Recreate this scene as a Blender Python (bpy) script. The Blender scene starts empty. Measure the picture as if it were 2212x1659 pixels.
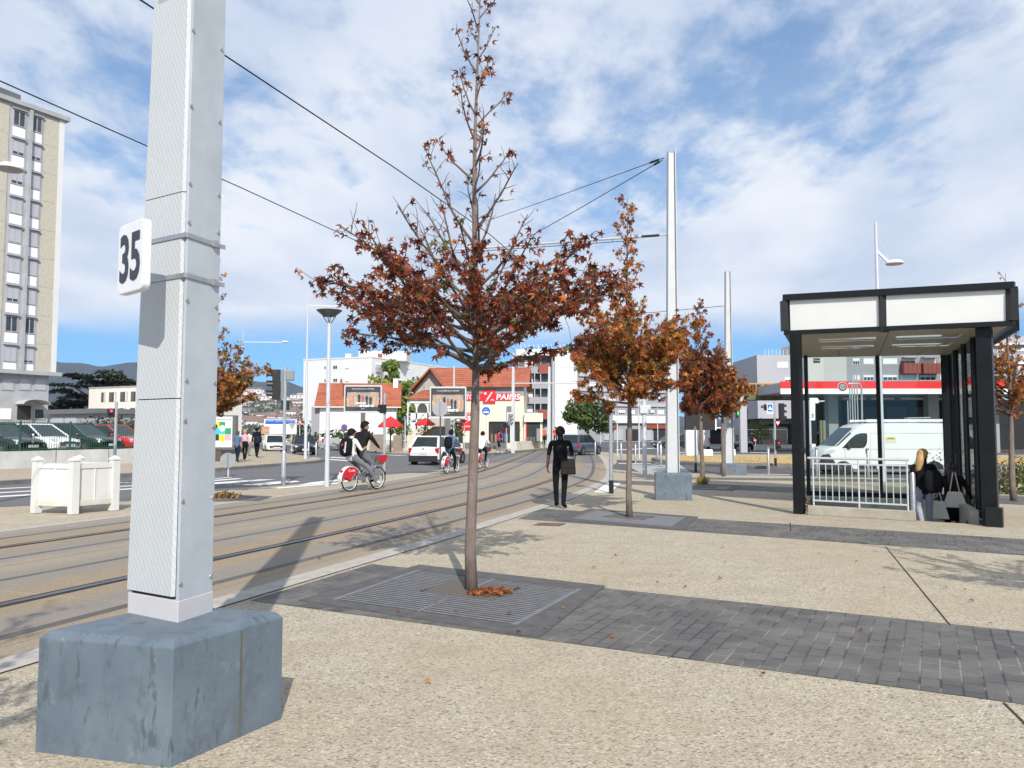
import bpy, bmesh, math, random
from mathutils import Vector, Matrix, noise
R = math.radians
SC = bpy.context.scene
COL = SC.collection
random.seed(7)
# ---------------------------------------------------------------- camera
FPX = 1706.0; EYE = 1.65; PITCH = math.atan(105.5 / FPX)
cd = bpy.data.cameras.new('camera'); cam = bpy.data.objects.new('camera', cd); COL.objects.link(cam)
cam.location = (0, 0, EYE); cam.rotation_euler = (math.pi / 2 + PITCH, 0, 0)
cd.sensor_width = 36; cd.sensor_fit = 'HORIZONTAL'; cd.lens = FPX / 2212 * 36
cd.clip_start = 0.05; cd.clip_end = 9000
SC.camera = cam
# ---------------------------------------------------------------- world / sun
SUN_AZ = R(191 - 22); SUN_EL = R(37)           # direction the light comes from: behind the camera, a little to the right
sd = Vector((math.sin(R(10)) , -math.cos(R(10)), 0)) * math.cos(SUN_EL) + Vector((0, 0, math.sin(SUN_EL)))
ld = bpy.data.lights.new('sun', 'SUN'); ld.energy = 4.6; ld.angle = R(0.53); ld.color = (1.0, 0.94, 0.86)
sun = bpy.data.objects.new('sun', ld); COL.objects.link(sun); sun.location = (0, 0, 60)
sun.rotation_euler = (-sd).to_track_quat('-Z', 'Y').to_euler()
W = bpy.data.worlds.new('World'); SC.world = W; W.use_nodes = True
nt = W.node_tree; N = nt.nodes; L = nt.links; N.clear()
def nd(t, **k):
    n = N.new(t)
    for a, b in k.items(): setattr(n, a, b)
    return n
def mth(op, a, b=None, c=None, clamp=False):
    n = N.new('ShaderNodeMath'); n.operation = op; n.use_clamp = clamp
    for i, x in enumerate((a, b, c)):
        if x is None: continue
        if isinstance(x, (int, float)): n.inputs[i].default_value = x
        else: L.new(x, n.inputs[i])
    return n.outputs[0]
def mrange(x, a, b, c=0.0, d=1.0, smooth=True):
    n = N.new('ShaderNodeMapRange'); n.interpolation_type = 'SMOOTHSTEP' if smooth else 'LINEAR'
    L.new(x, n.inputs[0]); n.inputs[1].default_value = a; n.inputs[2].default_value = b
    n.inputs[3].default_value = c; n.inputs[4].default_value = d
    return n.outputs[0]
sky = nd('ShaderNodeTexSky', sky_type='NISHITA'); sky.sun_disc = False
sky.sun_elevation = SUN_EL; sky.sun_rotation = math.atan2(sd.x, sd.y); sky.altitude = 350; sky.air_density = 1.3; sky.dust_density = .4; sky.ozone_density = 4.5
tc = nd('ShaderNodeTexCoord'); lift = nd('ShaderNodeVectorMath', operation='MULTIPLY_ADD'); L.new(tc.outputs['Generated'], lift.inputs[0]); lift.inputs[1].default_value = (1, 1, .8); lift.inputs[2].default_value = (0, 0, .15); L.new(lift.outputs[0], sky.inputs[0])
sp = nd('ShaderNodeSeparateXYZ'); L.new(tc.outputs['Generated'], sp.inputs[0])
zc = mth('MAXIMUM', sp.outputs[2], 0.0)
den = mth('ADD', zc, 0.16)
cx = mth('DIVIDE', sp.outputs[0], den); cy = mth('DIVIDE', sp.outputs[1], den)
cmb = nd('ShaderNodeCombineXYZ'); L.new(cx, cmb.inputs[0]); L.new(cy, cmb.inputs[1])
mp = nd('ShaderNodeMapping'); mp.inputs['Rotation'].default_value = (0, 0, R(-24)); mp.inputs['Scale'].default_value = (0.85, 0.60, 1); mp.inputs['Location'].default_value = (3.4, 1.5, 0)
L.new(cmb.outputs[0], mp.inputs[0])
n1 = nd('ShaderNodeTexNoise'); n1.inputs['Scale'].default_value = 1.3; n1.inputs['Detail'].default_value = 7; n1.inputs['Roughness'].default_value = .55; n1.inputs['Distortion'].default_value = .15
L.new(mp.outputs[0], n1.inputs['Vector'])
n2 = nd('ShaderNodeTexNoise'); n2.inputs['Scale'].default_value = 7.5; n2.inputs['Detail'].default_value = 8; n2.inputs['Roughness'].default_value = .62; n2.inputs['Distortion'].default_value = .2
L.new(mp.outputs[0], n2.inputs['Vector'])
nsum = mth('ADD', mth('MULTIPLY', n1.outputs[0], .64), mth('MULTIPLY', n2.outputs[0], .36))
bank = mrange(sp.outputs[2], .12, .34, .16, 0.0)                     # thicker bank above the clear strip at the horizon
cov = mrange(mth('ADD', nsum, bank), .39, .54, .22, 1.0)
edge = mth('ADD', sp.outputs[2], mth('MULTIPLY', mth('SUBTRACT', n1.outputs[0], .5), .05))
strip = mrange(edge, .098, .150)
cov = mth('MULTIPLY', mth('MULTIPLY', cov, strip), .94)
n3 = nd('ShaderNodeTexNoise'); n3.inputs['Scale'].default_value = 2.2; n3.inputs['Detail'].default_value = 6; L.new(mp.outputs[0], n3.inputs['Vector'])
cr = nd('ShaderNodeMix', data_type='RGBA'); L.new(mrange(n3.outputs[0], .3, .7), cr.inputs[0])
cr.inputs['A'].default_value = (6.6, 7.5, 9.2, 1); cr.inputs['B'].default_value = (10.0, 10.3, 10.8, 1)
skm = nd('ShaderNodeMix', data_type='RGBA', blend_type='MULTIPLY'); skm.inputs[0].default_value = 1
L.new(sky.outputs[0], skm.inputs['A']); skm.inputs['B'].default_value = (1.05, 1.50, 1.70, 1)
mx = nd('ShaderNodeMix', data_type='RGBA'); L.new(cov, mx.inputs[0]); L.new(skm.outputs['Result'], mx.inputs['A']); L.new(cr.outputs['Result'], mx.inputs['B'])
bg = nd('ShaderNodeBackground'); bg.inputs[1].default_value = 0.085; L.new(mx.outputs['Result'], bg.inputs[0])
ow = nd('ShaderNodeOutputWorld'); L.new(bg.outputs[0], ow.inputs[0])
SC.view_settings.view_transform = 'Standard'; SC.view_settings.look = 'None'; SC.view_settings.gamma = 1
SC.view_settings.exposure = 0.18
SC.render.resolution_x = 1024; SC.render.resolution_y = 768

# ---------------------------------------------------------------- mapping of photo points (2212 px wide) to places
CP, SP_ = math.cos(PITCH), math.sin(PITCH)
def ray(u, v):
    x = (u - 1106) / FPX; y = (829.5 - v) / FPX
    return Vector((x, CP - y * SP_, SP_ + y * CP))
def G(u, v, z=0.0):
    d = ray(u, v); t = (z - EYE) / d.z
    return Vector((d.x * t, d.y * t, z))
def P(u, v, Y):
    d = ray(u, v); t = Y / d.y
    return Vector((d.x * t, Y, EYE + d.z * t))
def SZ(u, v, A, d):                      # along / up coordinates of a photo point on the vertical plane through A with direction d
    r = ray(u, v); n = Vector((d[1], -d[0]))
    t = (A[0] * n.x + A[1] * n.y) / (r.x * n.x + r.y * n.y)
    p = r * t
    return ((p.x - A[0]) * d[0] + (p.y - A[1]) * d[1], EYE + p.z)
def V2(x, y): return Vector((x, y))

# ---------------------------------------------------------------- materials
MATS = {}
def lin(c):
    return tuple(((x / 12.92) if x <= .04045 else ((x + .055) / 1.055) ** 2.4) for x in c)
def mat(name, col, rough=.6, metal=0.0, var=.08, scale=4.0, bump=0.0, bscale=40.0, emit=0.0, coat=0.0, spec=None):
    if name in MATS: return MATS[name]
    m = bpy.data.materials.new(name); m.use_nodes = True; t = m.node_tree; b = t.nodes['Principled BSDF']
    b.inputs['Roughness'].default_value = rough; b.inputs['Metallic'].default_value = metal
    c = tuple(col) + (1,)
    b.inputs['Base Color'].default_value = c
    if coat: b.inputs['Coat Weight'].default_value = coat; b.inputs['Coat Roughness'].default_value = .05
    if spec is not None: b.inputs['Specular IOR Level'].default_value = spec
    tcn = t.nodes.new('ShaderNodeTexCoord')
    if var:
        n = t.nodes.new('ShaderNodeTexNoise'); n.inputs['Scale'].default_value = scale; n.inputs['Detail'].default_value = 6; n.inputs['Roughness'].default_value = .65
        t.links.new(tcn.outputs['Object'], n.inputs['Vector'])
        mr = t.nodes.new('ShaderNodeMapRange'); mr.inputs[1].default_value = .3; mr.inputs[2].default_value = .7
        t.links.new(n.outputs[0], mr.inputs[0])
        x = t.nodes.new('ShaderNodeMix'); x.data_type = 'RGBA'; t.links.new(mr.outputs[0], x.inputs[0])
        x.inputs['A'].default_value = tuple(k * (1 - var) for k in col) + (1,)
        x.inputs['B'].default_value = tuple(min(1, k * (1 + var)) for k in col) + (1,)
        t.links.new(x.outputs['Result'], b.inputs['Base Color'])
    if bump:
        n = t.nodes.new('ShaderNodeTexNoise'); n.inputs['Scale'].default_value = bscale; n.inputs['Detail'].default_value = 4
        t.links.new(tcn.outputs['Object'], n.inputs['Vector'])
        bp = t.nodes.new('ShaderNodeBump'); bp.inputs['Strength'].default_value = bump; bp.inputs['Distance'].default_value = .01
        t.links.new(n.outputs[0], bp.inputs['Height']); t.links.new(bp.outputs[0], b.inputs['Normal'])
    if emit:
        b.inputs['Emission Color'].default_value = c; b.inputs['Emission Strength'].default_value = emit
    MATS[name] = m
    return m
class TM:                                # small node-tree helper for the richer materials
    def __init__(s, name, rough=.8, metal=0):
        s.m = bpy.data.materials.new(name); s.m.use_nodes = True; s.t = s.m.node_tree; s.b = s.t.nodes['Principled BSDF']
        s.b.inputs['Roughness'].default_value = rough; s.b.inputs['Metallic'].default_value = metal
        s.tc = s.t.nodes.new('ShaderNodeTexCoord'); s.obj = s.tc.outputs['Object']; MATS[name] = s.m
    def L(s, a, b): s.t.links.new(a, b)
    def mapping(s, src=None, rot=0, scale=(1, 1, 1), loc=(0, 0, 0)):
        n = s.t.nodes.new('ShaderNodeMapping'); n.inputs['Rotation'].default_value = (0, 0, rot); n.inputs['Scale'].default_value = scale; n.inputs['Location'].default_value = loc
        s.L(src or s.obj, n.inputs[0]); return n.outputs[0]
    def noise(s, scale, detail=4, rough=.6, src=None, dist=0):
        n = s.t.nodes.new('ShaderNodeTexNoise'); n.inputs['Scale'].default_value = scale; n.inputs['Detail'].default_value = detail; n.inputs['Roughness'].default_value = rough; n.inputs['Distortion'].default_value = dist
        s.L(src or s.obj, n.inputs['Vector']); return n.outputs[0]
    def vor(s, scale, feature='F1', out='Distance', src=None, rnd=1):
        n = s.t.nodes.new('ShaderNodeTexVoronoi'); n.feature = feature; n.inputs['Scale'].default_value = scale; n.inputs['Randomness'].default_value = rnd
        s.L(src or s.obj, n.inputs['Vector']); return n.outputs[out]
    def mr(s, x, a, b, c=0., d=1.):
        n = s.t.nodes.new('ShaderNodeMapRange'); s.L(x, n.inputs[0])
        for i, k in enumerate((a, b, c, d)): n.inputs[i + 1].default_value = k
        return n.outputs[0]
    def math(s, op, a, b=0.):
        n = s.t.nodes.new('ShaderNodeMath'); n.operation = op
        for i, x in enumerate((a, b)):
            if isinstance(x, (int, float)): n.inputs[i].default_value = x
            else: s.L(x, n.inputs[i])
        return n.outputs[0]
    def mix(s, f, a, b, mode='MIX'):
        n = s.t.nodes.new('ShaderNodeMix'); n.data_type = 'RGBA'; n.blend_type = mode
        for k, x in ((0, f), ('A', a), ('B', b)):
            if isinstance(x, (int, float)): n.inputs[k].default_value = x
            elif isinstance(x, tuple): n.inputs[k].default_value = x + (1,) if len(x) == 3 else x
            else: s.L(x, n.inputs[k])
        return n.outputs['Result']
    def sep(s, src):
        n = s.t.nodes.new('ShaderNodeSeparateXYZ'); s.L(src, n.inputs[0]); return n.outputs
    def ramp(s, x, stops, interp='LINEAR'):
        n = s.t.nodes.new('ShaderNodeValToRGB'); n.color_ramp.interpolation = interp; e = n.color_ramp.elements
        while len(e) < len(stops): e.new(.5)
        for k, (p, c) in zip(e, stops): k.position = p; k.color = tuple(c) + (1,)
        s.L(x, n.inputs[0]); return n.outputs[0]
    def bump(s, h, strength=.3, dist=.01):
        n = s.t.nodes.new('ShaderNodeBump'); n.inputs['Strength'].default_value = strength; n.inputs['Distance'].default_value = dist
        s.L(h, n.inputs['Height']); s.L(n.outputs[0], s.b.inputs['Normal'])
    def col(s, c): s.L(c, s.b.inputs['Base Color']); return s.m

# ---------------------------------------------------------------- mesh builder
ORG = {}
class MB:
    def __init__(s): s.v = []; s.f = []; s.m = []; s.uv = None
    def add(s, vs, fs, m=0):
        o = len(s.v); s.v += [tuple(v) for v in vs]; s.f += [tuple(i + o for i in f) for f in fs]; s.m += [m] * len(fs); return s
    def hexa(s, b, t, m=0):              # b, t: four bottom and four top corners, counter-clockwise
        n = len(b); fs = [tuple(range(n - 1, -1, -1)), tuple(range(n, 2 * n))]
        for i in range(n): j = (i + 1) % n; fs.append((i, j, n + j, n + i))
        return s.add(list(b) + list(t), fs, m)
    def box(s, c, sz, m=0, rz=0.0, M=None):
        x, y, z = [k / 2 for k in sz]
        pts = [Vector((a * x, b * y, e * z)) for e in (-1, 1) for a, b in ((-1, -1), (1, -1), (1, 1), (-1, 1))]
        if rz: q = Matrix.Rotation(rz, 3, 'Z'); pts = [q @ p for p in pts]
        if M: pts = [M @ p for p in pts]
        pts = [p + Vector(c) for p in pts]
        return s.hexa(pts[:4], pts[4:], m)
    def span(s, a, b, m=0):              # axis-aligned box between two corners
        c = [(a[i] + b[i]) / 2 for i in range(3)]; return s.box(c, [abs(b[i] - a[i]) for i in range(3)], m)
    def bar(s, a, b, w, h, m=0, up=(0, 0, 1)):
        a = Vector(a); b = Vector(b); d = (b - a); l = d.length
        if l < 1e-6: return s
        d.normalize(); upv = Vector(up); sd_ = d.cross(upv)
        if sd_.length < 1e-4: sd_ = d.cross(Vector((0, 1, 0)))
        sd_.normalize(); u2 = sd_.cross(d)
        q = [sd_ * (x * w / 2) + u2 * (y * h / 2) for x, y in ((-1, -1), (1, -1), (1, 1), (-1, 1))]
        return s.hexa([a + k for k in q], [b + k for k in q], m)
    def prism(s, poly, z0, z1, m=0):
        return s.hexa([(p[0], p[1], z0) for p in poly], [(p[0], p[1], z1) for p in poly], m)
    def sheet(s, poly, z, m=0):
        return s.add([(p[0], p[1], z) for p in poly], [tuple(range(len(poly)))], m)
    def slab(s, pts, ext, m=0):          # planar polygon pushed along ext
        e = Vector(ext); return s.hexa([Vector(p) for p in pts], [Vector(p) + e for p in pts], m)
    def tube(s, pts, rad, n=8, m=0, cap=True):
        pts = [Vector(p) for p in pts]
        if isinstance(rad, (int, float)): rad = [rad] * len(pts)
        t0 = (pts[1] - pts[0]).normalized()
        a = t0.orthogonal().normalized() if abs(t0.z) < .99 else Vector((1, 0, 0))
        a = (a - t0 * a.dot(t0)).normalized(); rings = []; o = len(s.v)
        for i, p in enumerate(pts):
            if i == 0: t = t0
            elif i == len(pts) - 1: t = (pts[i] - pts[i - 1]).normalized()
            else: t = (pts[i + 1] - pts[i - 1]).normalized()
            a = a - t * a.dot(t)
            a = a.normalized() if a.length > 1e-6 else t.orthogonal().normalized()
            b = t.cross(a)
            for k in range(n):
                w = 2 * math.pi * k / n; s.v.append(tuple(p + (a * math.cos(w) + b * math.sin(w)) * rad[i]))
        for i in range(len(pts) - 1):
            for k in range(n):
                j = (k + 1) % n; s.f.append((o + i * n + k, o + i * n + j, o + (i + 1) * n + j, o + (i + 1) * n + k)); s.m.append(m)
        if cap:
            s.f.append(tuple(o + k for k in range(n - 1, -1, -1))); s.m.append(m)
            q = o + (len(pts) - 1) * n; s.f.append(tuple(q + k for k in range(n))); s.m.append(m)
        return s
    def lathe(s, prof, c=(0, 0, 0), n=20, m=0, M=None, cap=True):
        o = len(s.v); c = Vector(c)
        for r, z in prof:
            for k in range(n):
                w = 2 * math.pi * k / n; p = Vector((r * math.cos(w), r * math.sin(w), z))
                if M: p = M @ p
                s.v.append(tuple(p + c))
        for i in range(len(prof) - 1):
            for k in range(n):
                j = (k + 1) % n; s.f.append((o + i * n + k, o + i * n + j, o + (i + 1) * n + j, o + (i + 1) * n + k)); s.m.append(m)
        if cap and prof[0][0] > 1e-5: s.f.append(tuple(o + k for k in range(n - 1, -1, -1))); s.m.append(m)
        if cap and prof[-1][0] > 1e-5: q = o + (len(prof) - 1) * n; s.f.append(tuple(q + k for k in range(n))); s.m.append(m)
        return s
    def ball(s, c, r, n=10, m=0, M=None):
        if isinstance(r, (int, float)): r = (r, r, r)
        h = max(4, n // 2); o = len(s.v)
        for i in range(h + 1):
            a = -math.pi / 2 + math.pi * i / h
            for k in range(n):
                w = 2 * math.pi * k / n
                p = Vector((r[0] * math.cos(a) * math.cos(w), r[1] * math.cos(a) * math.sin(w), r[2] * math.sin(a)))
                if M: p = M @ p
                s.v.append(tuple(p + Vector(c)))
        for i in range(h):
            for k in range(n):
                j = (k + 1) % n; s.f.append((o + i * n + k, o + i * n + j, o + (i + 1) * n + j, o + (i + 1) * n + k)); s.m.append(m)
        return s
    def xf(s, M, start=0):
        for i in range(start, len(s.v)): s.v[i] = tuple(M @ Vector(s.v[i]))
        return s
    def build(s, name, mats, parent=None, world=False, smooth=False, bevel=0.0, fix=True, label=None):
        me = bpy.data.meshes.new(name); org = Vector((0, 0, 0))
        if world and parent is not None: org = ORG.get(parent.name, Vector((0, 0, 0)))
        me.from_pydata([(v[0] - org.x, v[1] - org.y, v[2] - org.z) for v in s.v], [], s.f)
        if not isinstance(mats, (list, tuple)): mats = [mats]
        for k in mats: me.materials.append(k)
        for p, k in zip(me.polygons, s.m): p.material_index = k
        if s.uv:
            ul = me.uv_layers.new(name='UVMap')
            for lp in me.loops: ul.data[lp.index].uv = s.uv[lp.vertex_index]
        if fix:
            bm = bmesh.new(); bm.from_mesh(me); bmesh.ops.remove_doubles(bm, verts=bm.verts, dist=1e-5) if not s.uv else None
            bmesh.ops.recalc_face_normals(bm, faces=bm.faces); bm.to_mesh(me); bm.free()
        if smooth:
            for p in me.polygons: p.use_smooth = True
            if smooth != 'all':
                try: me.set_sharp_from_angle(angle=R(38))
                except Exception: pass
        o = bpy.data.objects.new(name, me); COL.objects.link(o)
        if parent is not None: o.parent = parent
        ORG[o.name] = org if parent is not None else Vector((0, 0, 0))
        if bevel:
            b = o.modifiers.new('bevel', 'BEVEL'); b.width = bevel; b.segments = 2; b.limit_method = 'ANGLE'
        if label: o['label'] = label
        return o
def tag(o, label, cat=None, group=None, kind=None):
    if label: o['label'] = label
    if cat: o['category'] = cat
    if group: o['group'] = group
    if kind: o['kind'] = kind
    return o
def struct(o): o['kind'] = 'structure'; return o
def thing(name, loc, label, cat, group=None, rz=0.0):
    o = bpy.data.objects.new(name, None); COL.objects.link(o); o.location = loc; o.rotation_euler = (0, 0, rz); o.empty_display_size = .2
    ORG[o.name] = Vector(loc); return tag(o, label, cat, group)
def kids(o): return [c for c in COL.objects if c.parent == o]
def copy_tree(o, parent=None):
    c = o.copy(); COL.objects.link(c); c.parent = parent
    for ch in list(o.children): copy_tree(ch, c)
    return c
def dup(root, loc, rz=None, label=None, group=None, scale=None):
    c = copy_tree(root); c.location = loc
    if rz is not None: c.rotation_euler = (0, 0, rz)
    if scale: c.scale = (scale,) * 3
    if label: c['label'] = label
    if group: c['group'] = group
    return c
def frame(o, right, up=(0, 0, 1)):       # matrix: local X to right, Y to up, Z towards the viewer
    x = Vector(right).normalized(); y = Vector(up).normalized(); z = x.cross(y)
    return Matrix(((x.x, y.x, z.x, o[0]), (x.y, y.y, z.y, o[1]), (x.z, y.z, z.z, o[2]), (0, 0, 0, 1)))
def text(body, origin, right, size, m, parent=None, width=None, extrude=.001, off=0.0, name='lettering', up=(0, 0, 1), center=True, shear=0.0, world=True, space=1.0):
    cu = bpy.data.curves.new('t', 'FONT'); cu.body = body; cu.size = 1; cu.extrude = 0; cu.offset = off; cu.resolution_u = 3; cu.shear = shear; cu.space_character = space
    cu.space_line = .9
    if center: cu.align_x = 'CENTER'; cu.align_y = 'CENTER'
    ob = bpy.data.objects.new('t', cu); COL.objects.link(ob)
    dg = bpy.context.evaluated_depsgraph_get(); me = bpy.data.meshes.new_from_object(ob.evaluated_get(dg))
    bpy.data.objects.remove(ob); bpy.data.curves.remove(cu)
    xs = [v.co.x for v in me.vertices]; ys = [v.co.y for v in me.vertices]
    if not xs: return None
    h = max(ys) - min(ys); sy = size / h if h else size; sx = sy if width is None else width / (max(xs) - min(xs))
    cx_, cy_ = (max(xs) + min(xs)) / 2, (max(ys) + min(ys)) / 2
    b = MB(); F_ = frame(origin, right, up)
    vs = [F_ @ Vector(((v.co.x - cx_) * sx, (v.co.y - cy_) * sy, 0)) for v in me.vertices]
    b.add(vs, [tuple(p.vertices) for p in me.polygons]); bpy.data.meshes.remove(me)
    o = b.build(name, m, parent, world=world, fix=False)
    return o
def disc(b, c, axis, r, th, n=28, m=0):
    a = Vector(axis).normalized(); c = Vector(c); b.tube([c - a * th / 2, c + a * th / 2], r, n, m); return b
# ================================================================ ground materials
def aggregate(name, base, dark, peb=70):
    t = TM(name, .9)
    warp = t.mapping(rot=.5, scale=(1, 1.5, 1)); r = t.sep(t.vor(peb, out='Color', src=warp))[0]
    big = t.vor(peb * .5, out='Color', src=warp); br = t.sep(big)[0]; d = t.vor(peb * .5, src=warp)
    large = t.noise(.3, 6, .65); med = t.noise(2.2, 6, .7); fine = t.noise(22, 4, .7)
    c = t.ramp(r, [(0, tuple(k * .5 for k in base)), (.22, tuple(k * .85 for k in base)), (.65, base), (.9, tuple(min(.9, k * 1.28) for k in base)), (1, tuple(min(.9, k * 1.6) for k in base))])
    c = t.mix(t.math('MULTIPLY', t.math('MULTIPLY', t.math('LESS_THAN', d, .44), t.math('GREATER_THAN', br, .83)), .85), c, dark)
    c = t.mix(t.mr(fine, .45, .7, 0, .4), c, tuple(k * .6 for k in base))
    c = t.mix(t.mr(med, .42, .72, 0, .5), c, (base[0] * .62, base[1] * .57, base[2] * .50))
    c = t.mix(t.mr(large, .42, .68, 0, .45), c, (base[0] * .80, base[1] * .70, base[2] * .54))
    c = t.mix(t.mr(t.noise(.9, 7, .75), .60, .70, 0, .35), c, (.16, .13, .10))
    c = t.mix(t.math('MULTIPLY', t.math('LESS_THAN', t.vor(2.3), .045), .55), c, (.10, .09, .08))
    t.bump(t.vor(peb, src=warp), .6, .006)
    return t.col(c)
M_PLAZA = aggregate('exposed_aggregate', (.455, .40, .305), (.085, .08, .085), 74)
M_PALE = aggregate('pale_aggregate', (.43, .37, .28), (.12, .11, .10), 40)
def asphalt(name, k):
    t = TM(name, .85); a = t.noise(90, 3, .7); b = t.noise(.5, 6, .65); c = t.noise(5, 5, .6)
    x = t.mix(a, (k * .65,) * 3, (k * 1.35, k * 1.35, k * 1.38)); x = t.mix(t.mr(b, .35, .7, 0, .45), x, (k * 1.5, k * 1.48, k * 1.42)); x = t.mix(t.mr(c, .5, .75, 0, .3), x, (k * .6,) * 3)
    t.bump(a, .3, .004); return t.col(x)
M_ASPH = asphalt('asphalt', .115); M_ASPHD = asphalt('asphalt_dark', .085)
M_KERB = mat('kerb_stone', (.40, .375, .33), .85, var=.18, scale=6, bump=.3, bscale=60)
M_KERBD = mat('kerb_stone_dark', (.17, .16, .15), .85, var=.25, scale=3, bump=.3, bscale=60)
M_WHITE = mat('road_paint', (.74, .73, .70), .7, var=.12, scale=5)
M_BASALT = mat('basalt_slab', (.095, .092, .09), .8, var=.25, scale=7, bump=.35, bscale=90)
def brick(name, rot):
    t = TM(name, .82); m_ = t.mapping(rot=rot)
    n = t.t.nodes.new('ShaderNodeTexBrick'); t.L(m_, n.inputs['Vector'])
    n.inputs['Scale'].default_value = 1; n.inputs['Brick Width'].default_value = .20; n.inputs['Row Height'].default_value = .125; n.inputs['Mortar Size'].default_value = .0085
    n.inputs['Mortar Smooth'].default_value = .3; n.offset = .5
    n.inputs['Color1'].default_value = (.085, .083, .083, 1); n.inputs['Color2'].default_value = (.135, .130, .126, 1); n.inputs['Mortar'].default_value = (.04, .038, .035, 1)
    mort = t.mix(t.mr(t.noise(2.2, 5), .47, .60), (.045, .042, .038), (.27, .25, .21))
    c = t.mix(n.outputs['Fac'], n.outputs['Color'], mort)
    c = t.mix(t.mr(t.noise(40, 4), .3, .7, 0, .35), c, (.06, .06, .06)); c = t.mix(t.mr(t.noise(1.1, 6, .7), .42, .7, 0, .6), c, (.19, .175, .15))
    t.bump(t.math('SUBTRACT', 1, n.outputs['Fac']), .7, .008)
    return t.col(c)
M_BRICK = brick('basalt_setts', -R(62))
# ================================================================ plaza with the stairwell opening
AX = V2(.875, -.484); AY = V2(.484, .875)                # the plaza's own directions (along the sett strips / along the tracks)
SHC = [V2(5.75, 16.22), V2(8.60, 14.02), V2(10.90, 19.55), V2(7.78, 21.0)]   # shelter plan: front left, front right, back right, back left
cS = sum(SHC, V2(0, 0)) / 4
HOLE = [cS + (p - cS) * .93 for p in SHC]
def ring_sheet(outer, hole, z, name, m):
    b = MB(); n = len(outer)
    for i in range(n):
        j = (i + 1) % n; b.add([(*outer[i], z), (*outer[j], z), (*hole[j], z), (*hole[i], z)], [(0, 1, 2, 3)])
    return struct(b.build(name, m))
ring_sheet([(-3000, -300), (3000, -300), (3000, 2700), (-3000, 2700)], [tuple(p) for p in HOLE], 0, 'ground', M_PLAZA)
# ---- tram track bed, laid out along the near guide rail
RAIL = [(-30, -18.4), (-10, -11.2), (0, -7.65), (5, -5.85), (10.3, -3.92), (13, -2.92), (16, -1.9), (20, -.58), (25, .75), (30, 1.78), (38, 2.75), (48, 3.72), (56.6, 4.45), (80, 6.3), (125, 9.2)]
def catmull(ps, n):
    out = []
    for i in range(1, len(ps) - 2):
        p0, p1, p2, p3 = [Vector(p) for p in ps[i - 1:i + 3]]
        for k in range(n):
            t = k / n
            out.append(.5 * ((2 * p1) + (p2 - p0) * t + (2 * p0 - 5 * p1 + 4 * p2 - p3) * t * t + (3 * p1 - p0 - 3 * p2 + p3) * t ** 3))
    out.append(Vector(ps[-2])); return out
rl = [(x, y) for y, x in RAIL]
RL = catmull([rl[0]] + rl + [rl[-1]], 10)
RLN = []; acc = 0; RLS = []
for i, p in enumerate(RL):
    t = (RL[min(i + 1, len(RL) - 1)] - RL[max(i - 1, 0)]).normalized(); RLN.append(Vector((t.y, -t.x)))
    if i: acc += (p - RL[i - 1]).length
    RLS.append(acc)
def off(i, o): p = RL[i] + RLN[i] * o; return (p.x, p.y)
def strip(name, o0, o1, z, m, y0=-30, y1=125, uv=False, z1=None):
    b = MB(); uvs = []; prev = None
    for i, p in enumerate(RL):
        if not (y0 <= p.y <= y1): continue
        k = len(b.v); a = off(i, o0); c = off(i, o1)
        b.v += [(*a, z), (*c, z)]; uvs += [(o0, RLS[i]), (o1, RLS[i])]
        if prev is not None: b.f.append((prev, prev + 1, k + 1, k)); b.m.append(0)
        prev = k
    if uv: b.uv = uvs
    return struct(b.build(name, m))
def track_material(name, warm):
    t = TM(name, .85)
    uv = t.sep(t.tc.outputs['UV']); u = uv[0]; v = uv[1]
    un = t.math('ADD', u, t.math('MULTIPLY', t.math('SUBTRACT', t.noise(1.2, 4), .5), .10))
    x = t.mr(un, -5.2, 1.7)                           # 0..1 across both tracks
    def s(o): return (o + 5.2) / 6.9
    if warm:
        br = (.285, .22, .145); gy = (.24, .215, .18); be = (.30, .255, .19)
    else:
        br = (.20, .17, .135); gy = (.15, .145, .14); be = (.17, .16, .15)
    st = [(0, be), (s(-4.75), gy), (s(-4.45), gy), (s(-4.15), br), (s(-3.7), br), (s(-3.25), br), (s(-2.95), gy), (s(-2.45), gy), (s(-2.2), be), (s(-1.75), be), (s(-1.45), gy), (s(-.85), gy), (s(-.6), br), (s(.45), br), (s(.62), gy), (s(1.15), gy), (s(1.28), br), (1, be)]
    c = t.ramp(x, st)
    def line(o, w):
        return t.math('LESS_THAN', t.math('ABSOLUTE', t.math('SUBTRACT', u, o)), w)
    for o, w, k in ((-4.5, .055, (.08, .075, .07)), (-2.62, .055, (.08, .075, .07)), (-1.2, .06, (.09, .083, .078)), (1.15, .07, (.075, .07, .066)), (-2.05, .012, (.09, .07, .05)), (1.42, .008, (.16, .13, .1))):
        c = t.mix(t.math('MULTIPLY', line(o, w), .9), c, k)
    j = t.math('LESS_THAN', t.math('FRACT', t.math('MULTIPLY', v, 1 / 4.5)), .004)
    c = t.mix(t.math('MULTIPLY', j, .5), c, (.45, .38, .28) if warm else (.2, .2, .2))
    g = t.vor(75, out='Color'); gr = t.sep(g)[0]
    c = t.mix(t.mr(gr, .2, 1, 0, .55), c, t.mix(1, c, (1.6, 1.55, 1.5), 'MULTIPLY'))
    c = t.mix(t.mr(t.noise(70, 4), .35, .7, 0, .5), c, t.mix(1, c, (.5, .5, .5), 'MULTIPLY'))
    c = t.mix(t.mr(t.noise(1.3, 6, .7), .42, .75, 0, .45), c, (.20, .175, .145) if warm else (.13, .125, .12))
    t.bump(t.noise(80, 3), .35, .005)
    return t.col(c)
M_TRACK = track_material('track_concrete', True); M_TRACKA = track_material('track_asphalt', False)
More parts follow.
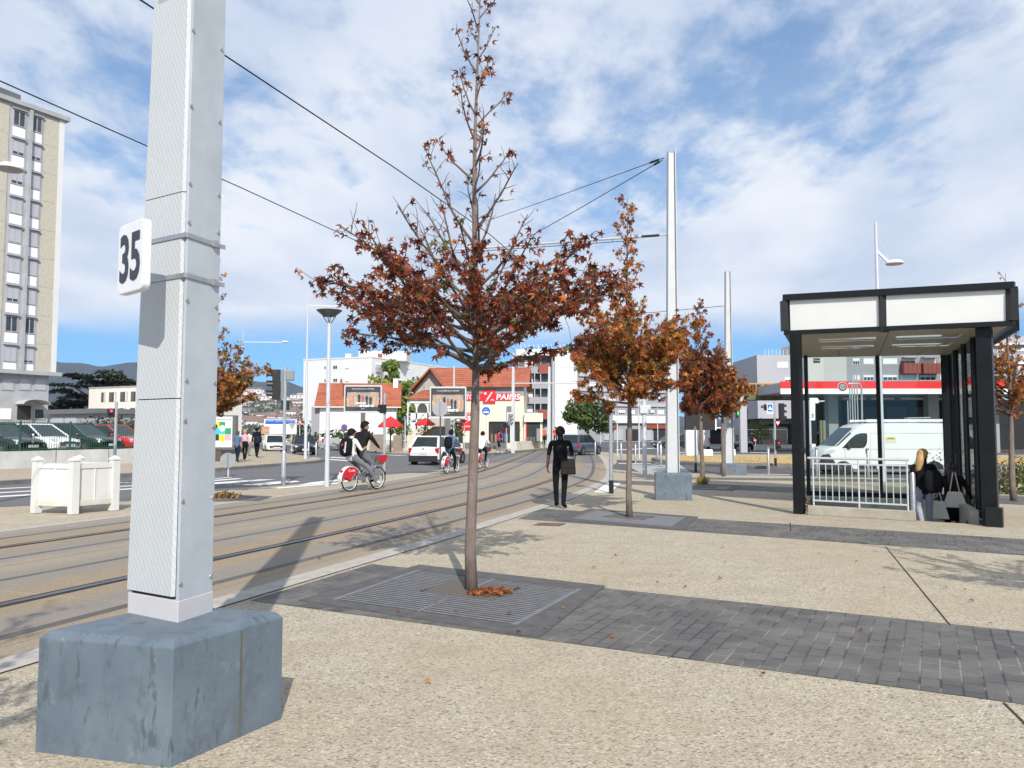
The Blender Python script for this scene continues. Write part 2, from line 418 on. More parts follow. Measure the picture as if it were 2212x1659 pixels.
strip('tram_track', -5.25, 1.72, .008, M_TRACK, -30, 43, uv=True)
strip('tram_crossing', -5.25, 1.72, .006, M_TRACKA, 42.5, 125, uv=True)
strip('track_kerb', 1.72, 2.03, .012, M_KERB, -30, 60)
strip('track_kerb', -5.52, -5.25, .012, M_KERB, -30, 37.5)
M_RAIL = mat('guide_rail', (.13, .125, .14), .35, .7, var=.3, scale=3); M_SLOT = mat('rail_slot', (.025, .024, .026), .8, var=.2)
for o in (0, -3.6):
    strip('rail_slot', o - .11, o + .11, .0125, M_SLOT)
    strip('guide_rail', o - .045, o + .05, .016, M_RAIL)
# ---- sett strips across the plaza
def poly(name, pts, z, m): b = MB(); b.sheet([tuple(p)[:2] for p in pts], z); return struct(b.build(name, m))
def ext(a, b, k): d = (b - a); d.normalize(); return b + d * k
a, b_, c, d = G(541, 1297.5), G(2180, 1518), G(2212, 1365), G(803, 1219)
poly('paving_strip', [a, ext(a, b_, 4), ext(d, c, 4), d], .004, M_BRICK)
a, b_, c, d = G(1119, 1121), G(2212, 1200), G(2212, 1165), G(1172, 1099)
poly('paving_strip', [a, ext(a, b_, 5), ext(d, c, 5), d], .004, M_BRICK)
for q in ([(1295, 1043), (1707, 1064.5), (1707, 1052.5), (1316, 1037)], [(1440, 1034.6), (1707, 1038.5), (1707, 1033.5), (1440, 1030.6)]):
    a, b_, c, d = [G(*k) for k in q]
    poly('paving_strip', [a, ext(a, b_, 9), ext(d, c, 9), d], .004, M_BRICK)
# slab joints
def joint(u0, v0, u1, v1, w=.007, more=0.0):
    a, b_ = G(u0, v0), G(u1, v1); b_ = ext(a, b_, more) if more else b_
    d = (b_ - a).normalized(); n = Vector((d.y, -d.x, 0)) * w
    poly('paving_joint', [a - n, a + n, b_ + n, b_ - n], .005, M_SLOT)
joint(1913, 1181, 2053, 1352); joint(2168, 1519, 2212, 1562, more=1.5); joint(1707, 1130, 1708, 1148, .01)
# ---- roads
near_edge = [(-9, 1096), (285, 1082), (461, 1056), (608, 1048), (731, 1041), (830, 1026), (953, 1015), (989, 1011)]
pts = [G(*p) for p in near_edge]
tr = [Vector((*off(i, -5.25), 0)) for i, p in enumerate(RL) if 38 < p.y]
road_pts = [V2(-60, -8), V2(-17, 12)] + [V2(p.x, p.y) for p in pts] + [V2(p.x, p.y) for p in tr] + [V2(-120, 260), V2(-160, 30)]
poly('road', road_pts, .004, M_ASPH)
tr2 = [Vector((*off(i, 2.03 if RL[i].y < 60 else 1.72), 0)) for i, p in enumerate(RL) if 31.5 < p.y < 58]
nr = [G(*p) for p in [(1400, 1022), (1495, 1022.5), (1600, 1025), (1707, 1028), (2060, 1035.5), (2300, 1043)]]
fr = [G(*p) for p in [(1335, 999), (1470, 1004), (1600, 1011), (1707, 1014.5), (2060, 1018), (2300, 1022)]]
poly('road', [V2(p.x, p.y) for p in nr] + [V2(60, 12), V2(60, 27)] + [V2(p.x, p.y) for p in reversed(fr)] + [V2(*off(min(range(len(RL)), key=lambda i: abs(RL[i].y - 40)), 2.05)), V2(*off(min(range(len(RL)), key=lambda i: abs(RL[i].y - 36)), 2.05))], .004, M_ASPHD)
poly('forecourt', [V2(9, 62), V2(140, 52), V2(140, 180), V2(12, 180)], .004, M_ASPHD)
poly('cross_street', [V2(6.6, 76), V2(9, 62), V2(12, 180), V2(10.5, 180)], .006, M_ASPHD)
# far kerb of the right-hand road
def kerb(pts, w=.15, h=.12, m=None, name='kerb'):
    b = MB()
    for p, q in zip(pts[:-1], pts[1:]):
        p = Vector((p[0], p[1], h / 2)); q = Vector((q[0], q[1], h / 2)); e = (q - p).normalized() * .01; b.bar(p - e, q + e, w, h)
    return struct(b.build(name, m or M_KERB))
kerb([V2(p.x, p.y) for p in fr], .2, .13, M_KERBD)
# dry grass island
isl = [G(*p) for p in [(1407, 994), (1425, 1000), (1500, 1004), (1600, 1006), (1707, 1008), (2060, 1009), (2250, 1010), (2250, 994), (2060, 994), (1707, 991), (1600, 990.5), (1500, 989), (1425, 989.5)]]
bI = MB(); bI.prism([(p.x, p.y) for p in isl], 0, .14); struct(bI.build('traffic_island', M_KERBD))
t = TM('dry_grass', .95); n_ = t.noise(9, 8, .75, t.mapping(scale=(1, 3, 1))); t.bump(n_, .8, .05)
M_DRY = t.col(t.ramp(n_, [(.25, (.16, .11, .045)), (.5, (.50, .35, .14)), (.75, (.68, .52, .26))]))
ce = sum(isl, Vector()) / len(isl)
rg = random.Random(5); bb = MB()
inner = [ce + (p - ce) * .965 for p in isl]
bb.prism([(p.x, p.y) for p in inner], .14, .17)
x0, x1 = min(p.x for p in inner), max(p.x for p in inner)
for k in range(2600):
    x = rg.uniform(x0 + .5, x1 - .5); y = rg.uniform(min(p.y for p in inner) + .3, max(p.y for p in inner) - .3)
    uu = 1106 + x / y * FPX; vv_ = 935 + FPX * 1.65 / y
    if not (993 - (uu < 1500) * 1 < vv_ < 1005 and uu > 1420): continue
    a = rg.uniform(0, 6.28); h = rg.uniform(.05, .16); w = .02
    bb.add([(x - w * math.cos(a), y - w * math.sin(a), .165), (x + w * math.cos(a), y + w * math.sin(a), .165), (x + rg.uniform(-.06, .06), y + rg.uniform(-.06, .06), .165 + h)], [(0, 1, 2)])
tag(bb.build('dry_grass', M_DRY, fix=False), 'straw coloured dry grass growing on the kerbed traffic island', 'grass', kind='stuff')
# ---- zebra crossings and lines
def marking(q, z=.010, name='road_marking'): poly(name, [G(*p) for p in q], z, M_WHITE)
for k in range(8):                                     # long thin bars of the crossing right of the tracks
    a = k / 7.0
    marking([(1352 + 26 * a * 1.2, 1004.0 + 2.45 * k), (1470 + 22 * a, 1005.5 + 2.35 * k), (1472 + 22 * a, 1006.5 + 2.35 * k), (1352.5 + 26 * a * 1.2, 1005.0 + 2.45 * k)])
marking([(1336, 1000.5), (1470, 1002), (1470, 1003), (1336, 1001.8)])
marking([(1560, 1023.0), (1707, 1025.6), (1707, 1026.4), (1560, 1023.8)])
marking([(1283, 1064), (1312, 1043), (1341, 1044.5), (1318, 1065)], .006)            # white patch at the signal post
for q in ([(461, 1037.5), (512, 1033.8), (526, 1034.6), (461, 1039.8)], [(461, 1043.0), (560, 1036.2), (596, 1036.2), (461, 1047.0)], [(520, 1048.5), (600, 1040.5), (640, 1039.2), (648, 1041), (560, 1049.5)], [(640, 1049), (672, 1042.5), (728, 1036.5), (740, 1037.6), (690, 1046.0)]):
    marking(q)
marking([(596, 1053.5), (731, 1043), (731, 1045.5), (600, 1056.5)])
marking([(742, 1039), (758, 1037.0), (758, 1040), (742, 1042)])
for k, (u, v) in enumerate(((705, 991.5), (716, 987.0))):
    marking([(u, v), (u + 62, v + 3.8), (u + 58, v + 5.4), (u - 4, v + 1.6)])
for v0, v1, t_ in ((1055.0, 1040.5, 1.2), (1063.5, 1048.5, 1.5), (1071.5, 1054.5, 2.2)):
    marking([(-9, v0 + 1), (300, v1), (300, v1 + t_), (-9, v0 + 1 + t_ * 1.25)])
marking([(461, 1034), (500, 1031), (500, 1032), (461, 1035.3)])
marking([(740, 1059), (834, 1041), (858, 1036.5), (873, 1037.5), (858, 1042), (790, 1056)], .006)
marking([(818, 982.0), (850, 979.2), (916, 981), (912, 984.0), (858, 984.5)], .010)
for k in range(3): marking([(1440 + 90 * k, 977), (1480 + 90 * k, 977.2), (1480 + 90 * k, 978.2), (1440 + 90 * k, 978)])
# lines and rail of the street beyond
marking([(1330, 971.5), (1440, 966.5), (1440, 967.7), (1330, 973)])
# ---- left pavement with kerb, corner towards the cafe
lk = [G(*p) for p in [(-30, 1050), (0, 1048), (288, 1029), (464, 1018), (600, 1007), (660, 1002.5), (690, 999), (699, 996.5), (696, 993.5), (672, 990.5), (640, 986), (585, 976), (520, 968), (440, 962)]]
lkp = [(p.x, p.y) for p in lk]
side = [V2(-25, 18)] + [V2(*p) for p in lkp] + [V2(-75, 120), V2(-60, 20)]
b = MB(); b.prism([tuple(p) for p in side], 0, .13); struct(b.build('pavement', M_PALE))
kb = MB()
for p, q in zip(lkp[:-1], lkp[1:]): kb.bar(Vector((*p, .067)), Vector((*q, .067)), .30, .138)
struct(kb.build('pavement_kerb', M_KERBD))
# cafe side pavement
ck = [G(*p) for p in [(560, 962), (640, 965.5), (691, 970), (760, 975), (850, 983), (912, 985), (1043, 984), (1085, 981.5), (1100, 979), (1186, 971), (1240, 966)]]
ckp = [(p.x, p.y) for p in ck]
b = MB(); b.prism([tuple(p) for p in ckp] + [(6.2, 140), (-70, 140)], 0, .14); struct(b.build('pavement', M_PALE))
kb = MB()
for p, q in zip(ckp[:-1], ckp[1:]): kb.bar(Vector((*p, .072)), Vector((*q, .072)), .30, .148)
struct(kb.build('pavement_kerb', M_KERBD))
# raised car park behind the wall
b = MB(); b.prism([(-24.75, 24.9), (-17.8, 43.9), (-21, 62), (-120, 62), (-120, 24)], .13, .62); struct(b.build('parking_terrace', M_ASPH))
# manhole covers
M_RUST = mat('rusty_iron', (.17, .085, .055), .8, var=.3, scale=15, bump=.4, bscale=60)
def cover(q, m, lab):
    p = [G(*k) for k in q]; c = sum(p, Vector()) / 4; o = thing('inspection_cover', c, lab, 'manhole cover'); o.location.z = 0; ORG[o.name].z = 0
    b = MB(); b.prism([(k.x, k.y) for k in p], .001, .014); b.build('frame', M_BASALT, o, world=True)
    b = MB(); b.prism([((c + (k - c) * .92).x, (c + (k - c) * .92).y) for k in p], .004, .018); b.build('lid', m, o, world=True)
cover([(1152, 1135), (1168, 1130.5), (1222, 1132), (1208, 1137)], M_RUST, 'rusty rectangular metal cover in the beige paving near the walking man')
cover([(856, 1021.5), (905, 1018.5), (960, 1017.5), (925, 1021.8)], mat('dark_iron', (.10, .075, .06), .8, var=.3), 'long dark metal cover in the median strip beside the tracks')
# ================================================================ tree grates
M_GRATE = mat('grate_iron', (.175, .175, .18), .6, .1, var=.2, scale=8, bump=.2)
M_SOIL = mat('gravel_soil', (.12, .105, .085), .95, var=.5, scale=60, bump=.8, bscale=80)
def grate(outer, inner, label, bars=26, tree=None, solid=False):
    o4 = [G(*k) for k in outer]; i4 = [G(*k) for k in inner]; c = sum(i4, Vector()) / 4; c.z = 0
    o = thing('tree_grate', c, label, 'tree grate', 'tree grates')
    b = MB()
    for k in range(4):
        j = (k + 1) % 4; b.hexa([(*o4[k].xy, .001), (*o4[j].xy, .001), (*i4[j].xy, .001), (*i4[k].xy, .001)], [(*o4[k].xy, .016), (*o4[j].xy, .016), (*i4[j].xy, .016), (*i4[k].xy, .016)])
    b.build('stone_border', M_BASALT, o, world=True)
    b = MB(); b.sheet([tuple(k.xy) for k in i4], .0045); b.build('pit', M_SLOT, o, world=True)
    b = MB()                                            # bars run along the strip direction, between the left and right sides
    l0, l1, r1, r0 = i4[0], i4[1], i4[2], i4[3]
    cc = G(*tree) if tree else c
    for k in range(bars + 1):
        t_ = k / bars; p = l0.lerp(l1, t_); q = r0.lerp(r1, t_)
        segs = [(p, q)]
        mid = cc; d = (q - p).normalized(); dist = abs((mid - p).cross(d).z)
        if dist < .36:
            s_ = (mid - p).dot(d); segs = [(p, p + d * (s_ - .42)), (p + d * (s_ + .42), q)]
        for a_, b2 in segs:
            if solid: b.bar(a_ + Vector((0, 0, .0075)), b2 + Vector((0, 0, .0075)), (l1 - l0).length / bars * .88, .004)
            else: b.bar(a_ + Vector((0, 0, .0075)), b2 + Vector((0, 0, .0075)), (l1 - l0).length / bars * .5, .004)
    for t_ in (0, .5, 1):
        p = l0.lerp(r0, t_); q = l1.lerp(r1, t_)
        if t_ == .5:
            b.bar(p + Vector((0, 0, .010)), p.lerp(q, .3) + Vector((0, 0, .010)), .03, .012); b.bar(p.lerp(q, .7) + Vector((0, 0, .010)), q + Vector((0, 0, .010)), .03, .012)
        else: b.bar(p + Vector((0, 0, .0105)), q + Vector((0, 0, .0105)), .05, .012)
    b.build('grid', M_GRATE, o, world=True)
    b = MB(); d1 = (r0 - l0).normalized() * .42; d2 = (l1 - l0).normalized() * .38
    q = [cc - d1 - d2, cc + d1 - d2, cc + d1 + d2, cc - d1 + d2]; b.prism([tuple(k.xy) for k in q], .007, .013); b.build('gravel', M_SOIL, o, world=True)
    return o
grate([(645, 1299), (905, 1222), (1307, 1268), (1165, 1379)], [(722, 1298), (905, 1234), (1252, 1275), (1110, 1353)], 'large slotted iron tree grate with basalt border under the nearest tree', 24, (1018, 1275))
grate([(1196, 1123), (1275, 1100), (1508, 1117.5), (1475, 1146)], [(1237, 1121.5), (1289, 1103.5), (1478, 1118), (1448, 1139)], 'pale grey tree grate under the orange tree behind the walking man', 26, (1360, 1117), solid=True)
grate([(1470, 1056), (1496, 1048), (1600, 1050), (1585, 1060.5)], [(1484, 1056), (1503, 1049.6), (1578, 1051.2), (1566, 1058.5)], 'tree grate around the tuft of dry grass, beside the second concrete block', 22, (1517, 1053), solid=True)
grate([(461 - 60, 1084), (461 - 20, 1066), (590, 1073.5), (560, 1083)], [(418, 1082), (452, 1068), (560, 1074.5), (530, 1082)], 'tree grate with weeds on the left side of the tracks, behind the numbered mast', 20, (455, 1074), solid=True)
# ================================================================ catenary masts
M_MAST = mat('mast_paint', (.50, .52, .53), .42, var=.07, scale=2.2)
M_MASTW = mat('mast_paint_weathered', (.42, .46, .50), .45, var=.14, scale=1.6)
M_COLLAR = mat('mast_collar', (.50, .485, .50), .6, var=.05)
M_CHAN = mat('mast_channel', (.40, .41, .42), .6, var=.1)
M_STEEL = mat('galvanised_steel', (.42, .43, .44), .38, .75, var=.15, scale=8)
M_DARKST = mat('dark_steel', (.05, .05, .052), .45, .4, var=.15)
M_BLACK = mat('black_paint', (.012, .012, .013), .4, var=.2, scale=6)
t = TM('slate_block', .48)
n1_ = t.noise(1.6, 6, .7); n2_ = t.noise(5, 7, .75, t.mapping(scale=(1.6, 1.6, .9)), .3); n3_ = t.noise(14, 4, .6, t.mapping(scale=(1, 1, .3)), .5)
c = t.ramp(n1_, [(.3, (.088, .118, .150)), (.7, (.145, .182, .218))]); c = t.mix(t.mr(n2_, .50, .62, 0, .45), c, (.06, .082, .1)); c = t.mix(t.mr(n3_, .60, .66, 0, .65), c, (.055, .07, .08)); c = t.mix(t.mr(t.noise(9, 5), .62, .72, 0, .4), c, (.24, .27, .28))
t.bump(t.noise(25, 4), .12, .005); M_BLOCK = t.col(c)
t = TM('diamond_panel', .4)
uv = t.sep(t.tc.outputs['UV'])
def tri(x): return t.math('ABSOLUTE', t.math('SUBTRACT', t.math('FRACT', x), .5))
p1 = tri(t.math('ADD', t.math('MULTIPLY', uv[0], 46), t.math('MULTIPLY', uv[1], 17))); p2 = tri(t.math('SUBTRACT', t.math('MULTIPLY', uv[0], 46), t.math('MULTIPLY', uv[1], 17)))
h_ = t.math('MAXIMUM', t.mr(p1, .36, .5), t.mr(p2, .42, .5, 0, .55)); t.bump(h_, .45, .003)
c = t.mix(t.mr(t.noise(3, 5), .4, .7, 0, .2), (.46, .485, .50), (.38, .405, .43)); c = t.mix(t.math('MULTIPLY', t.mr(h_, 0, .8), .35), c, (.68, .70, .70)); M_DIA = t.col(c)
def mast_body(o, A, B, C, D, z0, z1, taper, th=.018, mats=None, lo=0.0):
    # flanges along BC and DA, web between; the A/D side leans in by the taper fraction
    def q(p, r, z): return Vector((*(p.lerp(r, (z - z0) / (z1 - z0) * taper)), z))
    eb = (A - B).normalized(); b = MB()
    def flange(p, r, e, tp):
        pa, ra = p + e * th, r + e * th
        if tp: b.hexa([q(p, B if p is A else C, z0), q(r, C if r is D else B, z0), q(ra, C, z0), q(pa, B, z0)], [q(p, B, z1), q(r, C, z1), q(ra, C, z1), q(pa, B, z1)])
        else: b.hexa([(*p, z0), (*r, z0), (*ra, z0), (*pa, z0)], [(*p, z1), (*r, z1), (*ra, z1), (*pa, z1)])
    flange(B, C, eb, False); b.build('flange', mats or M_MAST, o, world=True, bevel=.003)
    b = MB(); flange(A, D, -eb, True); b.build('flange', mats or M_MAST, o, world=True, bevel=.003)
    mB = B.lerp(C, .42) + eb * (th + .002); mA = A.lerp(D, .42) - eb * (th + .002); n = (C - B).normalized() * .012
    mC = B.lerp(C, .42)
    def w(p, z): return Vector((*(p.lerp(mC, (z - z0) / (z1 - z0) * taper)), z))
    b = MB(); b.hexa([w(mA - n, z0), (*(mB - n), z0), (*(mB + n), z0), w(mA + n, z0)], [w(mA - n, z1 - .05), (*(mB - n), z1 - .05), (*(mB + n), z1 - .05), w(mA + n, z1 - .05)])
    b.build('web', mats or M_MAST, o, world=True)
def block(o, cs, h, m=M_BLOCK, groove=None, bev=.05):
    c = sum(cs, V2(0, 0)) / len(cs); b = MB(); i_ = [p + (c - p).normalized() * bev * 1.35 for p in cs]
    n = len(cs); v = [(*p, 0) for p in cs] + [(*p, h - bev) for p in cs] + [(*p, h) for p in i_]
    f = [tuple(range(2 * n, 3 * n))]
    for k in range(2):
        for i in range(n): j = (i + 1) % n; f.append((k * n + i, k * n + j, (k + 1) * n + j, (k + 1) * n + i))
    b.add(v, f); b.build('concrete_block', m, o, world=True, bevel=.006)
# near mast with the number 35
F0, L0, R0 = G(367, 1659).xy, G(75, 1624).xy, G(608, 1553).xy
F0, L0, R0 = V2(*F0), V2(*L0), V2(*R0); B0 = L0 + R0 - F0
HB = P(378, 1379, F0.y + .05).z
ms = thing('catenary_mast', (*((L0 + R0) / 2), 0), 'tall white tram mast in the foreground with diamond patterned panels and blue grey concrete block', 'tram mast', 'tram line masts')
block(ms, [L0, F0, R0, B0], HB, bev=.035)
g0 = F0.lerp(R0, .585); g1 = L0.lerp(B0, .585); dR = (R0 - F0).normalized() * .006; dN = (F0 - L0).normalized() * .002
b = MB(); b.hexa([(*(g0 - dR + dN), 0), (*(g0 + dR + dN), 0), (*(g0 + dR - dN), 0), (*(g0 - dR - dN), 0)], [(*(g0 - dR + dN), HB - .045), (*(g0 + dR + dN), HB - .045), (*(g0 + dR - dN), HB - .045), (*(g0 - dR - dN), HB - .045)])
b.build('joint', mat('joint_seal', (.10, .095, .07), .9, var=.2), ms, world=True)
Ms = [V2(*G(u, v, HB).xy) for u, v in ((275, 1323), (384, 1345), (460, 1320))]
mA, mB_, mC_ = Ms; mD = mA + mC_ - mB_
b = MB(); cc = (mA + mC_) / 2
b.prism([tuple(cc + (p - cc) * 1.0) for p in (mA, mB_, mC_, mD)], HB - .01, HB + .115); b.build('collar', M_COLLAR, ms, world=True, bevel=.004)
col4 = [cc + (p - cc) * .975 for p in (mA, mB_, mC_, mD)]
mast_body(ms, *col4, HB + .115, 8.4, .48, th=.022, mats=M_MASTW)
A_, B_, C_, D_ = col4; zt = P(335, 25, A_.y).z; z0 = HB + .115; z1 = 8.4
nout = V2((B_ - A_).y, -(B_ - A_).x).normalized()
if nout.dot(V2(0, 0) - A_) < 0: nout = -nout
def colp(s_, z, o_): a = A_.lerp(B_, (z - z0) / (z1 - z0) * .48); p = a.lerp(B_, s_) + nout * o_; return Vector((*p, z))
zs = [z0 + .02, P(300, 863, A_.y).z, P(315, 438, A_.y).z, zt]
for za, zb in zip(zs[:-1], zs[1:]):
    b = MB(); zb -= .006
    ring = [(-.005, -.004), (.0, .013), (.90, .013), (.93, -.004)]
    v = [colp(s_, z, o_) for z in (za, zb) for s_, o_ in ring]; b.add(v, [(i, i + 1, i + 5, i + 4) for i in range(3)] + [(3, 2, 1, 0), (4, 5, 6, 7)])
    b.uv = [(s_ * .27 + (.0 if 1 else 0), z) for z in (za, zb) for s_, o_ in ring]
    b.build('diamond_panel', M_DIA, ms, world=True, fix=True)
nr_ = V2((C_ - B_).y, -(C_ - B_).x).normalized()
if nr_.dot(-B_) < 0: nr_ = -nr_
def facep(s_, z): p = B_.lerp(C_, s_) + nr_ * .0; return Vector((*p, z))
for (u, v) in ((417, 65), (478, 106), (413, 229), (474, 263), (410, 396), (472, 421), (408, 480), (471, 502), (404, 649), (466, 663), (402, 822), (463, 827), (399, 909), (461, 922), (394, 1083), (459, 1075), (389, 1262), (455, 1245)):
    s_, z = SZ(u, v, B_, (C_ - B_).normalized()); p = B_ + (C_ - B_).normalized() * s_
    b = MB(); p3 = Vector((*p, z)); a = Vector((*nr_, 0)); b.tube([p3, p3 + a * .007], [.0125, .0105], 12); b.tube([p3 + a * .007, p3 + a * .0075], .005, 6)
    b.build('bolt', M_STEEL, ms, world=True)
# straps and number sign
sg = thing('number_sign', (*A_, 0), 'white rounded sign with the dark number 35 strapped to the foreground mast', 'number sign')
sg.location.z = P(285, 555, A_.y).z; ORG[sg.name].z = sg.location.z
for v in ((515, 508, 528), (600, 595, 612)):
    zl = P(322, v[0], A_.y).z; zf = P(400, v[1], B_.y).z; b = MB()
    a0 = A_.lerp(B_, (zf - z0) / (z1 - z0) * .48); d0 = D_.lerp(C_, (zf - z0) / (z1 - z0) * .48)
    lp_ = [a0 + nout * .018 - (B_ - A_).normalized() * .05, B_ + nout * .018 + nr_ * .003, B_ + nr_ * .006, C_ + nr_ * .006, C_ - nout * .03 + nr_ * .006]
    for p, q in zip(lp_[:-1], lp_[1:]): b.bar((*p, zf), (*q, zf), .004, .026)
    m_ = B_.lerp(C_, .78) + nr_ * .012; b.box((*m_, zf), (.03, .02, .038), rz=math.atan2((C_ - B_).y, (C_ - B_).x))
    b.build('strap', M_STEEL, sg, world=True)
sr, sl = P(309, 548, 4.12), P(255, 548, 4.33); e = (sr - sl); e.z = 0; W_ = e.length; e.normalize(); nn = Vector((e.y, -e.x, 0)); zc_ = P(282, 555, 4.22).z; HS = .385
def rrect(w, h, r, n=6):
    pts = []
    for cx_, cy_, a0 in ((w / 2 - r, h / 2 - r, 0), (-w / 2 + r, h / 2 - r, 90), (-w / 2 + r, -h / 2 + r, 180), (w / 2 - r, -h / 2 + r, 270)):
        for k in range(n + 1): a = R(a0 + 90 * k / n); pts.append((cx_ + r * math.cos(a), cy_ + r * math.sin(a)))
    return pts
mid = (sr + sl) / 2; mid.z = zc_
b = MB(); b.slab([mid + e * x + Vector((0, 0, y)) for x, y in rrect(W_, HS, .04)], -nn * .045); b.build('plate', mat('sign_white', (.70, .71, .73), .4, var=.03), sg, world=True, bevel=.006)
text('35', mid + nn * .003 - Vector((0, 0, .0)), e, HS * .70, mat('sign_ink', (.03, .035, .05), .5, var=.05), sg, width=W_ * .80, off=.028, name='digits')
# masts 2 and 3 and far ones
def far_mast(u0, u1, v, h, label, blk=None, depth=.26, rot=0):
    A, B = V2(*G(u0, v).xy), V2(*G(u1, v).xy); B.y = A.y = (A.y + B.y) / 2; B.x = (u1 - 1106) / FPX * A.y / (1) ; A.x = (u0 - 1106) / FPX * A.y
    c = (A + B) / 2 + V2(0, depth / 2); o = thing('catenary_mast', (c.x, c.y, 0), label, 'tram mast', 'tram line masts')
    M = Matrix.Rotation(rot, 2); D, C = A + V2(0, depth), B + V2(0, depth)
    A, B, C, D = [c + M @ (p - c) for p in (A, B, C, D)]
    z0 = .0
    if blk:
        z0 = blk[1]; w, dd, rz, ox = blk[0], blk[2], blk[3], blk[4]; q = Matrix.Rotation(rz, 2)
        cs = [c + V2(ox, 0) + q @ V2(x * w / 2, y * dd / 2) for x, y in ((-1, -1), (1, -1), (1, 1), (-1, 1))]; block(o, cs, z0, bev=.03)
    mast_body(o, A, B, C, D, z0, h, .42); return o, (A + B + C + D) / 4
m2, c2 = far_mast(1440, 1467, 1079, 8.86, 'white tram mast on a blue grey block right of the orange tree', (.88, .66, .80, R(-8), 0))
m3, c3 = far_mast(1566, 1584, 1026, 8.1, 'white tram mast on a blue grey block behind the brown tree, farther one', (.9, .46, .8, R(-6), .15))
m4, c4 = far_mast(1103, 1112, 979, 8.2, 'white tram mast without a block in front of the bakery wall')
m5, c5 = far_mast(1181, 1190, 971, 8.3, 'white tram mast standing beside the round green tree')
# ================================================================ overhead line
M_WIRE = mat('wire', (.02, .02, .022), .5, .6, var=0)
def railpt(o_, y, z):
    i = min(range(len(RL)), key=lambda k: abs(RL[k].y - y)); return Vector((*off(i, o_), z))
for o_, lab in ((0, 'nearer contact wire above the right-hand tram track'), (-3.6, 'farther contact wire above the left-hand tram track')):
    b = MB(); pts = [railpt(o_, y, 6.75 - .0008 * max(0, y - 10)) for y in (-8, 0, 5, 10, 15, 20, 25, 30, 38, 48, 60, 80)]; b.tube(pts, .011, 6)
    tag(b.build('contact_wire', M_WIRE), lab, 'overhead wire', 'overhead wires')
for (a_, q_, lab, r) in ((P(1432, 345, c2.y), P(1120, 525, 24), 'steeper stay cable from the head of the mast beside the orange tree', .011), (P(1434, 341, c2.y), P(1050, 478, 31), 'flatter stay cable from the head of the mast beside the orange tree', .011)):
    b = MB(); d = q_ - a_; b.tube([a_, a_ + d * .5 - Vector((0, 0, .02)), q_], r, 5); b.tube([a_ + d * .02, a_ + d * .05], .03, 6); tag(b.build('stay_cable', M_WIRE), lab, 'cable', 'stay cables')
o = thing('cantilever_arm', P(1440, 507, c2.y), 'pale tubular arm reaching left from the mast beside the orange tree over the tracks', 'cantilever arm')
a_, q_ = P(1441, 507, c2.y), P(965, 541, 23.2)
d = q_ - a_; b = MB(); b.tube([a_ + d * .03, a_ + d * .1], .035, 8); b.build('joint', M_DARKST, o, world=True)
b = MB(); b.tube([a_, a_ + d * .06], .022, 8); b.tube([a_ + d * .08, q_], .032, 8); b.build('tube', M_MAST, o, world=True)
b = MB(); b.tube([a_ + d * .12 - Vector((0, 0, .09)), q_ - Vector((0, 0, .09))], .009, 6)
for k in range(1, 9): p = a_ + d * (.12 + .1 * k); b.tube([p - Vector((0, 0, .1)), p], .007, 4)
b.build('rod', M_WIRE, o, world=True)
b = MB(); a_ = P(1563, 661, c3.y); q_ = P(1300, 681, 40); b.tube([a_, a_.lerp(q_, .5) - Vector((0, 0, .05)), q_], .012, 5); b.tube([a_.lerp(q_, .14), a_.lerp(q_, .19)], .035, 6)
tag(b.build('span_wire', M_WIRE), 'thin span wire with a small insulator ending at the farther mast on a block', 'cable')
b = MB(); a_ = P(1104, 768 + 60, c4.y); q_ = P(1420, 828, 66); b.tube([P(1112, 828, c4.y), q_], .05, 6); tag(b.build('span_tube', M_MAST), 'white tube crossing above the street at the mast by the bakery', 'cantilever arm')
# ================================================================ underpass shelter
M_SHF = mat('charcoal_frame', (.012, .013, .014), .4, 0, var=.15, scale=5, spec=.3)
M_SHB = mat('black_column', (.008, .0085, .009), .35, 0, var=.3, scale=4, spec=.3)
M_PANEL = mat('milk_panel', (.74, .74, .71), .35, var=.03, scale=1.5)
M_SOFF = mat('soffit', (.46, .42, .33), .6, var=.1, scale=3)
M_CONC = mat('raw_concrete', (.36, .33, .27), .85, var=.2, scale=4, bump=.3, bscale=50)
M_TILE = mat('stair_wall', (.42, .43, .37), .6, var=.12, scale=2)
def glass_mat(name, tint, refl=.12, op=0.0):
    m = bpy.data.materials.new(name); m.use_nodes = True; t = m.node_tree; t.nodes.clear()
    o = t.nodes.new('ShaderNodeOutputMaterial'); mx_ = t.nodes.new('ShaderNodeMixShader'); tr_ = t.nodes.new('ShaderNodeBsdfTransparent'); gl = t.nodes.new('ShaderNodeBsdfGlossy')
    tr_.inputs[0].default_value = tuple(tint) + (1,); gl.inputs['Roughness'].default_value = .03; fr_ = t.nodes.new('ShaderNodeFresnel'); fr_.inputs[0].default_value = 1.5
    mm = t.nodes.new('ShaderNodeMath'); mm.operation = 'MULTIPLY'; mm.inputs[1].default_value = .55; t.links.new(fr_.outputs[0], mm.inputs[0])
    t.links.new(mm.outputs[0], mx_.inputs[0]); t.links.new(tr_.outputs[0], mx_.inputs[1]); t.links.new(gl.outputs[0], mx_.inputs[2]); t.links.new(mx_.outputs[0], o.inputs[0])
    return m
M_GLASS = glass_mat('clear_glass', (.86, .9, .88), .1); M_GLASSD = glass_mat('tinted_glass', (.45, .5, .5), .2)
FL, FR, BR_, BL_ = SHC
sh = thing('underpass_shelter', (*cS, 0), 'black framed stair shelter with two blank white panels and glass walls', 'shelter')
e1 = (FR - FL).normalized(); e2 = ((BR_ - FR).normalized() + (BL_ - FL).normalized()).normalized(); ang = math.atan2(e1.y, e1.x)
TL, BLc, TR, BRc = P(1693, 639, 16.45), P(1695.5, 724, 16.45), P(2192, 611, 13.72), P(2193.5, 704, 13.72)
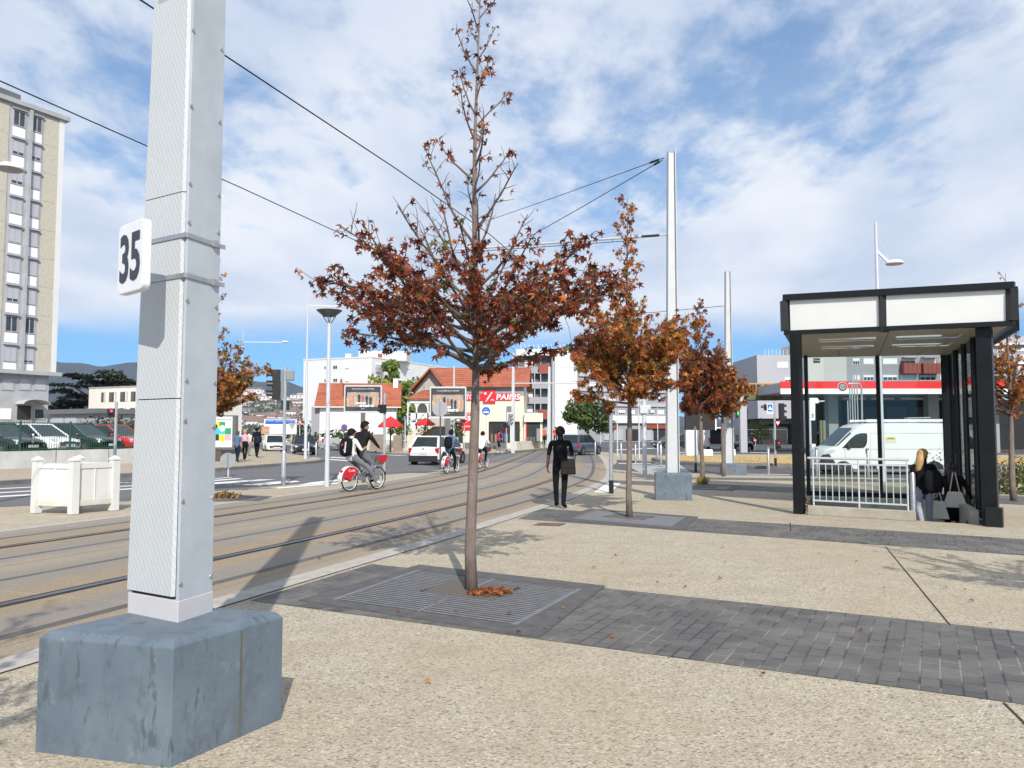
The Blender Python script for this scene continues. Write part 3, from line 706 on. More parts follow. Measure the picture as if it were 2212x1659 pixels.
dep = Vector((e2.x, e2.y, 0)) * 5.75
def obar(name, a, q, w, h, m, bev=.004):
    b = MB(); b.bar(a, q, w, h); return b.build(name, m, sh, world=True, bevel=bev)
f1 = (TR - TL).normalized()
zt_, zb_ = Vector((0, 0, -.045)), Vector((0, 0, .045))
mz = lambda p, q, k: p.lerp(q, k)
obar('fascia_rail', TL + zt_, TR + zt_, .14, .13, M_SHF); obar('fascia_rail', BLc + zb_, BRc + zb_, .12, .09, M_SHF)
obar('fascia_rail', TL - Vector((0, 0, .11)), BLc + Vector((0, 0, .09)), .16, .12, M_SHF); 
obar('fascia_rail', TR - Vector((0, 0, .11)) - f1 * .05, BRc + Vector((0, 0, .09)) - f1 * .05, .16, .14, M_SHF)
mt, mb_ = SZ(1931.5, 620, FL, e1), None
kx = .4735
obar('fascia_post', TL.lerp(TR, kx) + Vector((0, 0, -.11)) - Vector((*nout, 0)) * 0, BLc.lerp(BRc, kx) + Vector((0, 0, -.02)), .075, .15, M_SHF)
for a_, q_ in ((.03, kx - .008), (kx + .012, .965)):
    p = [TL.lerp(TR, a_), TL.lerp(TR, q_), BLc.lerp(BRc, q_), BLc.lerp(BRc, a_)]; p[0] = p[0] - Vector((0, 0, .1)); p[1] = p[1] - Vector((0, 0, .1)); p[2] = p[2] + Vector((0, 0, .08)); p[3] = p[3] + Vector((0, 0, .08))
    b = MB(); b.slab(p, Vector((e2.x, e2.y, 0)) * .03); b.build('sign_panel', M_PANEL, sh, world=True)
TLb, TRb, BLb, BRb = TL + dep, TR + dep, BLc + dep, BRc + dep
b = MB(); s_ = Vector((*e2, 0)) * .08
b.hexa([TL + s_ - zb_, TR + s_ - zb_, TRb - zb_, TLb - zb_], [TL + s_, TR + s_, TRb, TLb]); b.build('roof', M_SHF, sh, world=True)
for a_, q_, w in ((TL + s_, TLb, BLc), (TR + s_, TRb, BRc)):
    b = MB(); hgt = Vector((0, 0, TL.z - BLc.z)); b.hexa([a_ - hgt, q_ - hgt, q_ - hgt + f1 * .06, a_ - hgt + f1 * .06], [a_ - Vector((0, 0, .05)), q_ - Vector((0, 0, .05)), q_ - Vector((0, 0, .05)) + f1 * .06, a_ - Vector((0, 0, .05)) + f1 * .06]); b.build('side_fascia', M_SHF, sh, world=True)
# soffit with four slots open to the sky
def sp(x, y, dz=0.0): return BLc.lerp(BRc, x) + dep * y + Vector((0, 0, .02 + dz))
xs_ = [0.02, .16, .455, .545, .84, .98]; ys_ = [.02, .20, .36, .48, .64, .98]
b = MB()
for i in range(5):
    for j in range(5):
        if i in (1, 3) and j in (1, 3): continue
        b.hexa([sp(xs_[i], ys_[j]), sp(xs_[i + 1], ys_[j]), sp(xs_[i + 1], ys_[j + 1]), sp(xs_[i], ys_[j + 1])], [sp(xs_[i], ys_[j], .03), sp(xs_[i + 1], ys_[j], .03), sp(xs_[i + 1], ys_[j + 1], .03), sp(xs_[i], ys_[j + 1], .03)])
b.build('soffit', M_SOFF, sh, world=True)
ML = mat('soffit_light_cover', (.72, .74, .74), .12, var=.1, scale=2)
for i in (1, 3):
    for j in (1, 3):
        b = MB(); b.hexa([sp(xs_[i], ys_[j], .035), sp(xs_[i + 1], ys_[j], .035), sp(xs_[i + 1], ys_[j + 1], .035), sp(xs_[i], ys_[j + 1], .035)], [sp(xs_[i], ys_[j], .045), sp(xs_[i + 1], ys_[j], .045), sp(xs_[i + 1], ys_[j + 1], .045), sp(xs_[i], ys_[j + 1], .045)]); b.build('light_cover', ML, sh, world=True)
b = MB()
for a_, q_ in ((sp(.5, .02, -.002), sp(.5, .98, -.002)), (sp(.27, .66, -.002), sp(.25, .97, -.002)), (sp(.74, .66, -.002), sp(.72, .97, -.002))): b.bar(a_, q_, .012, .003)
b.build('soffit_joint', M_SLOT, sh, world=True)
def zroof(p): # underside height at a plan point
    s1 = (p - V2(BLc.x, BLc.y)).dot(e1) / (V2(BRc.x, BRc.y) - V2(BLc.x, BLc.y)).length; return BLc.z + (BRc.z - BLc.z) * s1 + .01
def column(p, w, d, name='column', m=M_SHB, z0=0.0):
    b = MB(); b.box((*p, (z0 + zroof(p)) / 2), (w, d, zroof(p) - z0), rz=ang); b.build(name, m, sh, world=True, bevel=.008)
nI = e2
column(FL + e1 * .10 + nI * .10, .19, .20); column(FR - e1 * .13 + nI * .12, .25, .22)
column(BL_ + e1 * .06, .08, .10, 'rear_post', M_SHF); column(BR_ - e1 * .10, .22, .2, 'rear_post', M_SHF)
pm = BL_.lerp(BR_, .52); column(pm, .085, .10, 'rear_post', M_SHF)
for k, w in ((.30, .12), (.52, .10), (.74, .12)): column(FR.lerp(BR_, k) - e1 * .08, .10, w, 'side_post', M_SHF)
b = MB(); b.box((*(FR - e1 * .10 - e2 * .06), .17), (.26, .2, .34), rz=ang); b.build('plinth', M_SHF, sh, world=True, bevel=.01)
for a_, q_ in ((BL_, BR_), (FR - e1 * .08, BR_ - e1 * .08)):
    obar('bottom_rail', Vector((*a_, .07)), Vector((*q_, .07)), .09, .12, M_SHF)
def pane(a_, q_, m=M_GLASS, z0=.14):
    a_ = V2(*a_); q_ = V2(*q_); n = V2((q_ - a_).y, -(q_ - a_).x).normalized() * .004; za, zb = zroof(a_) - .01, zroof(q_) - .01
    b = MB(); b.hexa([(*(a_ - n), z0), (*(q_ - n), z0), (*(q_ + n), z0), (*(a_ + n), z0)], [(*(a_ - n), za), (*(q_ - n), zb), (*(q_ + n), zb), (*(a_ + n), za)]); b.build('glass_pane', m, sh, world=True)
pane(BL_ + e1 * .1, pm - e1 * .05); pane(pm + e1 * .05, BR_ - e1 * .22)
ks = [.05, .30, .52, .74, .97]
for a_, q_ in zip(ks[:-1], ks[1:]): pane(FR.lerp(BR_, a_ + .015) - e1 * .08, FR.lerp(BR_, q_ - .015) - e1 * .08, M_GLASSD)
# kerb with railing along the front left, stairwell walls and steps
k0, k1 = FL + e1 * .27, V2(*G(1975, 1128).xy)
k1 = FL + e1 * (k1 - FL).length
b = MB(); q = [k0, k1, k1 + e2 * .22, k0 + e2 * .22]; b.prism([tuple(p) for p in q], 0, .185); b.build('kerb_wall', M_CONC, sh, world=True, bevel=.012)
rl_ = thing('railing', (*((k0 + k1) / 2), 0), 'white metal railing with thin upright bars on the concrete kerb of the shelter', 'railing')
b = MB(); r0 = k0 + e2 * .1 + e1 * .02; r1 = k1 + e2 * .1 - e1 * .12; M_RAILW = mat('railing_paint', (.62, .64, .65), .35, .3, var=.05)
b.tube([(*r0, 1.14), (*(r1 + e1 * .04), 1.14)], .024, 8); b.build('handrail', M_RAILW, rl_, world=True, smooth=True)
for z in (1.03, .29): b = MB(); b.bar((*(r0 + e1 * .08), z), (*(r1), z), .02, .03); b.build('rail', M_RAILW, rl_, world=True)
n_ = 14
for k in range(n_ + 1):
    p = (r0 + e1 * .1).lerp(r1, k / n_); post = k in (0, 7, n_); b = MB(); b.tube([(*p, .17 if post else .29), (*p, 1.12 if post else 1.03)], .017 if post else .009, 6); b.build('post' if post else 'bar', M_RAILW, rl_, world=True)
hp = k1 + e2 * .25 - e1 * .02
o = thing('handrail_post', (*hp, 0), 'thick brushed steel handrail post at the top of the underpass stairs', 'handrail')
b = MB(); b.tube([(*hp, -.05), (*hp, .86), (*(hp), .90)], [.05, .05, .03], 14); b.build('post', M_STEEL, o, world=True, smooth=True)
b = MB(); b.tube([(*hp, .86), (*(hp + e2 * .12), .84), (*(hp + e2 * 3.2), -1.2)], .03, 8); b.build('handrail', M_STEEL, o, world=True, smooth=True)
b = MB(); H4 = HOLE
for i in range(4):
    j = (i + 1) % 4; b.add([(*H4[i], -.002), (*H4[j], -.002), (*H4[j], -3.2), (*H4[i], -3.2)], [(0, 1, 2, 3)])
struct(b.build('stairwell_wall', M_TILE, fix=False))
b = MB(); b.sheet([tuple(p) for p in H4], -3.19); struct(b.build('stairwell_floor', M_ASPH))
b = MB(); s0 = k1 + e1 * .02; wd = (FR - s0).dot(e1) - .38; fr0 = H4[0] + (H4[1] - H4[0]) * ((s0 - H4[0]).dot(e1) / (H4[1] - H4[0]).length)
for k in range(17):
    p = fr0 + e2 * (.05 + .30 * k); z = -.17 * (k + 1) + .10; q = [p, p + e1 * wd, p + e1 * wd + e2 * .30, p + e2 * .30]; b.prism([tuple(x) for x in q], -3.1, z)
struct(b.build('stairs', mat('stair_stone', (.20, .19, .18), .8, var=.2)))
b = MB(); a_ = FR - e1 * .42 + e2 * .35; b.hexa([(*a_, -1), (*(a_ + e1 * .14), -1), (*(a_ + e1 * .14 + e2 * 2.2), -1), (*(a_ + e2 * 2.2), -1)], [(*a_, .24), (*(a_ + e1 * .14), .24), (*(a_ + e1 * .14 + e2 * 2.2), .24), (*(a_ + e2 * 2.2), .24)]); b.build('parapet', M_CONC, sh, world=True, bevel=.01)
b = MB(); b.tube([P(2089, 1131, 14.9), P(2121, 1033, 16.4)], .022, 8); b.build('handrail', M_DARKST, sh, world=True, smooth=True)
# ================================================================ trees
def leafmat(name, col, tr=.35):
    m = bpy.data.materials.new(name); m.use_nodes = True; t = m.node_tree; t.nodes.clear()
    o = t.nodes.new('ShaderNodeOutputMaterial'); mx_ = t.nodes.new('ShaderNodeMixShader'); mx_.inputs[0].default_value = tr
    d = t.nodes.new('ShaderNodeBsdfPrincipled'); d.inputs['Roughness'].default_value = .55; e = t.nodes.new('ShaderNodeBsdfTranslucent')
    tcn = t.nodes.new('ShaderNodeTexCoord'); n = t.nodes.new('ShaderNodeTexNoise'); n.inputs['Scale'].default_value = 6; t.links.new(tcn.outputs['Object'], n.inputs['Vector'])
    x = t.nodes.new('ShaderNodeMix'); x.data_type = 'RGBA'; mr = t.nodes.new('ShaderNodeMapRange'); mr.inputs[1].default_value = .3; mr.inputs[2].default_value = .7; t.links.new(n.outputs[0], mr.inputs[0]); t.links.new(mr.outputs[0], x.inputs[0])
    x.inputs['A'].default_value = tuple(k * .6 for k in col) + (1,); x.inputs['B'].default_value = tuple(min(1, k * 1.35) for k in col) + (1,)
    t.links.new(x.outputs['Result'], d.inputs['Base Color']); t.links.new(x.outputs['Result'], e.inputs[0])
    t.links.new(d.outputs[0], mx_.inputs[1]); t.links.new(e.outputs[0], mx_.inputs[2]); t.links.new(mx_.outputs[0], o.inputs[0]); return m
LV = dict(maroon=leafmat('leaf_maroon', (.115, .028, .016)), rust=leafmat('leaf_rust', (.25, .055, .02)), orange=leafmat('leaf_orange', (.42, .13, .025)), amber=leafmat('leaf_amber', (.50, .23, .04)), brown=leafmat('leaf_brown', (.13, .055, .022)),
          olive=leafmat('leaf_olive', (.11, .12, .02)), green=leafmat('leaf_green', (.07, .13, .025)), lime=leafmat('leaf_lime', (.17, .26, .05)), dark=leafmat('leaf_dark', (.022, .045, .018)), cedar=leafmat('leaf_cedar', (.035, .055, .03)), yellow=leafmat('leaf_yellow', (.36, .34, .06)))
t = TM('bark', .9); m_ = t.mapping(scale=(1, 1, .35)); c = t.mix(t.mr(t.noise(14, 6, .7, m_), .3, .7), (.11, .082, .07), (.235, .19, .165)); c = t.mix(t.mr(t.noise(3.2, 4), .6, .68, 0, .6), c, (.09, .07, .062)); c = t.mix(t.mr(t.noise(5, 3), .66, .74, 0, .4), c, (.26, .25, .14)); t.bump(t.noise(40, 5, .7, m_), .6, .01); M_BARK = t.col(c)
M_TWIG = mat('twig', (.115, .085, .07), .85, var=.2)
def star(b, p, n, up, s, m, rg, lobes=5):
    n = n.normalized(); a = up - n * up.dot(n)
    a = a.normalized() if a.length > 1e-3 else n.orthogonal().normalized(); c = n.cross(a); o = len(b.v); b.v.append(tuple(p + n * s * .08))
    cnt = lobes * 2; curl = rg.uniform(.02, .95)
    for k in range(cnt):
        w = 2 * math.pi * k / cnt + .3; tip = k % 2 == 0
        r = s * (.52 if tip else .21) * rg.uniform(.85, 1.12); q = p + (a * math.cos(w) + c * math.sin(w)) * r - n * (r * curl if tip else 0)
        b.v.append(tuple(q))
    for k in range(cnt): b.f.append((o, o + 1 + k, o + 1 + (k + 1) % cnt)); b.m.append(m)
def blade(b, p, n, up, s, m, rg):
    n = n.normalized(); a = up - n * up.dot(n)
    a = a.normalized() if a.length > 1e-3 else n.orthogonal().normalized(); c = n.cross(a)
    v = [p, p + a * s * .5 + c * s * .3, p + a * s, p + a * s * .5 - c * s * .3]; o = len(b.v); b.v += [tuple(x) for x in v]; b.f.append((o, o + 1, o + 2, o + 3)); b.m.append(m)
def rvec(rg):
    while 1:
        v = Vector((rg.uniform(-1, 1), rg.uniform(-1, 1), rg.uniform(-1, 1)))
        if .05 < v.length < 1: return v.normalized()
def interp(tab, z):
    if z <= tab[0][0]: return tab[0][1]
    for (a, x), (c, y) in zip(tab[:-1], tab[1:]):
        if z <= c: return x + (y - x) * (z - a) / (c - a)
    return tab[-1][1]
def sweetgum(base, h, label, seed, zlow, lens, dens, size, mats, trunk_r, nb=34, lean=0.0, elev=(18, 52), group='autumn street trees in the plaza', aztab=None, low=.62, lowz=.95, upk=.8, rise=(-.02, .13), fol=.18, name='sweetgum_tree'):
    rg = random.Random(seed); o = thing(name, (base[0], base[1], 0), label, 'tree', group); B = MB(); T = MB(); Lf = MB()
    tp = []; n = 14
    for k in range(n + 1):
        f = k / n; tp.append(Vector((base[0] + lean * f + .02 * math.sin(f * 9 + seed) * (1 if k else 0), base[1] + .02 * math.cos(f * 7 + seed) * (1 if k else 0), h * f)))
    def tr(z):
        f = z / h; return trunk_r * (1.12 if f < .02 else (1 - .28 * min(1, f / (zlow / h)) if z < zlow else .72 * max(0, 1 - (z - zlow) / (h - zlow)) ** .8 * .80 + .03))
    def tpos(z):
        f = min(.9999, z / h) * n; i = int(f); return tp[i].lerp(tp[i + 1], f - i)
    B.tube([p if k else p - Vector((0, 0, .02)) for k, p in enumerate(tp)], [max(.006, tr(p.z)) for p in tp], 14); B.build('trunk', M_BARK, o, world=True, smooth='all')
    def leaf_at(p, k=1):
        d = rvec(rg); q = p + d * size * .5; w = rg.random(); m = 0; acc = 0
        for i, (nm, wt) in enumerate(mats):
            acc += wt
            if w <= acc: m = i; break
        nrm = rvec(rg); nrm.z = abs(nrm.z) * .7; star(Lf, q - Vector((0, 0, size * .3)), nrm, -d + Vector((0, 0, .3)), size * rg.uniform(.55, 1.3), m, rg)
    az = rg.uniform(0, 6.28); nlow = int(nb * low)
    for k in range(nb):
        f = (k + .5) / nb; isl_ = k < nlow; az += 2.4 + rg.uniform(-.35, .35)
        z0 = zlow + lowz * ((k + .5) / nlow) ** 1.2 if isl_ else zlow + lowz * .7 + (h - zlow - lowz * .7) * ((k - nlow + .5) / (nb - nlow)) ** 1.15 * .97
        Ln = interp(lens, z0) * rg.uniform(.75, 1.15); el = R(rg.uniform(*elev)) if isl_ else R(rg.uniform(38, 62))
        if not isl_: Ln *= upk
        if aztab: Ln *= aztab(az, z0)
        d = Vector((math.cos(az) * math.cos(el), math.sin(az) * math.cos(el), math.sin(el))); p = tpos(z0); pts = [p]; seg = 7
        r0 = max(.008, min(tr(z0) * .55, .012 + Ln * .011))
        for i in range(seg):
            d = (d + Vector((rg.uniform(-.14, .14), rg.uniform(-.14, .14), rg.uniform(*(rise if isl_ else (-.02, .13)))))).normalized(); p = p + d * Ln / seg; pts.append(p)
        T.tube(pts, [r0 * (1 - .8 * i / seg) + .002 for i in range(seg + 1)], 6, cap=False)
        nsub = max(3, int(Ln * 9))
        for s_ in range(nsub):
            ff = fol + (1 - fol) * (s_ + rg.random()) / nsub; x = ff * seg; i = min(seg - 1, int(x)); q = pts[i].lerp(pts[i + 1], x - i)
            dd = ((pts[i + 1] - pts[i]).normalized() + rvec(rg) * .95 + Vector((0, 0, .2))).normalized(); sl = Ln * rg.uniform(.12, .32) * (1.2 - ff * .5); sp_ = [q]
            for j in range(3): dd = (dd + rvec(rg) * .25).normalized(); q = q + dd * sl / 3; sp_.append(q)
            T.tube(sp_, [.0055, .0045, .0035, .002], 4, cap=False)
            dn = interp(dens, q.z)
            m_ = dn * sl * 10
            cnt = int(m_) + (1 if rg.random() < m_ - int(m_) else 0)
            for j in range(cnt): w = rg.random() ** .6 * 3; i2 = min(2, int(w)); leaf_at(sp_[i2].lerp(sp_[i2 + 1], w - i2))
        for j in range(int(interp(dens, pts[-1].z) * 3)): leaf_at(pts[-1] + rvec(rg) * .05)
    zz = zlow + .3 * (h - zlow)
    while zz < h:
        if rg.random() < interp(dens, zz) * .35 + .1: leaf_at(tpos(zz) + rvec(rg) * .06)
        zz += .05
    T.build('branches', M_TWIG, o, world=True, fix=False, smooth='all'); Lf.build('crown', [LV[k] for k, _ in mats], o, world=True, fix=False)
    return o
def azt(az, z):                                        # nearest tree: wider towards the left, one bare limb to the right
    c = math.cos(az); return 1.0 + (.10 if c < -.3 else (-.08 if c > .3 else -.12))
t1 = sweetgum(G(1018, 1275).xy, 6.55, 'nearest street tree with dark rust red leaves and a nearly bare top', 11, 2.28,
    [(2.2, 1.6), (2.6, 1.7), (3.1, 1.35), (3.5, 1.2), (4.0, .95), (4.6, .8), (5.2, .7), (5.8, .5), (6.4, .25)],
    [(2.2, 3.3), (2.6, 3.6), (3.3, 3.2), (3.65, 1.5), (3.9, .25), (4.45, .2), (4.6, .9), (5.3, 1.0), (6.6, 1.3)], .088,
    [('rust', .42), ('maroon', .44), ('orange', .08), ('olive', .06)], .062, nb=64, lean=.06, elev=(4, 42), aztab=azt, low=.60, lowz=.75, upk=.85, rise=(-.05, .07), fol=.33)
t2 = sweetgum(G(1360, 1118).xy, 6.35, 'orange street tree between the walking man and the second mast', 5, 2.2,
    [(2.1, 1.35), (2.5, 1.5), (3.2, 1.3), (3.8, .95), (4.6, .65), (5.4, .5), (6.2, .25)],
    [(2.1, 9), (3.3, 8.5), (3.7, 5), (4.2, 2.8), (6.4, 3)], .11, [('orange', .42), ('rust', .25), ('amber', .17), ('olive', .16)], .062, nb=62, elev=(0, 58), lowz=1.2)
t3 = sweetgum(G(1517, 1046).xy, 5.9, 'brownish red street tree with a tuft of dry grass at its foot', 8, 2.3,
    [(2.2, 1.1), (2.7, 1.25), (3.3, 1.1), (4, .8), (5, .5), (6, .25)],
    [(2.2, 13), (3.6, 11), (4.1, 5), (6, 2.4)], .12, [('brown', .34), ('rust', .34), ('maroon', .14), ('orange', .18)], .075, nb=60, elev=(-4, 60), lowz=1.4)
t4 = sweetgum(G(1563, 1029).xy, 5.0, 'brown and amber street tree in front of the farther mast on a block', 21, 2.2,
    [(2.2, 1.1), (2.7, 1.35), (3.3, 1.1), (4, .7), (5, .3)],
    [(2.2, 13), (3.4, 10), (3.9, 4), (5, 2)], .125, [('brown', .3), ('rust', .2), ('orange', .25), ('amber', .25)], .075, nb=56, elev=(-4, 55), lowz=1.2)
t5 = sweetgum(G(452, 1074).xy, 6.2, 'orange street tree mostly hidden behind the numbered mast', 31, 2.0,
    [(1.9, 1.3), (2.6, 1.45), (3.2, 1.1), (4, .8), (5, .6), (6, .3)],
    [(2.0, 11), (3.0, 8), (3.6, 3), (6, 1.8)], .11, [('brown', .25), ('orange', .36), ('amber', .17), ('olive', .22)], .07, nb=44, elev=(5, 45))
t6 = sweetgum(G(2190, 1082).xy, 5.6, 'sparse orange tree right of the black shelter', 17, 2.0,
    [(2.0, .9), (2.7, 1.1), (3.4, 1.0), (4.4, .6), (5.5, .25)],
    [(2.0, 4.5), (3.4, 4.5), (4.2, 1.6), (5.5, .8)], .1, [('orange', .42), ('rust', .2), ('amber', .16), ('olive', .22)], .075, nb=36, elev=(10, 50))
sweetgum((-3.1, .5), 5.6, 'street tree just behind the viewpoint near the tracks', 41, 2.2, [(2.2, 1.1), (3, 1.1), (4, .8), (5.5, .3)], [(2.2, 3.2), (3.6, 3.0), (4.2, 1.5), (6, .8)], .09, [('orange', .5), ('rust', .5)], .07, nb=34, elev=(5, 40))
sweetgum((6.5, 5.0), 5.6, 'street tree just outside the right edge of the view', 43, 2.2, [(2.2, 1.0), (3, 1.2), (4, .8), (5.5, .3)], [(2.2, 2.4), (3.6, 2.4), (4.2, 1.2), (6, .8)], .09, [('orange', .5), ('rust', .5)], .07, nb=34, elev=(5, 40))
# leafy crowns of the farther green trees
def leafy(loc, h, crown, label, seed, mats, n, s, trunk_r=.12, name='leafy_tree', group=None, z0=0.0, gaps=.42, cat='tree', trunk=True):
    rg = random.Random(seed); o = thing(name, (loc[0], loc[1], z0), label, cat, group)
    Lf = MB(); B = MB()
    if trunk:
        B.tube([(loc[0], loc[1], z0 - .02), (loc[0] + .05, loc[1], z0 + h * .35), (loc[0], loc[1] + .05, z0 + h * .75)], [trunk_r, trunk_r * .75, trunk_r * .3], 9)
        for k in range(9):
            a = rg.uniform(0, 6.28); zz = z0 + h * rg.uniform(.3, .6); rr = max(c[3] for c in crown) * .7
            B.tube([(loc[0], loc[1], zz), (loc[0] + math.cos(a) * rr * .5, loc[1] + math.sin(a) * rr * .5, zz + h * .12), (loc[0] + math.cos(a) * rr, loc[1] + math.sin(a) * rr, zz + h * .22)], [trunk_r * .4, trunk_r * .25, .01], 6)
        B.build('trunk', M_BARK, o, world=True, smooth='all')
    lobes = []
    for (x, y, z, r, rz) in crown:
        for k in range(10): d = rvec(rg); lobes.append((Vector((loc[0] + x + d.x * r * .75, loc[1] + y + d.y * r * .75, z0 + z + d.z * rz * .75)), r * rg.uniform(.25, .5), rg.random()))
    tot = 0
    while tot < n:
        c, r, tone = rg.choice(lobes); d = rvec(rg); rad = r * rg.uniform(.55, 1.05); p = c + d * rad
        if noise.noise(p * (1.6 / max(.3, r))) > gaps: continue
        w = rg.random() * .55 + tone * .45; m = min(len(mats) - 1, int(w * len(mats))); nn_ = (d + rvec(rg) * .6)
        star(Lf, p, nn_, rvec(rg), s * rg.uniform(.7, 1.3), m, rg) if n <= 2500 else blade(Lf, p, nn_, rvec(rg), s * rg.uniform(.7, 1.3), m, rg); tot += 1
    Lf.build('crown', [LV[k] for k in mats], o, world=True, fix=False); return o
p = G(1240, 963).xy; leafy((p[0] + .3, 86), 8, [(0, 0, 3.55, 2.5, 1.4), (1.0, 0, 2.9, 2.0, .9), (-.9, 0, 4.0, 1.8, 1.2)], 'round dark green tree standing between the tram masts and the blue car', 3, ['dark', 'green', 'green', 'olive'], 3200, .42, .16)
leafy(((862 - 1106) / FPX * 95, 95), 9, [(0, 0, 5.4, 2.7, 3.8), (1.2, 0, 6.6, 2.1, 2.2), (-2.0, 0, 6.9, 1.9, 1.6), (1.2, 0, 3.8, 2.8, 2.2), (-1.0, 0, 9.2, 1.2, .9)], 'light green tree between the two red-roofed houses', 9, ['green', 'lime', 'lime', 'yellow'], 5200, .5, .2)
# cedar with flat tiers
rg = random.Random(4); Yc = 92; o = thing('cedar_tree', ((205 - 1106) / FPX * Yc, Yc, 0), 'broad dark cedar with flat tiers of branches behind the white low building', 'tree'); B = MB(); Lf = MB()
cx0 = (205 - 1106) / FPX * Yc; B.tube([(cx0, Yc, 0), (cx0 + .3, Yc, 5), (cx0 - .2, Yc, 7.6)], [.5, .35, .1], 9)
for k in range(46):
    u = rg.uniform(118, 288); v = rg.uniform(800, 898); e_ = 1 - abs(u - 205) / 105; vmin = 795 + 45 * abs((u - 205) / 90) ** 2
    if v < vmin: v = vmin + rg.uniform(0, 18)
    if 190 < u < 220 and v < 812: v += 12
    c = P(u, v, Yc + rg.uniform(-2, 2)); rr = rg.uniform(.8, 1.7)
    B.tube([(cx0, Yc, max(2, c.z - abs(c.x - cx0) * .45)), c.lerp(Vector((cx0, Yc, c.z)), .4) - Vector((0, 0, .3)), c], [.12, .09, .03], 5)
    for j in range(230):
        a = rg.uniform(0, 6.28); q = rr * math.sqrt(rg.random()); p = c + Vector((math.cos(a) * q, math.sin(a) * q * .6, rg.uniform(-.16, .16) - .10 * q + .05)); blade(Lf, p, Vector((rg.uniform(-.5, .5), rg.uniform(-.5, .5), 1)), Vector((math.cos(a), math.sin(a), rg.uniform(-.5, .1))), rg.uniform(.25, .5), 0 if rg.random() < .6 else 1, rg)
B.build('trunk', M_BARK, o, world=True, smooth='all'); Lf.build('crown', [LV['cedar'], LV['olive']], o, world=True, fix=False)
# hedge right of the shelter, shrubs
def bush(c, r, n, label, seed, mats, s, cat='shrub', name='shrub', group=None):
    rg = random.Random(seed); o = MB(); 
    for k in range(n):
        d = rvec(rg); d.z = abs(d.z); rad = rg.uniform(.55, 1.02); p = Vector((c[0] + d.x * r[0] * rad, c[1] + d.y * r[1] * rad, c[2] + d.z * r[2] * rad)); blade(o, p, d + rvec(rg) * .7, rvec(rg) + Vector((0, 0, .5)), s * rg.uniform(.6, 1.3), rg.randrange(len(mats)), rg)
    return tag(o.build(name, [LV[k] for k in mats], fix=False), label, cat, group)
bush(((2215 - 1106) / FPX * 21.6, 21.6, 0), (1.1, .9, 1.05), 2600, 'dense hedge of glossy green and reddish leaves right of the shelter', 2, ['green', 'olive', 'lime', 'dark', 'orange'], .085, 'hedge', 'hedge')
p = G(1517, 1046); b = MB(); rg = random.Random(6)
for k in range(500):
    a = rg.uniform(0, 6.28); q = rg.uniform(.02, .16); d = Vector((math.cos(a), math.sin(a), 0)); s = d.orthogonal() * .007; r0 = p + d * q; tip = p + d * q * rg.uniform(1.2, 2.6) + Vector((0, 0, rg.uniform(.15, .36))); b.add([r0 - s, r0 + s, tip], [(0, 1, 2)], k % 2)
tag(b.build('grass_tuft', [M_DRY, LV['yellow']], fix=False), 'tuft of dry yellow grass at the foot of the brownish red tree', 'grass tuft')
bush((*G(1740, 1108).xy, 0.0), (.22, .16, .34), 60, 'dead brown weed at the left foot of the shelter', 7, ['brown', 'brown', 'rust'], .10, 'weed', 'weed')
bush((*G(1775, 1109).xy, .0), (.16, .12, .2), 40, 'small green weed growing against the kerb wall of the shelter', 9, ['olive', 'brown'], .07, 'weed', 'weed')
bush((*G(492, 1076).xy, 0), (.40, .35, .14), 260, 'low yellowing weeds in the tree grate left of the tracks', 10, ['amber', 'olive', 'brown'], .09, 'weed', 'weed')
bush((*G(2040, 1088).xy, .3), (1.0, .5, 1.0), 300, 'thin bush with small brownish leaves seen through the back of the shelter', 12, ['brown', 'olive', 'maroon'], .06)
# fallen leaves
rg = random.Random(3); b = MB()
cL = G(1052, 1285)
for k in range(210):
    a = rg.uniform(0, 6.28); q = rg.random() ** .7; p = Vector((cL.x + .03 + math.cos(a) * .24 * q, cL.y + .02 + math.sin(a) * .2 * q, .02 + rg.uniform(0, .03))); star(b, p, Vector((rg.uniform(-.6, .6), rg.uniform(-.6, .6), 1)), rvec(rg), rg.uniform(.035, .07), rg.choice((0, 0, 1, 2)), rg)
tag(b.build('leaf_litter', [LV['rust'], LV['orange'], LV['brown']], fix=False), 'heap of fallen rust coloured leaves beside the trunk in the big grate', 'leaf litter', kind='stuff')
spots = [(1283, 1228), (1555, 1252), (1562, 1251), (1480, 1271), (1330, 1202), (1860, 1366), (1649, 1463), (925, 1477), (1209, 1340), (1240, 1265), (734, 1321), (860, 1326), (941, 1306), (1217, 1318), (1262, 1320), (1178, 1363), (1930, 1222), (1910, 1274), (2044, 1274), (2100, 1301), (1850, 1216), (1770, 1198), (1700, 1212), (1450, 1246), (1420, 1262), (2085, 1278), (2140, 1352), (1780, 1277), (1100, 1330), (985, 1325), (1325, 1380), (1120, 1370), (1560, 1186), (1345, 1218), (876, 1193), (690, 1210)]
lf = None
for k, (u, v) in enumerate(spots):
    b = MB(); star(b, Vector((0, 0, .018)), Vector((rg.uniform(-.3, .3), rg.uniform(-.3, .3), 1)), rvec(rg), .062 * rg.uniform(.75, 1.15), 0, rg)
    o = b.build('fallen_leaf', LV[rg.choice(('orange', 'rust', 'amber', 'brown'))], fix=False); p = G(u, v); o.location = (p.x, p.y, 0.012); tag(o, 'curled autumn leaf lying loose on the plaza paving', 'leaf', 'scattered fallen leaves')
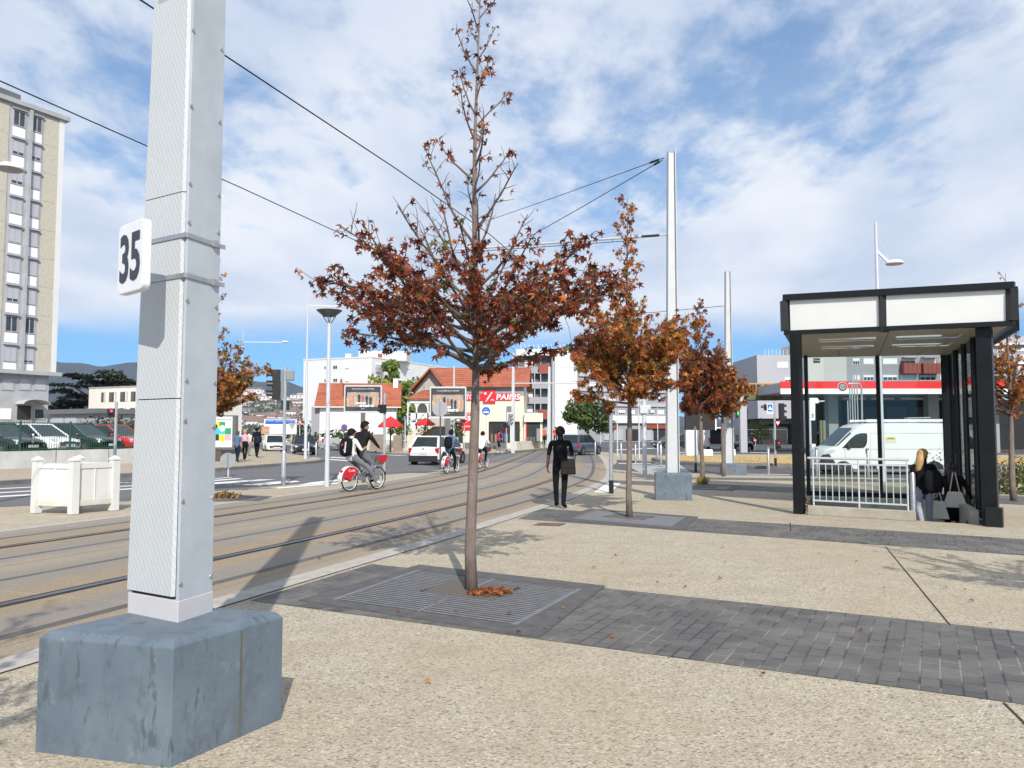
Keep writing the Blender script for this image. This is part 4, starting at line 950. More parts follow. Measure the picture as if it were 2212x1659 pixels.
# ================================================================ street furniture
M_POLE = mat('pole_paint', (.52, .54, .57), .4, var=.08, scale=2); M_ALU = mat('aluminium', (.55, .56, .57), .32, .65, var=.1, scale=3)
M_BROWN = mat('brown_paint', (.09, .065, .055), .5, var=.15); M_SIGNB = mat('sign_back', (.36, .37, .37), .45, .4, var=.12, scale=5); M_SW = mat('sign_white_face', (.75, .75, .75), .4, var=.02)
M_SR = mat('sign_red', (.60, .012, .02), .4, var=.04); M_SB = mat('sign_blue', (.01, .12, .45), .4, var=.04); M_NAVY = mat('sign_navy', (.012, .03, .09), .4, var=.04)
M_PLAST = mat('black_plastic', (.014, .014, .015), .4, var=.1); M_GREYP = mat('grey_housing', (.22, .23, .24), .5, var=.1)
def seen(u, v): p = G(u, v); return p
def pole_thing(name, u, v, topv, r, label, cat, group=None, m=M_ALU, black=0.0, rt=None, z=0.0, tilt=0, sleeve=0.0):
    p = G(u, v, z); o = thing(name, (p.x, p.y, z), label, cat, group); h = P(u, topv, p.y).z
    b = MB(); b.tube([(p.x, p.y, z - .01), (p.x, p.y, h)], [r, rt or r], 12); b.build('pole', m, o, world=True, smooth=True)
    if black: b = MB(); b.tube([(p.x, p.y, z), (p.x, p.y, z + black)], r * 1.12, 12); b.build('base_sleeve', M_BLACK, o, world=True, smooth=True)
    if sleeve: b = MB(); b.tube([(p.x, p.y, z), (p.x, p.y, z + sleeve), (p.x, p.y, z + sleeve + .05)], [r * 1.35, r * 1.3, r], 12); b.build('foot', m, o, world=True, smooth=True)
    return o, p, h
def housing(o, c, w, h, d, ang, lamps=3, name='signal_head', m=M_PLAST, lit=None, hood=True):
    # c centre, faces direction ang (radians, 0 = +x)
    f = Vector((math.cos(ang), math.sin(ang), 0)); s = Vector((-f.y, f.x, 0)); c = Vector(c); b = MB(); b.box(c, (d, w, h), rz=ang)
    if lamps:
        hh = h / lamps
        for k in range(lamps):
            q = c + Vector((0, 0, h / 2 - hh * (k + .5))) + f * d / 2; r = min(w, hh) * .38
            if hood:
                n = 10; pts = []
                for i in range(n + 1): a = R(-20 + 220 * i / n); pts.append(q + s * math.cos(a) * r * 1.15 + Vector((0, 0, math.sin(a) * r * 1.15)))
                for i in range(n): b.add([pts[i], pts[i + 1], pts[i + 1] + f * r * 1.6, pts[i] + f * r * 1.6], [(0, 1, 2, 3)])
            b.tube([q, q + f * .01], r, 12)
    hd = b.build(name, m, o, world=True)
    if lit:
        for k, mm in lit: hh = h / lamps; q = c + Vector((0, 0, h / 2 - hh * (k + .5))) + f * (d / 2 + .012); b = MB(); b.tube([q, q + f * .01], min(w, hh) * .34, 12); b.build('lamp', mm, o, world=True)
    return hd
M_REDL = mat('lamp_red', (1, .05, .08), .4, var=0, emit=2.2); M_GREENL = mat('lamp_green', (.02, 1, .12), .4, var=0, emit=2.5)
# left traffic light
o, p, h = pole_thing('traffic_light', 612, 1048, 791, .055, 'tall traffic light on an aluminium pole with a large black three-lamp head on its left', 'traffic light', 'traffic signals', sleeve=1.02); p.z = 0
c = P(597, 831, p.y); housing(o, c, .30, .95, .24, R(200), 3)
b = MB(); b.box(P(611, 831, p.y + .0), (.10, .05, .92), rz=0); b.build('backboard', M_GREYP, o, world=True)
c = P(627, 811, p.y); b = MB(); b.box(c, (.24, .26, .32), rz=R(12)); b.build('rear_housing', M_GREYP, o, world=True, bevel=.02)
c = P(617, 876, p.y + .2); housing(o, c, .24, .30, .2, R(100), 1)
def ped(u, v, topv, hv0, hv1, label, black=.33, fx=-90, du=0, lit=None, r=.052, w=.24, m=M_ALU):
    o, p, h = pole_thing('pedestrian_signal', u, v, topv, r, label, 'pedestrian signal', 'traffic signals', black=black, rt=r * .82, m=m)
    s = FPX / p.y; c = P(u + du, (hv0 + hv1) / 2, p.y - .02); housing(o, c, w, (hv1 - hv0) / s, .16, R(fx), 2, lit=lit); return o
ped(829.5, 1036.5, 849, 874, 893, 'slim pedestrian signal with black box and black foot beside the shared bicycle', .30, -150, -2)
o = ped(1320.5, 1066, 893, 873, 896, 'pedestrian signal with black box and black foot on a white patch by the tracks', .36, -200, -7, w=.36, r=.058)
o = ped(246, 1047, 868, 883, 901, 'pedestrian signal showing a red figure behind the white planter', .0, -60, -6, lit=[(0, M_REDL)])
o = ped(1503, 1020, 921, 921, 921.5, 'bare signal post with black foot between the two brown trees', .4, -90, 0); [bpy.data.objects.remove(c) for c in list(o.children) if c.name.startswith('signal_head')]
o = ped(1094, 979, 878, 914, 924, 'signal post with black foot in front of the bakery windows', .30, -150, -2)
p = G(1094, 979); housing(o, P(1101, 906, p.y), .25, .9, .2, R(-20), 3, m=M_GREYP); housing(o, P(1100, 884, p.y), .3, .5, .2, R(60), 1, m=M_GREYP, hood=False)
# signal right
o, p, h = pole_thing('traffic_light', 1675.5, 1008, 867, .055, 'traffic light with a blue pedestrian crossing plate left of the black shelter', 'traffic light', 'traffic signals', black=.42, rt=.045); Y = p.y
housing(o, P(1688, 890, Y), .22, .85, .2, R(10), 3)
housing(o, P(1655, 880, Y + .2), .22, .3, .2, R(170), 1); housing(o, P(1679, 961, Y - .05), .17, .5, .14, R(-60), 2, lit=[(0, M_REDL)])
def tri(c, w, up, m, o, y_off=0.0, name='plate'):
    r = Vector((1, 0, 0)); s = 1 if up else -1; pts = [c - r * w / 2 - Vector((0, 0, s * w * .43)), c + r * w / 2 - Vector((0, 0, s * w * .43)), c + Vector((0, 0, s * w * .43))]
    b = MB(); b.slab([q + Vector((0, -y_off, 0)) for q in pts], (0, .02, 0)); return b.build(name, m, o, world=True)
c = P(1663.5, 883, Y - .08); b = MB(); b.slab([c + Vector((x, 0, y)) for x, y in rrect(13.5 / FPX * Y, 22 / FPX * Y, .03)], (0, .02, 0)); b.build('plate', M_SW, o, world=True)
b = MB(); b.slab([c + Vector((x, -.004, y + .04)) for x, y in rrect(10.5 / FPX * Y, 15.5 / FPX * Y, .01)], (0, .003, 0)); b.build('blue_field', M_SB, o, world=True); tri(c + Vector((0, 0, .04)), .22, True, M_SW, o, .012, 'triangle')
text('PIETONS', c + Vector((0, -.03, -.19)), (1, 0, 0), .035, M_NAVY, o, width=.2)
tri(P(1680, 915, Y - .06), .30, False, M_SR, o, 0); tri(P(1680, 914.5, Y - .06), .19, False, M_SW, o, .01, 'white_field')
# round and triangular signs
def sign(u, v, ground_v, r_px, label, kind, topv=None, z=0.0, m=M_POLE, Y=None, pr=.03):
    p = G(u, ground_v, z) if Y is None else Vector(((u - 1106) / FPX * Y, Y, z)); o = thing('road_sign', (p.x, p.y, z), label, 'road sign', 'road signs'); Y = p.y; c = P(u, v, Y); r = r_px / FPX * Y
    b = MB(); b.tube([(p.x, p.y + .04, z), (p.x, p.y + .04, c.z + r * (.9 if topv is None else 1))], pr, 8); b.build('post', m, o, world=True, smooth=True)
    A = Vector((0, 1, 0))
    if kind == 'back':
        b = MB(); disc(b, c + A * .0, A, r, .02, 36); b.build('plate', M_SIGNB, o, world=True); b = MB(); b.bar(c - Vector((0, .03, r * .98)), c + Vector((0, -.03, r * .98)), .05, .03); b.build('bracket', M_GREYP, o, world=True)
    if kind == 'noentry':
        b = MB(); disc(b, c, A, r, .02, 36); b.build('plate', M_SW, o, world=True); b = MB(); disc(b, c - A * .012, A, r * .94, .01, 36); b.build('red_field', M_SR, o, world=True); b = MB(); b.box(c - A * .02, (r * 1.5, .006, r * .34)); b.build('bar', M_SW, o, world=True)
    if kind == 'tram':
        b = MB(); disc(b, c, A, r, .02, 36); b.build('plate', M_SW, o, world=True); b = MB(); disc(b, c - A * .012, A, r * .95, .01, 36); b.build('blue_field', M_SB, o, world=True)
        b = MB(); b.box(c - A * .02 - Vector((0, 0, r * .22)), (r * 1.2, .006, r * .28)); b.box(c - A * .02 - Vector((0, 0, r * .42)), (r * 1.3, .006, r * .05)); b.box(c - A * .02 + Vector((0, 0, r * .35)), (r * .9, .006, r * .05)); b.bar(c - A * .02 + Vector((0, 0, 0)), c - A * .02 + Vector((r * .2, 0, r * .35)), .02, .006); b.build('tram_symbol', M_SW, o, world=True)
    if kind == 'nopark':
        b = MB(); disc(b, c, A, r, .02, 32); b.build('plate', M_SR, o, world=True); b = MB(); disc(b, c - A * .012, A, r * .78, .01, 32); b.build('blue_field', M_SB, o, world=True); b = MB(); b.bar(c - A * .02 + Vector((-r * .6, 0, r * .6)), c - A * .02 + Vector((r * .6, 0, -r * .6)), .008, r * .24, up=(0, 1, 0)); b.build('bar', M_SR, o, world=True)
    if kind == 'yield': tri(c, 2 * r, False, M_SR, o); tri(c + Vector((0, 0, r * .1)), 1.25 * r, False, M_SW, o, .012, 'white_field')
    if kind == 'warn': tri(c, 2 * r, True, M_SR, o); tri(c - Vector((0, 0, r * .1)), 1.35 * r, True, M_SW, o, .012, 'white_field'); b = MB(); b.box(c + Vector((-.05, -.03, -.1)), (.06, .01, .2)); b.box(c + Vector((.07, -.03, -.12)), (.06, .01, .16)); b.build('figures', M_PLAST, o, world=True)
    return o
sign(950.5, 883, 1013.5, 16.5, 'back of a large round sign on a brown post beside the denim jacket cyclist', 'back', m=M_BROWN, pr=.035)
sign(492, 994.5, 1030, 16.4, 'low round sign seen from behind on a short post at the kerb', 'back')
sign(1050, 888, 979, 9.4, 'round blue sign with a white tram in front of the cream bakery wall', 'tram')
sign(1002.5, 905, 980, 9.3, 'round red no entry sign just left of the nearest tree trunk', 'noentry')
sign(743.7, 923, 0, 6.9, 'round blue and red no parking sign above the head of the cyclist pair', 'nopark', Y=76)
sign(786.5, 913.5, 0, 4.4, 'small red and white give way triangle below the left billboard', 'yield', Y=70)
sign(648, 912, 0, 7, 'triangular red bordered warning sign with two figures near the dark parked car', 'warn', Y=66)
sign(631, 921, 0, 8.5, 'grey back of a triangular sign left of the warning sign', 'yieldback', Y=60)
o = [x for x in COL.objects if x.name.startswith('road_sign')][-1]; tri(P(631, 921, 60), .62, False, M_SIGNB, o)
o = sign(1274 + 90 - 3, 960, 991, 5.5, 'round blue and red sign low on the post behind the walking man', 'nopark', Y=48)
o = sign(1635 - 4, 951 - 0, 985, 3.2, 'tiny red no entry sign near the dark grey car', 'noentry', Y=95)
def name_plate(u, v, gv, w, h, label):
    p = G(u, gv); o = thing('street_name_sign', (p.x, p.y, 0), label, 'street sign', 'street name signs'); c = P(u, v, p.y); s = p.y / FPX
    b = MB(); b.tube([(p.x, p.y + .04, 0), (p.x, p.y + .04, c.z + .1)], .04, 8); b.build('post', M_POLE, o, world=True, smooth=True); b = MB(); b.box(c, (w * s, .03, h * s)); b.build('plate', M_NAVY, o, world=True)
    text('RUE\nDES\nSPORTS', c - Vector((0, .02, 0)), (1, 0, 0), h * s * .8, M_SW, o, width=w * s * .7)
name_plate(874.5, 903, 983.5, 8, 9.5, 'small dark blue street name plate on a white post by the beige cabinets')
name_plate(980, 920.5, 984, 9, 7, 'small dark blue street name plate behind the cyclist in the denim jacket')
# street lamps
def lamp(u, gv, topv, r0, r1, armv, au, av, label, dome=.3, cable=True, Yo=None, armrise=0.0):
    p = G(u, gv) if Yo is None else Vector(((u - 1106) / FPX * Yo, Yo, 0)); o = thing('street_lamp', (p.x, p.y, 0), label, 'street lamp', 'street lamps with dome heads'); h = P(u, topv, p.y).z
    b = MB(); b.tube([(p.x, p.y, 0), (p.x, p.y, h)], [r0, r1], 12); b.build('pole', M_POLE, o, world=True, smooth=True)
    a = P(u, armv, p.y); a.x = p.x; q = P(au, av, p.y)
    b = MB(); b.bar(a, q, .05, .09); b.build('arm', M_POLE, o, world=True)
    if cable: b = MB(); b.tube([(p.x, p.y, h - (h - a.z) * .25), q], .008, 4); b.build('stay', M_POLE, o, world=True)
    sgn = 1 if q.x > a.x else -1; c = q + Vector((sgn * dome * .55, 0, .0))
    b = MB(); b.lathe([(dome * .98, -.02), (dome, 0), (dome * .86, dome * .2), (dome * .55, dome * .36), (.02, dome * .44)], c, 20); b.build('dome', M_SW, o, world=True, smooth=True); b = MB(); b.lathe([(dome * .9, -.03), (dome * .9, -.018)], c, 20); b.build('diffuser', M_SIGNB, o, world=True)
    return o
lamp(1907.5, 1041, 481, .085, .045, 541, 1922, 569, 'tall street lamp behind the black shelter with a short drooping arm and dome head', .30)
lamp(659.5, 996, 628, .10, .035, 660, 757, 662, 'tall white street lamp with a long level arm left of the funnel lamp', .30)
lamp(519.5, 970, 712, .08, .03, 738.5, 612, 739.5, 'distant white street lamp with level arm above the small orange tree', .38)
lamp(-95, 0, 180, .09, .05, 330, 5, 364, 'street lamp at the left edge whose dome overlaps the apartment tower', .29, Yo=17)
def thin_pole(u, gv, topv, r, label, box=None):
    o, p, h = pole_thing('lamp_mast', u, gv, topv, r, label, 'pole', 'plain steel poles', m=M_POLE, rt=r * .7)
    if box: c = P(u, box, p.y); b = MB(); b.box(c, (.42, .3, .3)); b.build('box', M_POLE, o, world=True, bevel=.02)
thin_pole(1393, 1029, 655, .088, 'thick pale pole dappled with leaf shade right of the orange tree', 885)
thin_pole(1196.5, 962, 780, .11, 'slim white pole next to the mast by the round green tree')
thin_pole(980, 975, 790, .10, 'slim white pole in front of the right billboard')
thin_pole(1297, 958, 850, .09, 'slim white pole between the round green tree and the orange tree')
thin_pole(1428 - 47, 990, 860, .05, 'slim pole directly left of the thick pale pole'); thin_pole(1334, 986, 905, .05, 'short slim pole behind the blue and red sign'); thin_pole(1421, 956, 880, .09, 'slim far pole right of the thick pale pole')
# funnel lamp
o, p, h = pole_thing('funnel_lamp', 706, 1051, 697, .075, 'grey lamp post with an open funnel shaped dark head beside the cyclists', 'street lamp', m=M_POLE, rt=.055)
c = Vector((p.x, p.y, h)); s = p.y / FPX
b = MB(); b.lathe([(.17, .19), (.39, .37), (.40, .385), (.37, .385), (.16, .20)], c, 28); b.build('shade', mat('lamp_shade_grey', (.10, .105, .11), .45, .3, var=.1), o, world=True, smooth=True)
b = MB(); b.lathe([(.36, .375), (.36, .378)], c, 24); b.build('diffuser', M_SIGNB, o, world=True)
for k in range(4): a = R(25 + 90 * k); b = MB(); b.tube([c + Vector((math.cos(a) * .03, math.sin(a) * .03, -.05)), c + Vector((math.cos(a) * .20, math.sin(a) * .20, .21))], .014, 6); b.build('strut', M_DARKST, o, world=True)
# bollards
first = None
for (u, v, tv, lab) in ((1660.5, 1025, 977, 'grey steel bollard left of the black shelter'), (1373, 1001, 955, 'grey steel bollard between the orange tree and the thick pale pole'), (1428, 1004, 957, 'grey steel bollard with a white cap left of the second mast'), (1421, 997, 959, 'grey steel bollard just behind the capped one'), (1765, 1029, 981, 'grey steel bollard seen through the shelter in front of the van'), (1876, 1032, 985, 'grey steel bollard seen through the shelter beside the van door'),
                        (666.4, 989, 957, 'short bollard with white top in front of the dark parked car, left one'), (682.6, 990, 957, 'short bollard with white top in front of the dark parked car, right one'), (1286, 985, 957, 'grey steel bollard beside the front wheel of the blue car'), (1342, 994, 960, 'bollard near the zebra crossing left of the orange trunk')):
    p = G(u, v)
    if first is None:
        first = thing('bollard', (p.x, p.y, 0), lab, 'bollard', 'bollards'); b = MB(); b.tube([(p.x, p.y, 0), (p.x, p.y, 1.02), (p.x, p.y, 1.04)], [.055, .05, .035], 12); b.build('post', M_STEEL, first, world=True, smooth=True)
        b = MB(); b.tube([(p.x, p.y, 1.0), (p.x, p.y, 1.08)], .052, 12); b.build('cap', M_SIGNB, first, world=True, smooth=True)
    else: dup(first, (p.x, p.y, 0), 0, lab)
# white planter box
M_PVC = mat('white_pvc', (.64, .635, .60), .35, var=.03, scale=2); t = TM('white_pvc_stained', .4); zz = t.sep(t.tc.outputs['Object'])[2]; c = t.mix(t.math('MULTIPLY', t.mr(zz, .12, .45, 1, 0), t.mr(t.noise(3, 5), .35, .6, 0, .6)), (.64, .635, .60), (.42, .40, .27)); M_PVCS = t.col(c)
pc = [V2(*G(83, 1109).xy), V2(*G(158, 1112).xy), V2(*G(246, 1103).xy)]; pc = [V2(*G(70, 1109).xy), V2(*G(157, 1112).xy), V2(*G(252, 1103).xy)]; pc.append(pc[0] + pc[2] - pc[1])
o = thing('planter', (*(sum(pc, V2(0, 0)) / 4), 0), 'large white panelled planter box with square corner posts on the paving at the left', 'planter'); HP = P(157, 992, pc[1].y).z
cen = sum(pc, V2(0, 0)) / 4; ins = [p + (cen - p) * .08 for p in pc]; a1 = math.atan2((pc[2] - pc[1]).y, (pc[2] - pc[1]).x)
for p in ins:
    b = MB(); b.box((*p, HP * .49), (.15, .15, HP * .98 - .02), rz=a1); q = [Vector((*p, HP * .97))]
    M = Matrix.Rotation(a1, 3, 'Z'); c4 = [M @ Vector((x, y, 0)) + Vector((*p, HP * .965)) for x, y in ((-.09, -.09), (.09, -.09), (.09, .09), (-.09, .09))]
    b.hexa(c4, [v + Vector((0, 0, .03)) for v in c4]); c5 = [v + Vector((0, 0, .03)) for v in c4]; b.add(c5 + [Vector((*p, HP * .965 + .10))], [(0, 1, 4), (1, 2, 4), (2, 3, 4), (3, 0, 4)]); b.build('post', M_PVC, o, world=True)
for i in range(4):
    p, q = Vector((*ins[i], 0)), Vector((*ins[(i + 1) % 4], 0)); z = Vector((0, 0, 1)); d = (q - p).normalized() * .08
    b = MB(); b.bar(p + d + z * (HP * .87), q - d + z * (HP * .87), .07, .10); b.build('rail', M_PVC, o, world=True); b = MB(); b.bar(p + d + z * (HP * .20), q - d + z * (HP * .20), .07, .12); b.build('rail', M_PVCS, o, world=True)
    b = MB(); n = int((q - p).length / .17)
    for k in range(n): a_, c_ = p.lerp(q, (k + .04) / n), p.lerp(q, (k + .96) / n); b.bar(a_ + z * (HP * .53), c_ + z * (HP * .53), .03, HP * .60)
    b.bar(p + z * (HP * .53), q + z * (HP * .53), .02, HP * .60); b.build('boards', M_PVCS, o, world=True)
    b = MB(); m_ = p.lerp(q, .5); b.bar(m_ + z * (HP * .24), m_ + z * (HP * .84), .05, .05, up=(1, 0, 0)); b.build('stile', M_PVC, o, world=True)
# parking wall with fence
M_RENDER = mat('render_wall', (.55, .55, .54), .85, var=.16, scale=1.2); WA, WB = V2(-24.6, 24.8), V2(-17.6, 44.0)
o = thing('parking_wall', (*WA, 0), 'low grey white rendered wall in front of the parked cars', 'wall'); wd = (WB - WA).normalized(); wn = V2(wd.y, -wd.x); b = MB(); q = [WA, WB, WB - wn * .2, WA - wn * .2]; b.prism([tuple(x) for x in q], 0, .86); b.build('wall', M_RENDER, o, world=True)
b = MB(); k = 3.0
while k < 20: p = WA + wd * k + wn * .004; b.bar((*p, .15), (*p, .85), .02, .012, up=(*wn, 0)); k += 2.9
b.build('joint', M_DARKST, o, world=True); o.children[-1]['kind'] = 'stuff'
M_GREENF = mat('green_fence', (.018, .085, .055), .45, var=.1)
o = thing('fence', (*WA, .86), 'dark green fence of thin upright bars on top of the parking wall', 'fence'); L_ = (WB - WA).length; b = MB(); k = .05
pm_ = WA - wn * .1
while k < L_:
    p = pm_ + wd * k; b.tube([(*p, .90), (*p, 2.16)], .011, 4, cap=False); k += .125
x = b.build('bars', M_GREENF, o, world=True); x['kind'] = 'stuff'
for z in (.93, 2.08): b = MB(); b.bar((*pm_, z), (*(pm_ + wd * L_), z), .03, .04); b.build('rail', M_GREENF, o, world=True)
k = 0
while k < L_: p = pm_ + wd * k; b = MB(); b.box((*p, 1.5), (.06, .06, 1.35)); b.build('post', M_GREENF, o, world=True); k += 2.5
# poster panel on the left pavement
p = G(489, 997, .13); Y = p.y; o = thing('poster_panel', (p.x - .3, Y, .13), 'advertising panel with a colourful poster of yellow and green shapes on the pavement', 'poster panel')
a, c = P(440, 897, Y), P(510, 972, Y); b = MB(); b.span((a.x, Y, c.z), (c.x, Y + .25, a.z)); b.build('case', mat('panel_case', (.13, .135, .14), .4, .3, var=.1), o, world=True, bevel=.02)
b = MB(); b.span((P(462, 0, Y).x, Y + .05, .13), (P(500, 0, Y).x, Y + .2, c.z)); b.build('foot', M_BROWN, o, world=True)
a2, c2_ = P(446, 900, Y), P(501, 966, Y); b = MB(); b.span((a2.x, Y - .012, c2_.z), (c2_.x, Y - .002, a2.z)); ps = b.build('poster', M_SW, o, world=True)
cols = [mat('ink_' + n, c_, .5, var=0) for n, c_ in (('yellow', (.75, .62, .03)), ('green', (.02, .30, .10)), ('cyan', (.02, .48, .66)), ('pink', (.70, .35, .45)), ('black', (.02, .02, .02)), ('white', (.8, .8, .8)))]
gx, gz = (c2_.x - a2.x) * .92 / 4, 30 / FPX * Y / 3; top = P(0, 911, Y).z; lay = [[3, 0, 1, 5], [2, 2, 2, 1], [0, 4, 0, 3]]
for j in range(3):
    for i in range(4):
        x0 = a2.x + (c2_.x - a2.x) * .04 + gx * i; b = MB(); b.span((x0, Y - .018, top - gz * 1.35 * (j + 1)), (x0 + gx, Y - .013, top - gz * 1.35 * j)); b.build('colour_field', cols[lay[j][i]], ps, world=True)
for (fx, fy, r_, m_) in ((.62, .35, .16, 5), (.62, .95, .13, 0), (.34, .25, .14, 4)):
    b = MB(); disc(b, Vector((a2.x + (c2_.x - a2.x) * fx, Y - .02, top - gz * 4.05 * fy)), (0, 1, 0), r_, .006, 20); b.build('colour_field', cols[m_], ps, world=True)
text('effervescences', Vector(((a2.x + c2_.x) / 2 + .05, Y - .02, P(0, 905, Y).z)), (1, 0, 0), .12, cols[4], ps, width=(c2_.x - a2.x) * .8)
# billboards
def billboard(u0, v0, u1, v1, Y, label, foot):
    a, c = P(u0, v0, Y), P(u1, v1, Y); o = thing('billboard', ((a.x + c.x) / 2, Y, 0), label, 'billboard', 'billboards with the same show poster'); w = c.x - a.x; h = a.z - c.z; m_ = Vector(((a.x + c.x) / 2, Y, (a.z + c.z) / 2))
    b = MB(); b.slab([m_ + Vector((x, .0, y)) for x, y in rrect(w, h, .12)], (0, .3, 0)); b.build('frame', mat('billboard_frame', (.58, .59, .59), .4, .3, var=.06), o, world=True)
    b = MB(); b.box(m_ + Vector((0, -.006, .02)), (w * .93, .008, h * .88)); ps = b.build('poster', mat('poster_dark', (.05, .045, .042), .35, var=.5, scale=1.1), o, world=True)
    b = MB(); b.span((m_.x - .2, Y + .05, 0), (m_.x + .2, Y + .25, c.z)); b.build('leg', mat('billboard_leg', (.12, .12, .12), .5, var=.1), o, world=True)
    rg = random.Random(8); yy = -.014
    hue = [mat('poster_gold', (.62, .36, .16), .5, var=.25, scale=6), mat('poster_skin', (.52, .27, .17), .5, var=.2, scale=6), mat('poster_red', (.45, .09, .06), .5, var=.2, scale=6), mat('poster_grey', (.30, .27, .25), .5, var=.3, scale=2), mat('poster_navy', (.02, .025, .04), .5, var=.2)]
    b = MB(); b.box(m_ + Vector((0, yy + .004, -.05)), (w * .84, .003, h * .52)); b.build('print', hue[3], ps, world=True)
    for sx in (-.3, .22):
        b = MB()
        for i in range(4):
            for j in range(3): b.box(m_ + Vector((w * (sx + .035 * i), yy, h * (.23 - .05 * j))), (w * .026, .003, h * .032))
        b.build('print', hue[0], ps, world=True)
    for k in range(9):
        x = w * (-.40 + .10 * k); hh = h * rg.uniform(.36, .46); zb = -h * (.20 + .05 * rg.random()); mm = [0, 1, 0, 4, 2, 4, 4, 0, 1][k]
        b = MB(); b.slab([m_ + Vector((x + i * w, yy - .004, zb + j * hh)) for i, j in ((-.030, 0), (.030, 0), (.026, .45), (.038, .6), (.022, .82), (-.022, .82), (-.038, .6), (-.026, .45))], (0, .003, 0)); b.build('print', hue[mm], ps, world=True)
        b = MB(); disc(b, m_ + Vector((x, yy - .004, zb + hh * .91)), (0, 1, 0), w * .018, .003, 10); b.build('print', hue[1], ps, world=True)
    text('danse', m_ + Vector((-w * .05, yy - .012, -h * .13)), (1, 0, 0), h * .085, M_SW, ps, width=w * .28, off=.03); text('stars', m_ + Vector((w * .10, yy - .012, -h * .235)), (1, 0, 0), h * .10, M_SW, ps, width=w * .38, off=.03)
    text('avec les', m_ + Vector((-w * .14, yy - .012, -h * .20)), (1, 0, 0), h * .045, M_SW, ps, width=w * .12)
    text('TOUS LES SAMEDIS DES LE 21 SEPTEMBRE', m_ + Vector((0, yy - .008, h * .365)), (1, 0, 0), h * .04, M_SW, ps, width=w * .6); text('TF1', m_ + Vector((0, yy - .008, -h * .345)), (1, 0, 0), h * .035, M_SW, ps, width=w * .09)
billboard(743.5, 832, 824.5, 892, 70, 'framed billboard with a show poster in front of the small white red-roofed house', 0)
billboard(928.5, 835, 1007, 904, 62, 'framed billboard with a show poster before the bakery, behind the round sign', 0)
p = P(606, 0, 75); Y = 75; a, c = P(571, 905, Y), P(640, 938, Y); o = thing('hoarding', ((a.x + c.x) / 2, Y, 0), 'small far advertising board with a blue sky strip behind the traffic light', 'billboard')
b = MB(); b.span((a.x, Y, c.z), (c.x, Y + .2, a.z)); b.build('frame', M_SW, o, world=True); b = MB(); b.span((a.x + .1, Y - .01, P(0, 916, Y).z), (c.x - .1, Y - .004, a.z - .06)); b.build('sky_print', M_SB, o, world=True); text("L'avenir appartient à ceux", Vector(((a.x + c.x) / 2, Y - .03, P(0, 909, Y).z)), (1, 0, 0), .22, M_SW, o, width=(c.x - a.x) * .9)
b = MB(); b.span((P(583, 0, Y).x, Y - .01, c.z + .05), (P(600, 0, Y).x, Y - .004, P(0, 921, Y).z)); b.build('portrait_print', mat('poster_portrait', (.5, .26, .17), .5, var=.5, scale=2), o, world=True); b = MB(); b.span((P(602, 0, Y).x, Y + .05, 0), (P(608, 0, Y).x, Y + .15, c.z)); b.build('leg', M_GREYP, o, world=True)
# red parasols
def parasol(u, v0, v1, gv, w, label, Y=None):
    p = G(u, gv); o = thing('parasol', (p.x, p.y, 0), label, 'parasol', 'red cafe parasols'); Y = p.y; s = Y / FPX; zt = P(u, v0, Y).z; zb = P(u, v1, Y).z; b = MB(); n = 8; rr = w / 2 * s
    ring = []; 
    for k in range(n * 2): a = math.pi * k / n; f = 1 if k % 2 == 0 else .93; ring.append(Vector((p.x + math.cos(a) * rr * f, Y + math.sin(a) * rr * f, zb + (.0 if k % 2 == 0 else .10))))
    mid = [Vector((p.x + (q.x - p.x) * .5, Y + (q.y - Y) * .5, zb + (zt - zb) * .62)) for q in ring]; top = Vector((p.x, Y, zt)); v = ring + mid + [top]; N2 = n * 2; f = [(k, (k + 1) % N2, N2 + (k + 1) % N2, N2 + k) for k in range(N2)] + [(N2 + k, N2 + (k + 1) % N2, 2 * N2) for k in range(N2)]
    low = [q - Vector((0, 0, .16)) for q in ring]; b.add(v, f); b.add(ring + low, [(k, N2 + k, N2 + (k + 1) % N2, (k + 1) % N2) for k in range(N2)]); b.build('canopy', mat('parasol_red', (.62, .02, .022), .7, var=.08), o, world=True)
    b = MB(); b.tube([(p.x, Y, 0), (p.x, Y, zt)], .06, 8); b.tube([(p.x, Y, 0), (p.x, Y, .06)], .25, 12); b.build('pole', M_BLACK, o, world=True, smooth=True)
parasol(843, 899, 920, 981, 54, 'red parasol on a black pole in front of the white house'); parasol(918, 903, 916, 978, 44, 'red parasol between the white stair wall and the right billboard')
# ================================================================ buildings
M_WHITEW = mat('white_render', (.64, .64, .64), .8, var=.05, scale=.5); M_CREAM = mat('cream_render', (.64, .61, .50), .8, var=.05, scale=.4); M_GREYW = mat('grey_render', (.30, .30, .325), .8, var=.08, scale=.3); M_LAV = mat('lavender_grey', (.40, .395, .43), .8, var=.05, scale=.3)
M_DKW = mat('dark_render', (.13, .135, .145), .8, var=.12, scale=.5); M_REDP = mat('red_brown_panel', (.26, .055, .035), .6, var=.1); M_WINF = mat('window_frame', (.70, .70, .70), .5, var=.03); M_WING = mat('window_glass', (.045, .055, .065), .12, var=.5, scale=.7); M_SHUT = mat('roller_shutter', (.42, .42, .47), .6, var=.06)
M_SHW = mat('white_shutter', (.78, .78, .78), .6, var=.04); M_ROUGH = mat('beige_pebble_panel', (.47, .435, .36), .9, var=.16, scale=6, bump=.4, bscale=20); M_CONC2 = mat('grey_concrete', (.36, .37, .38), .85, var=.15, scale=.8); M_INT = mat('dark_interior', (.02, .02, .022), .7, var=.3, scale=1)
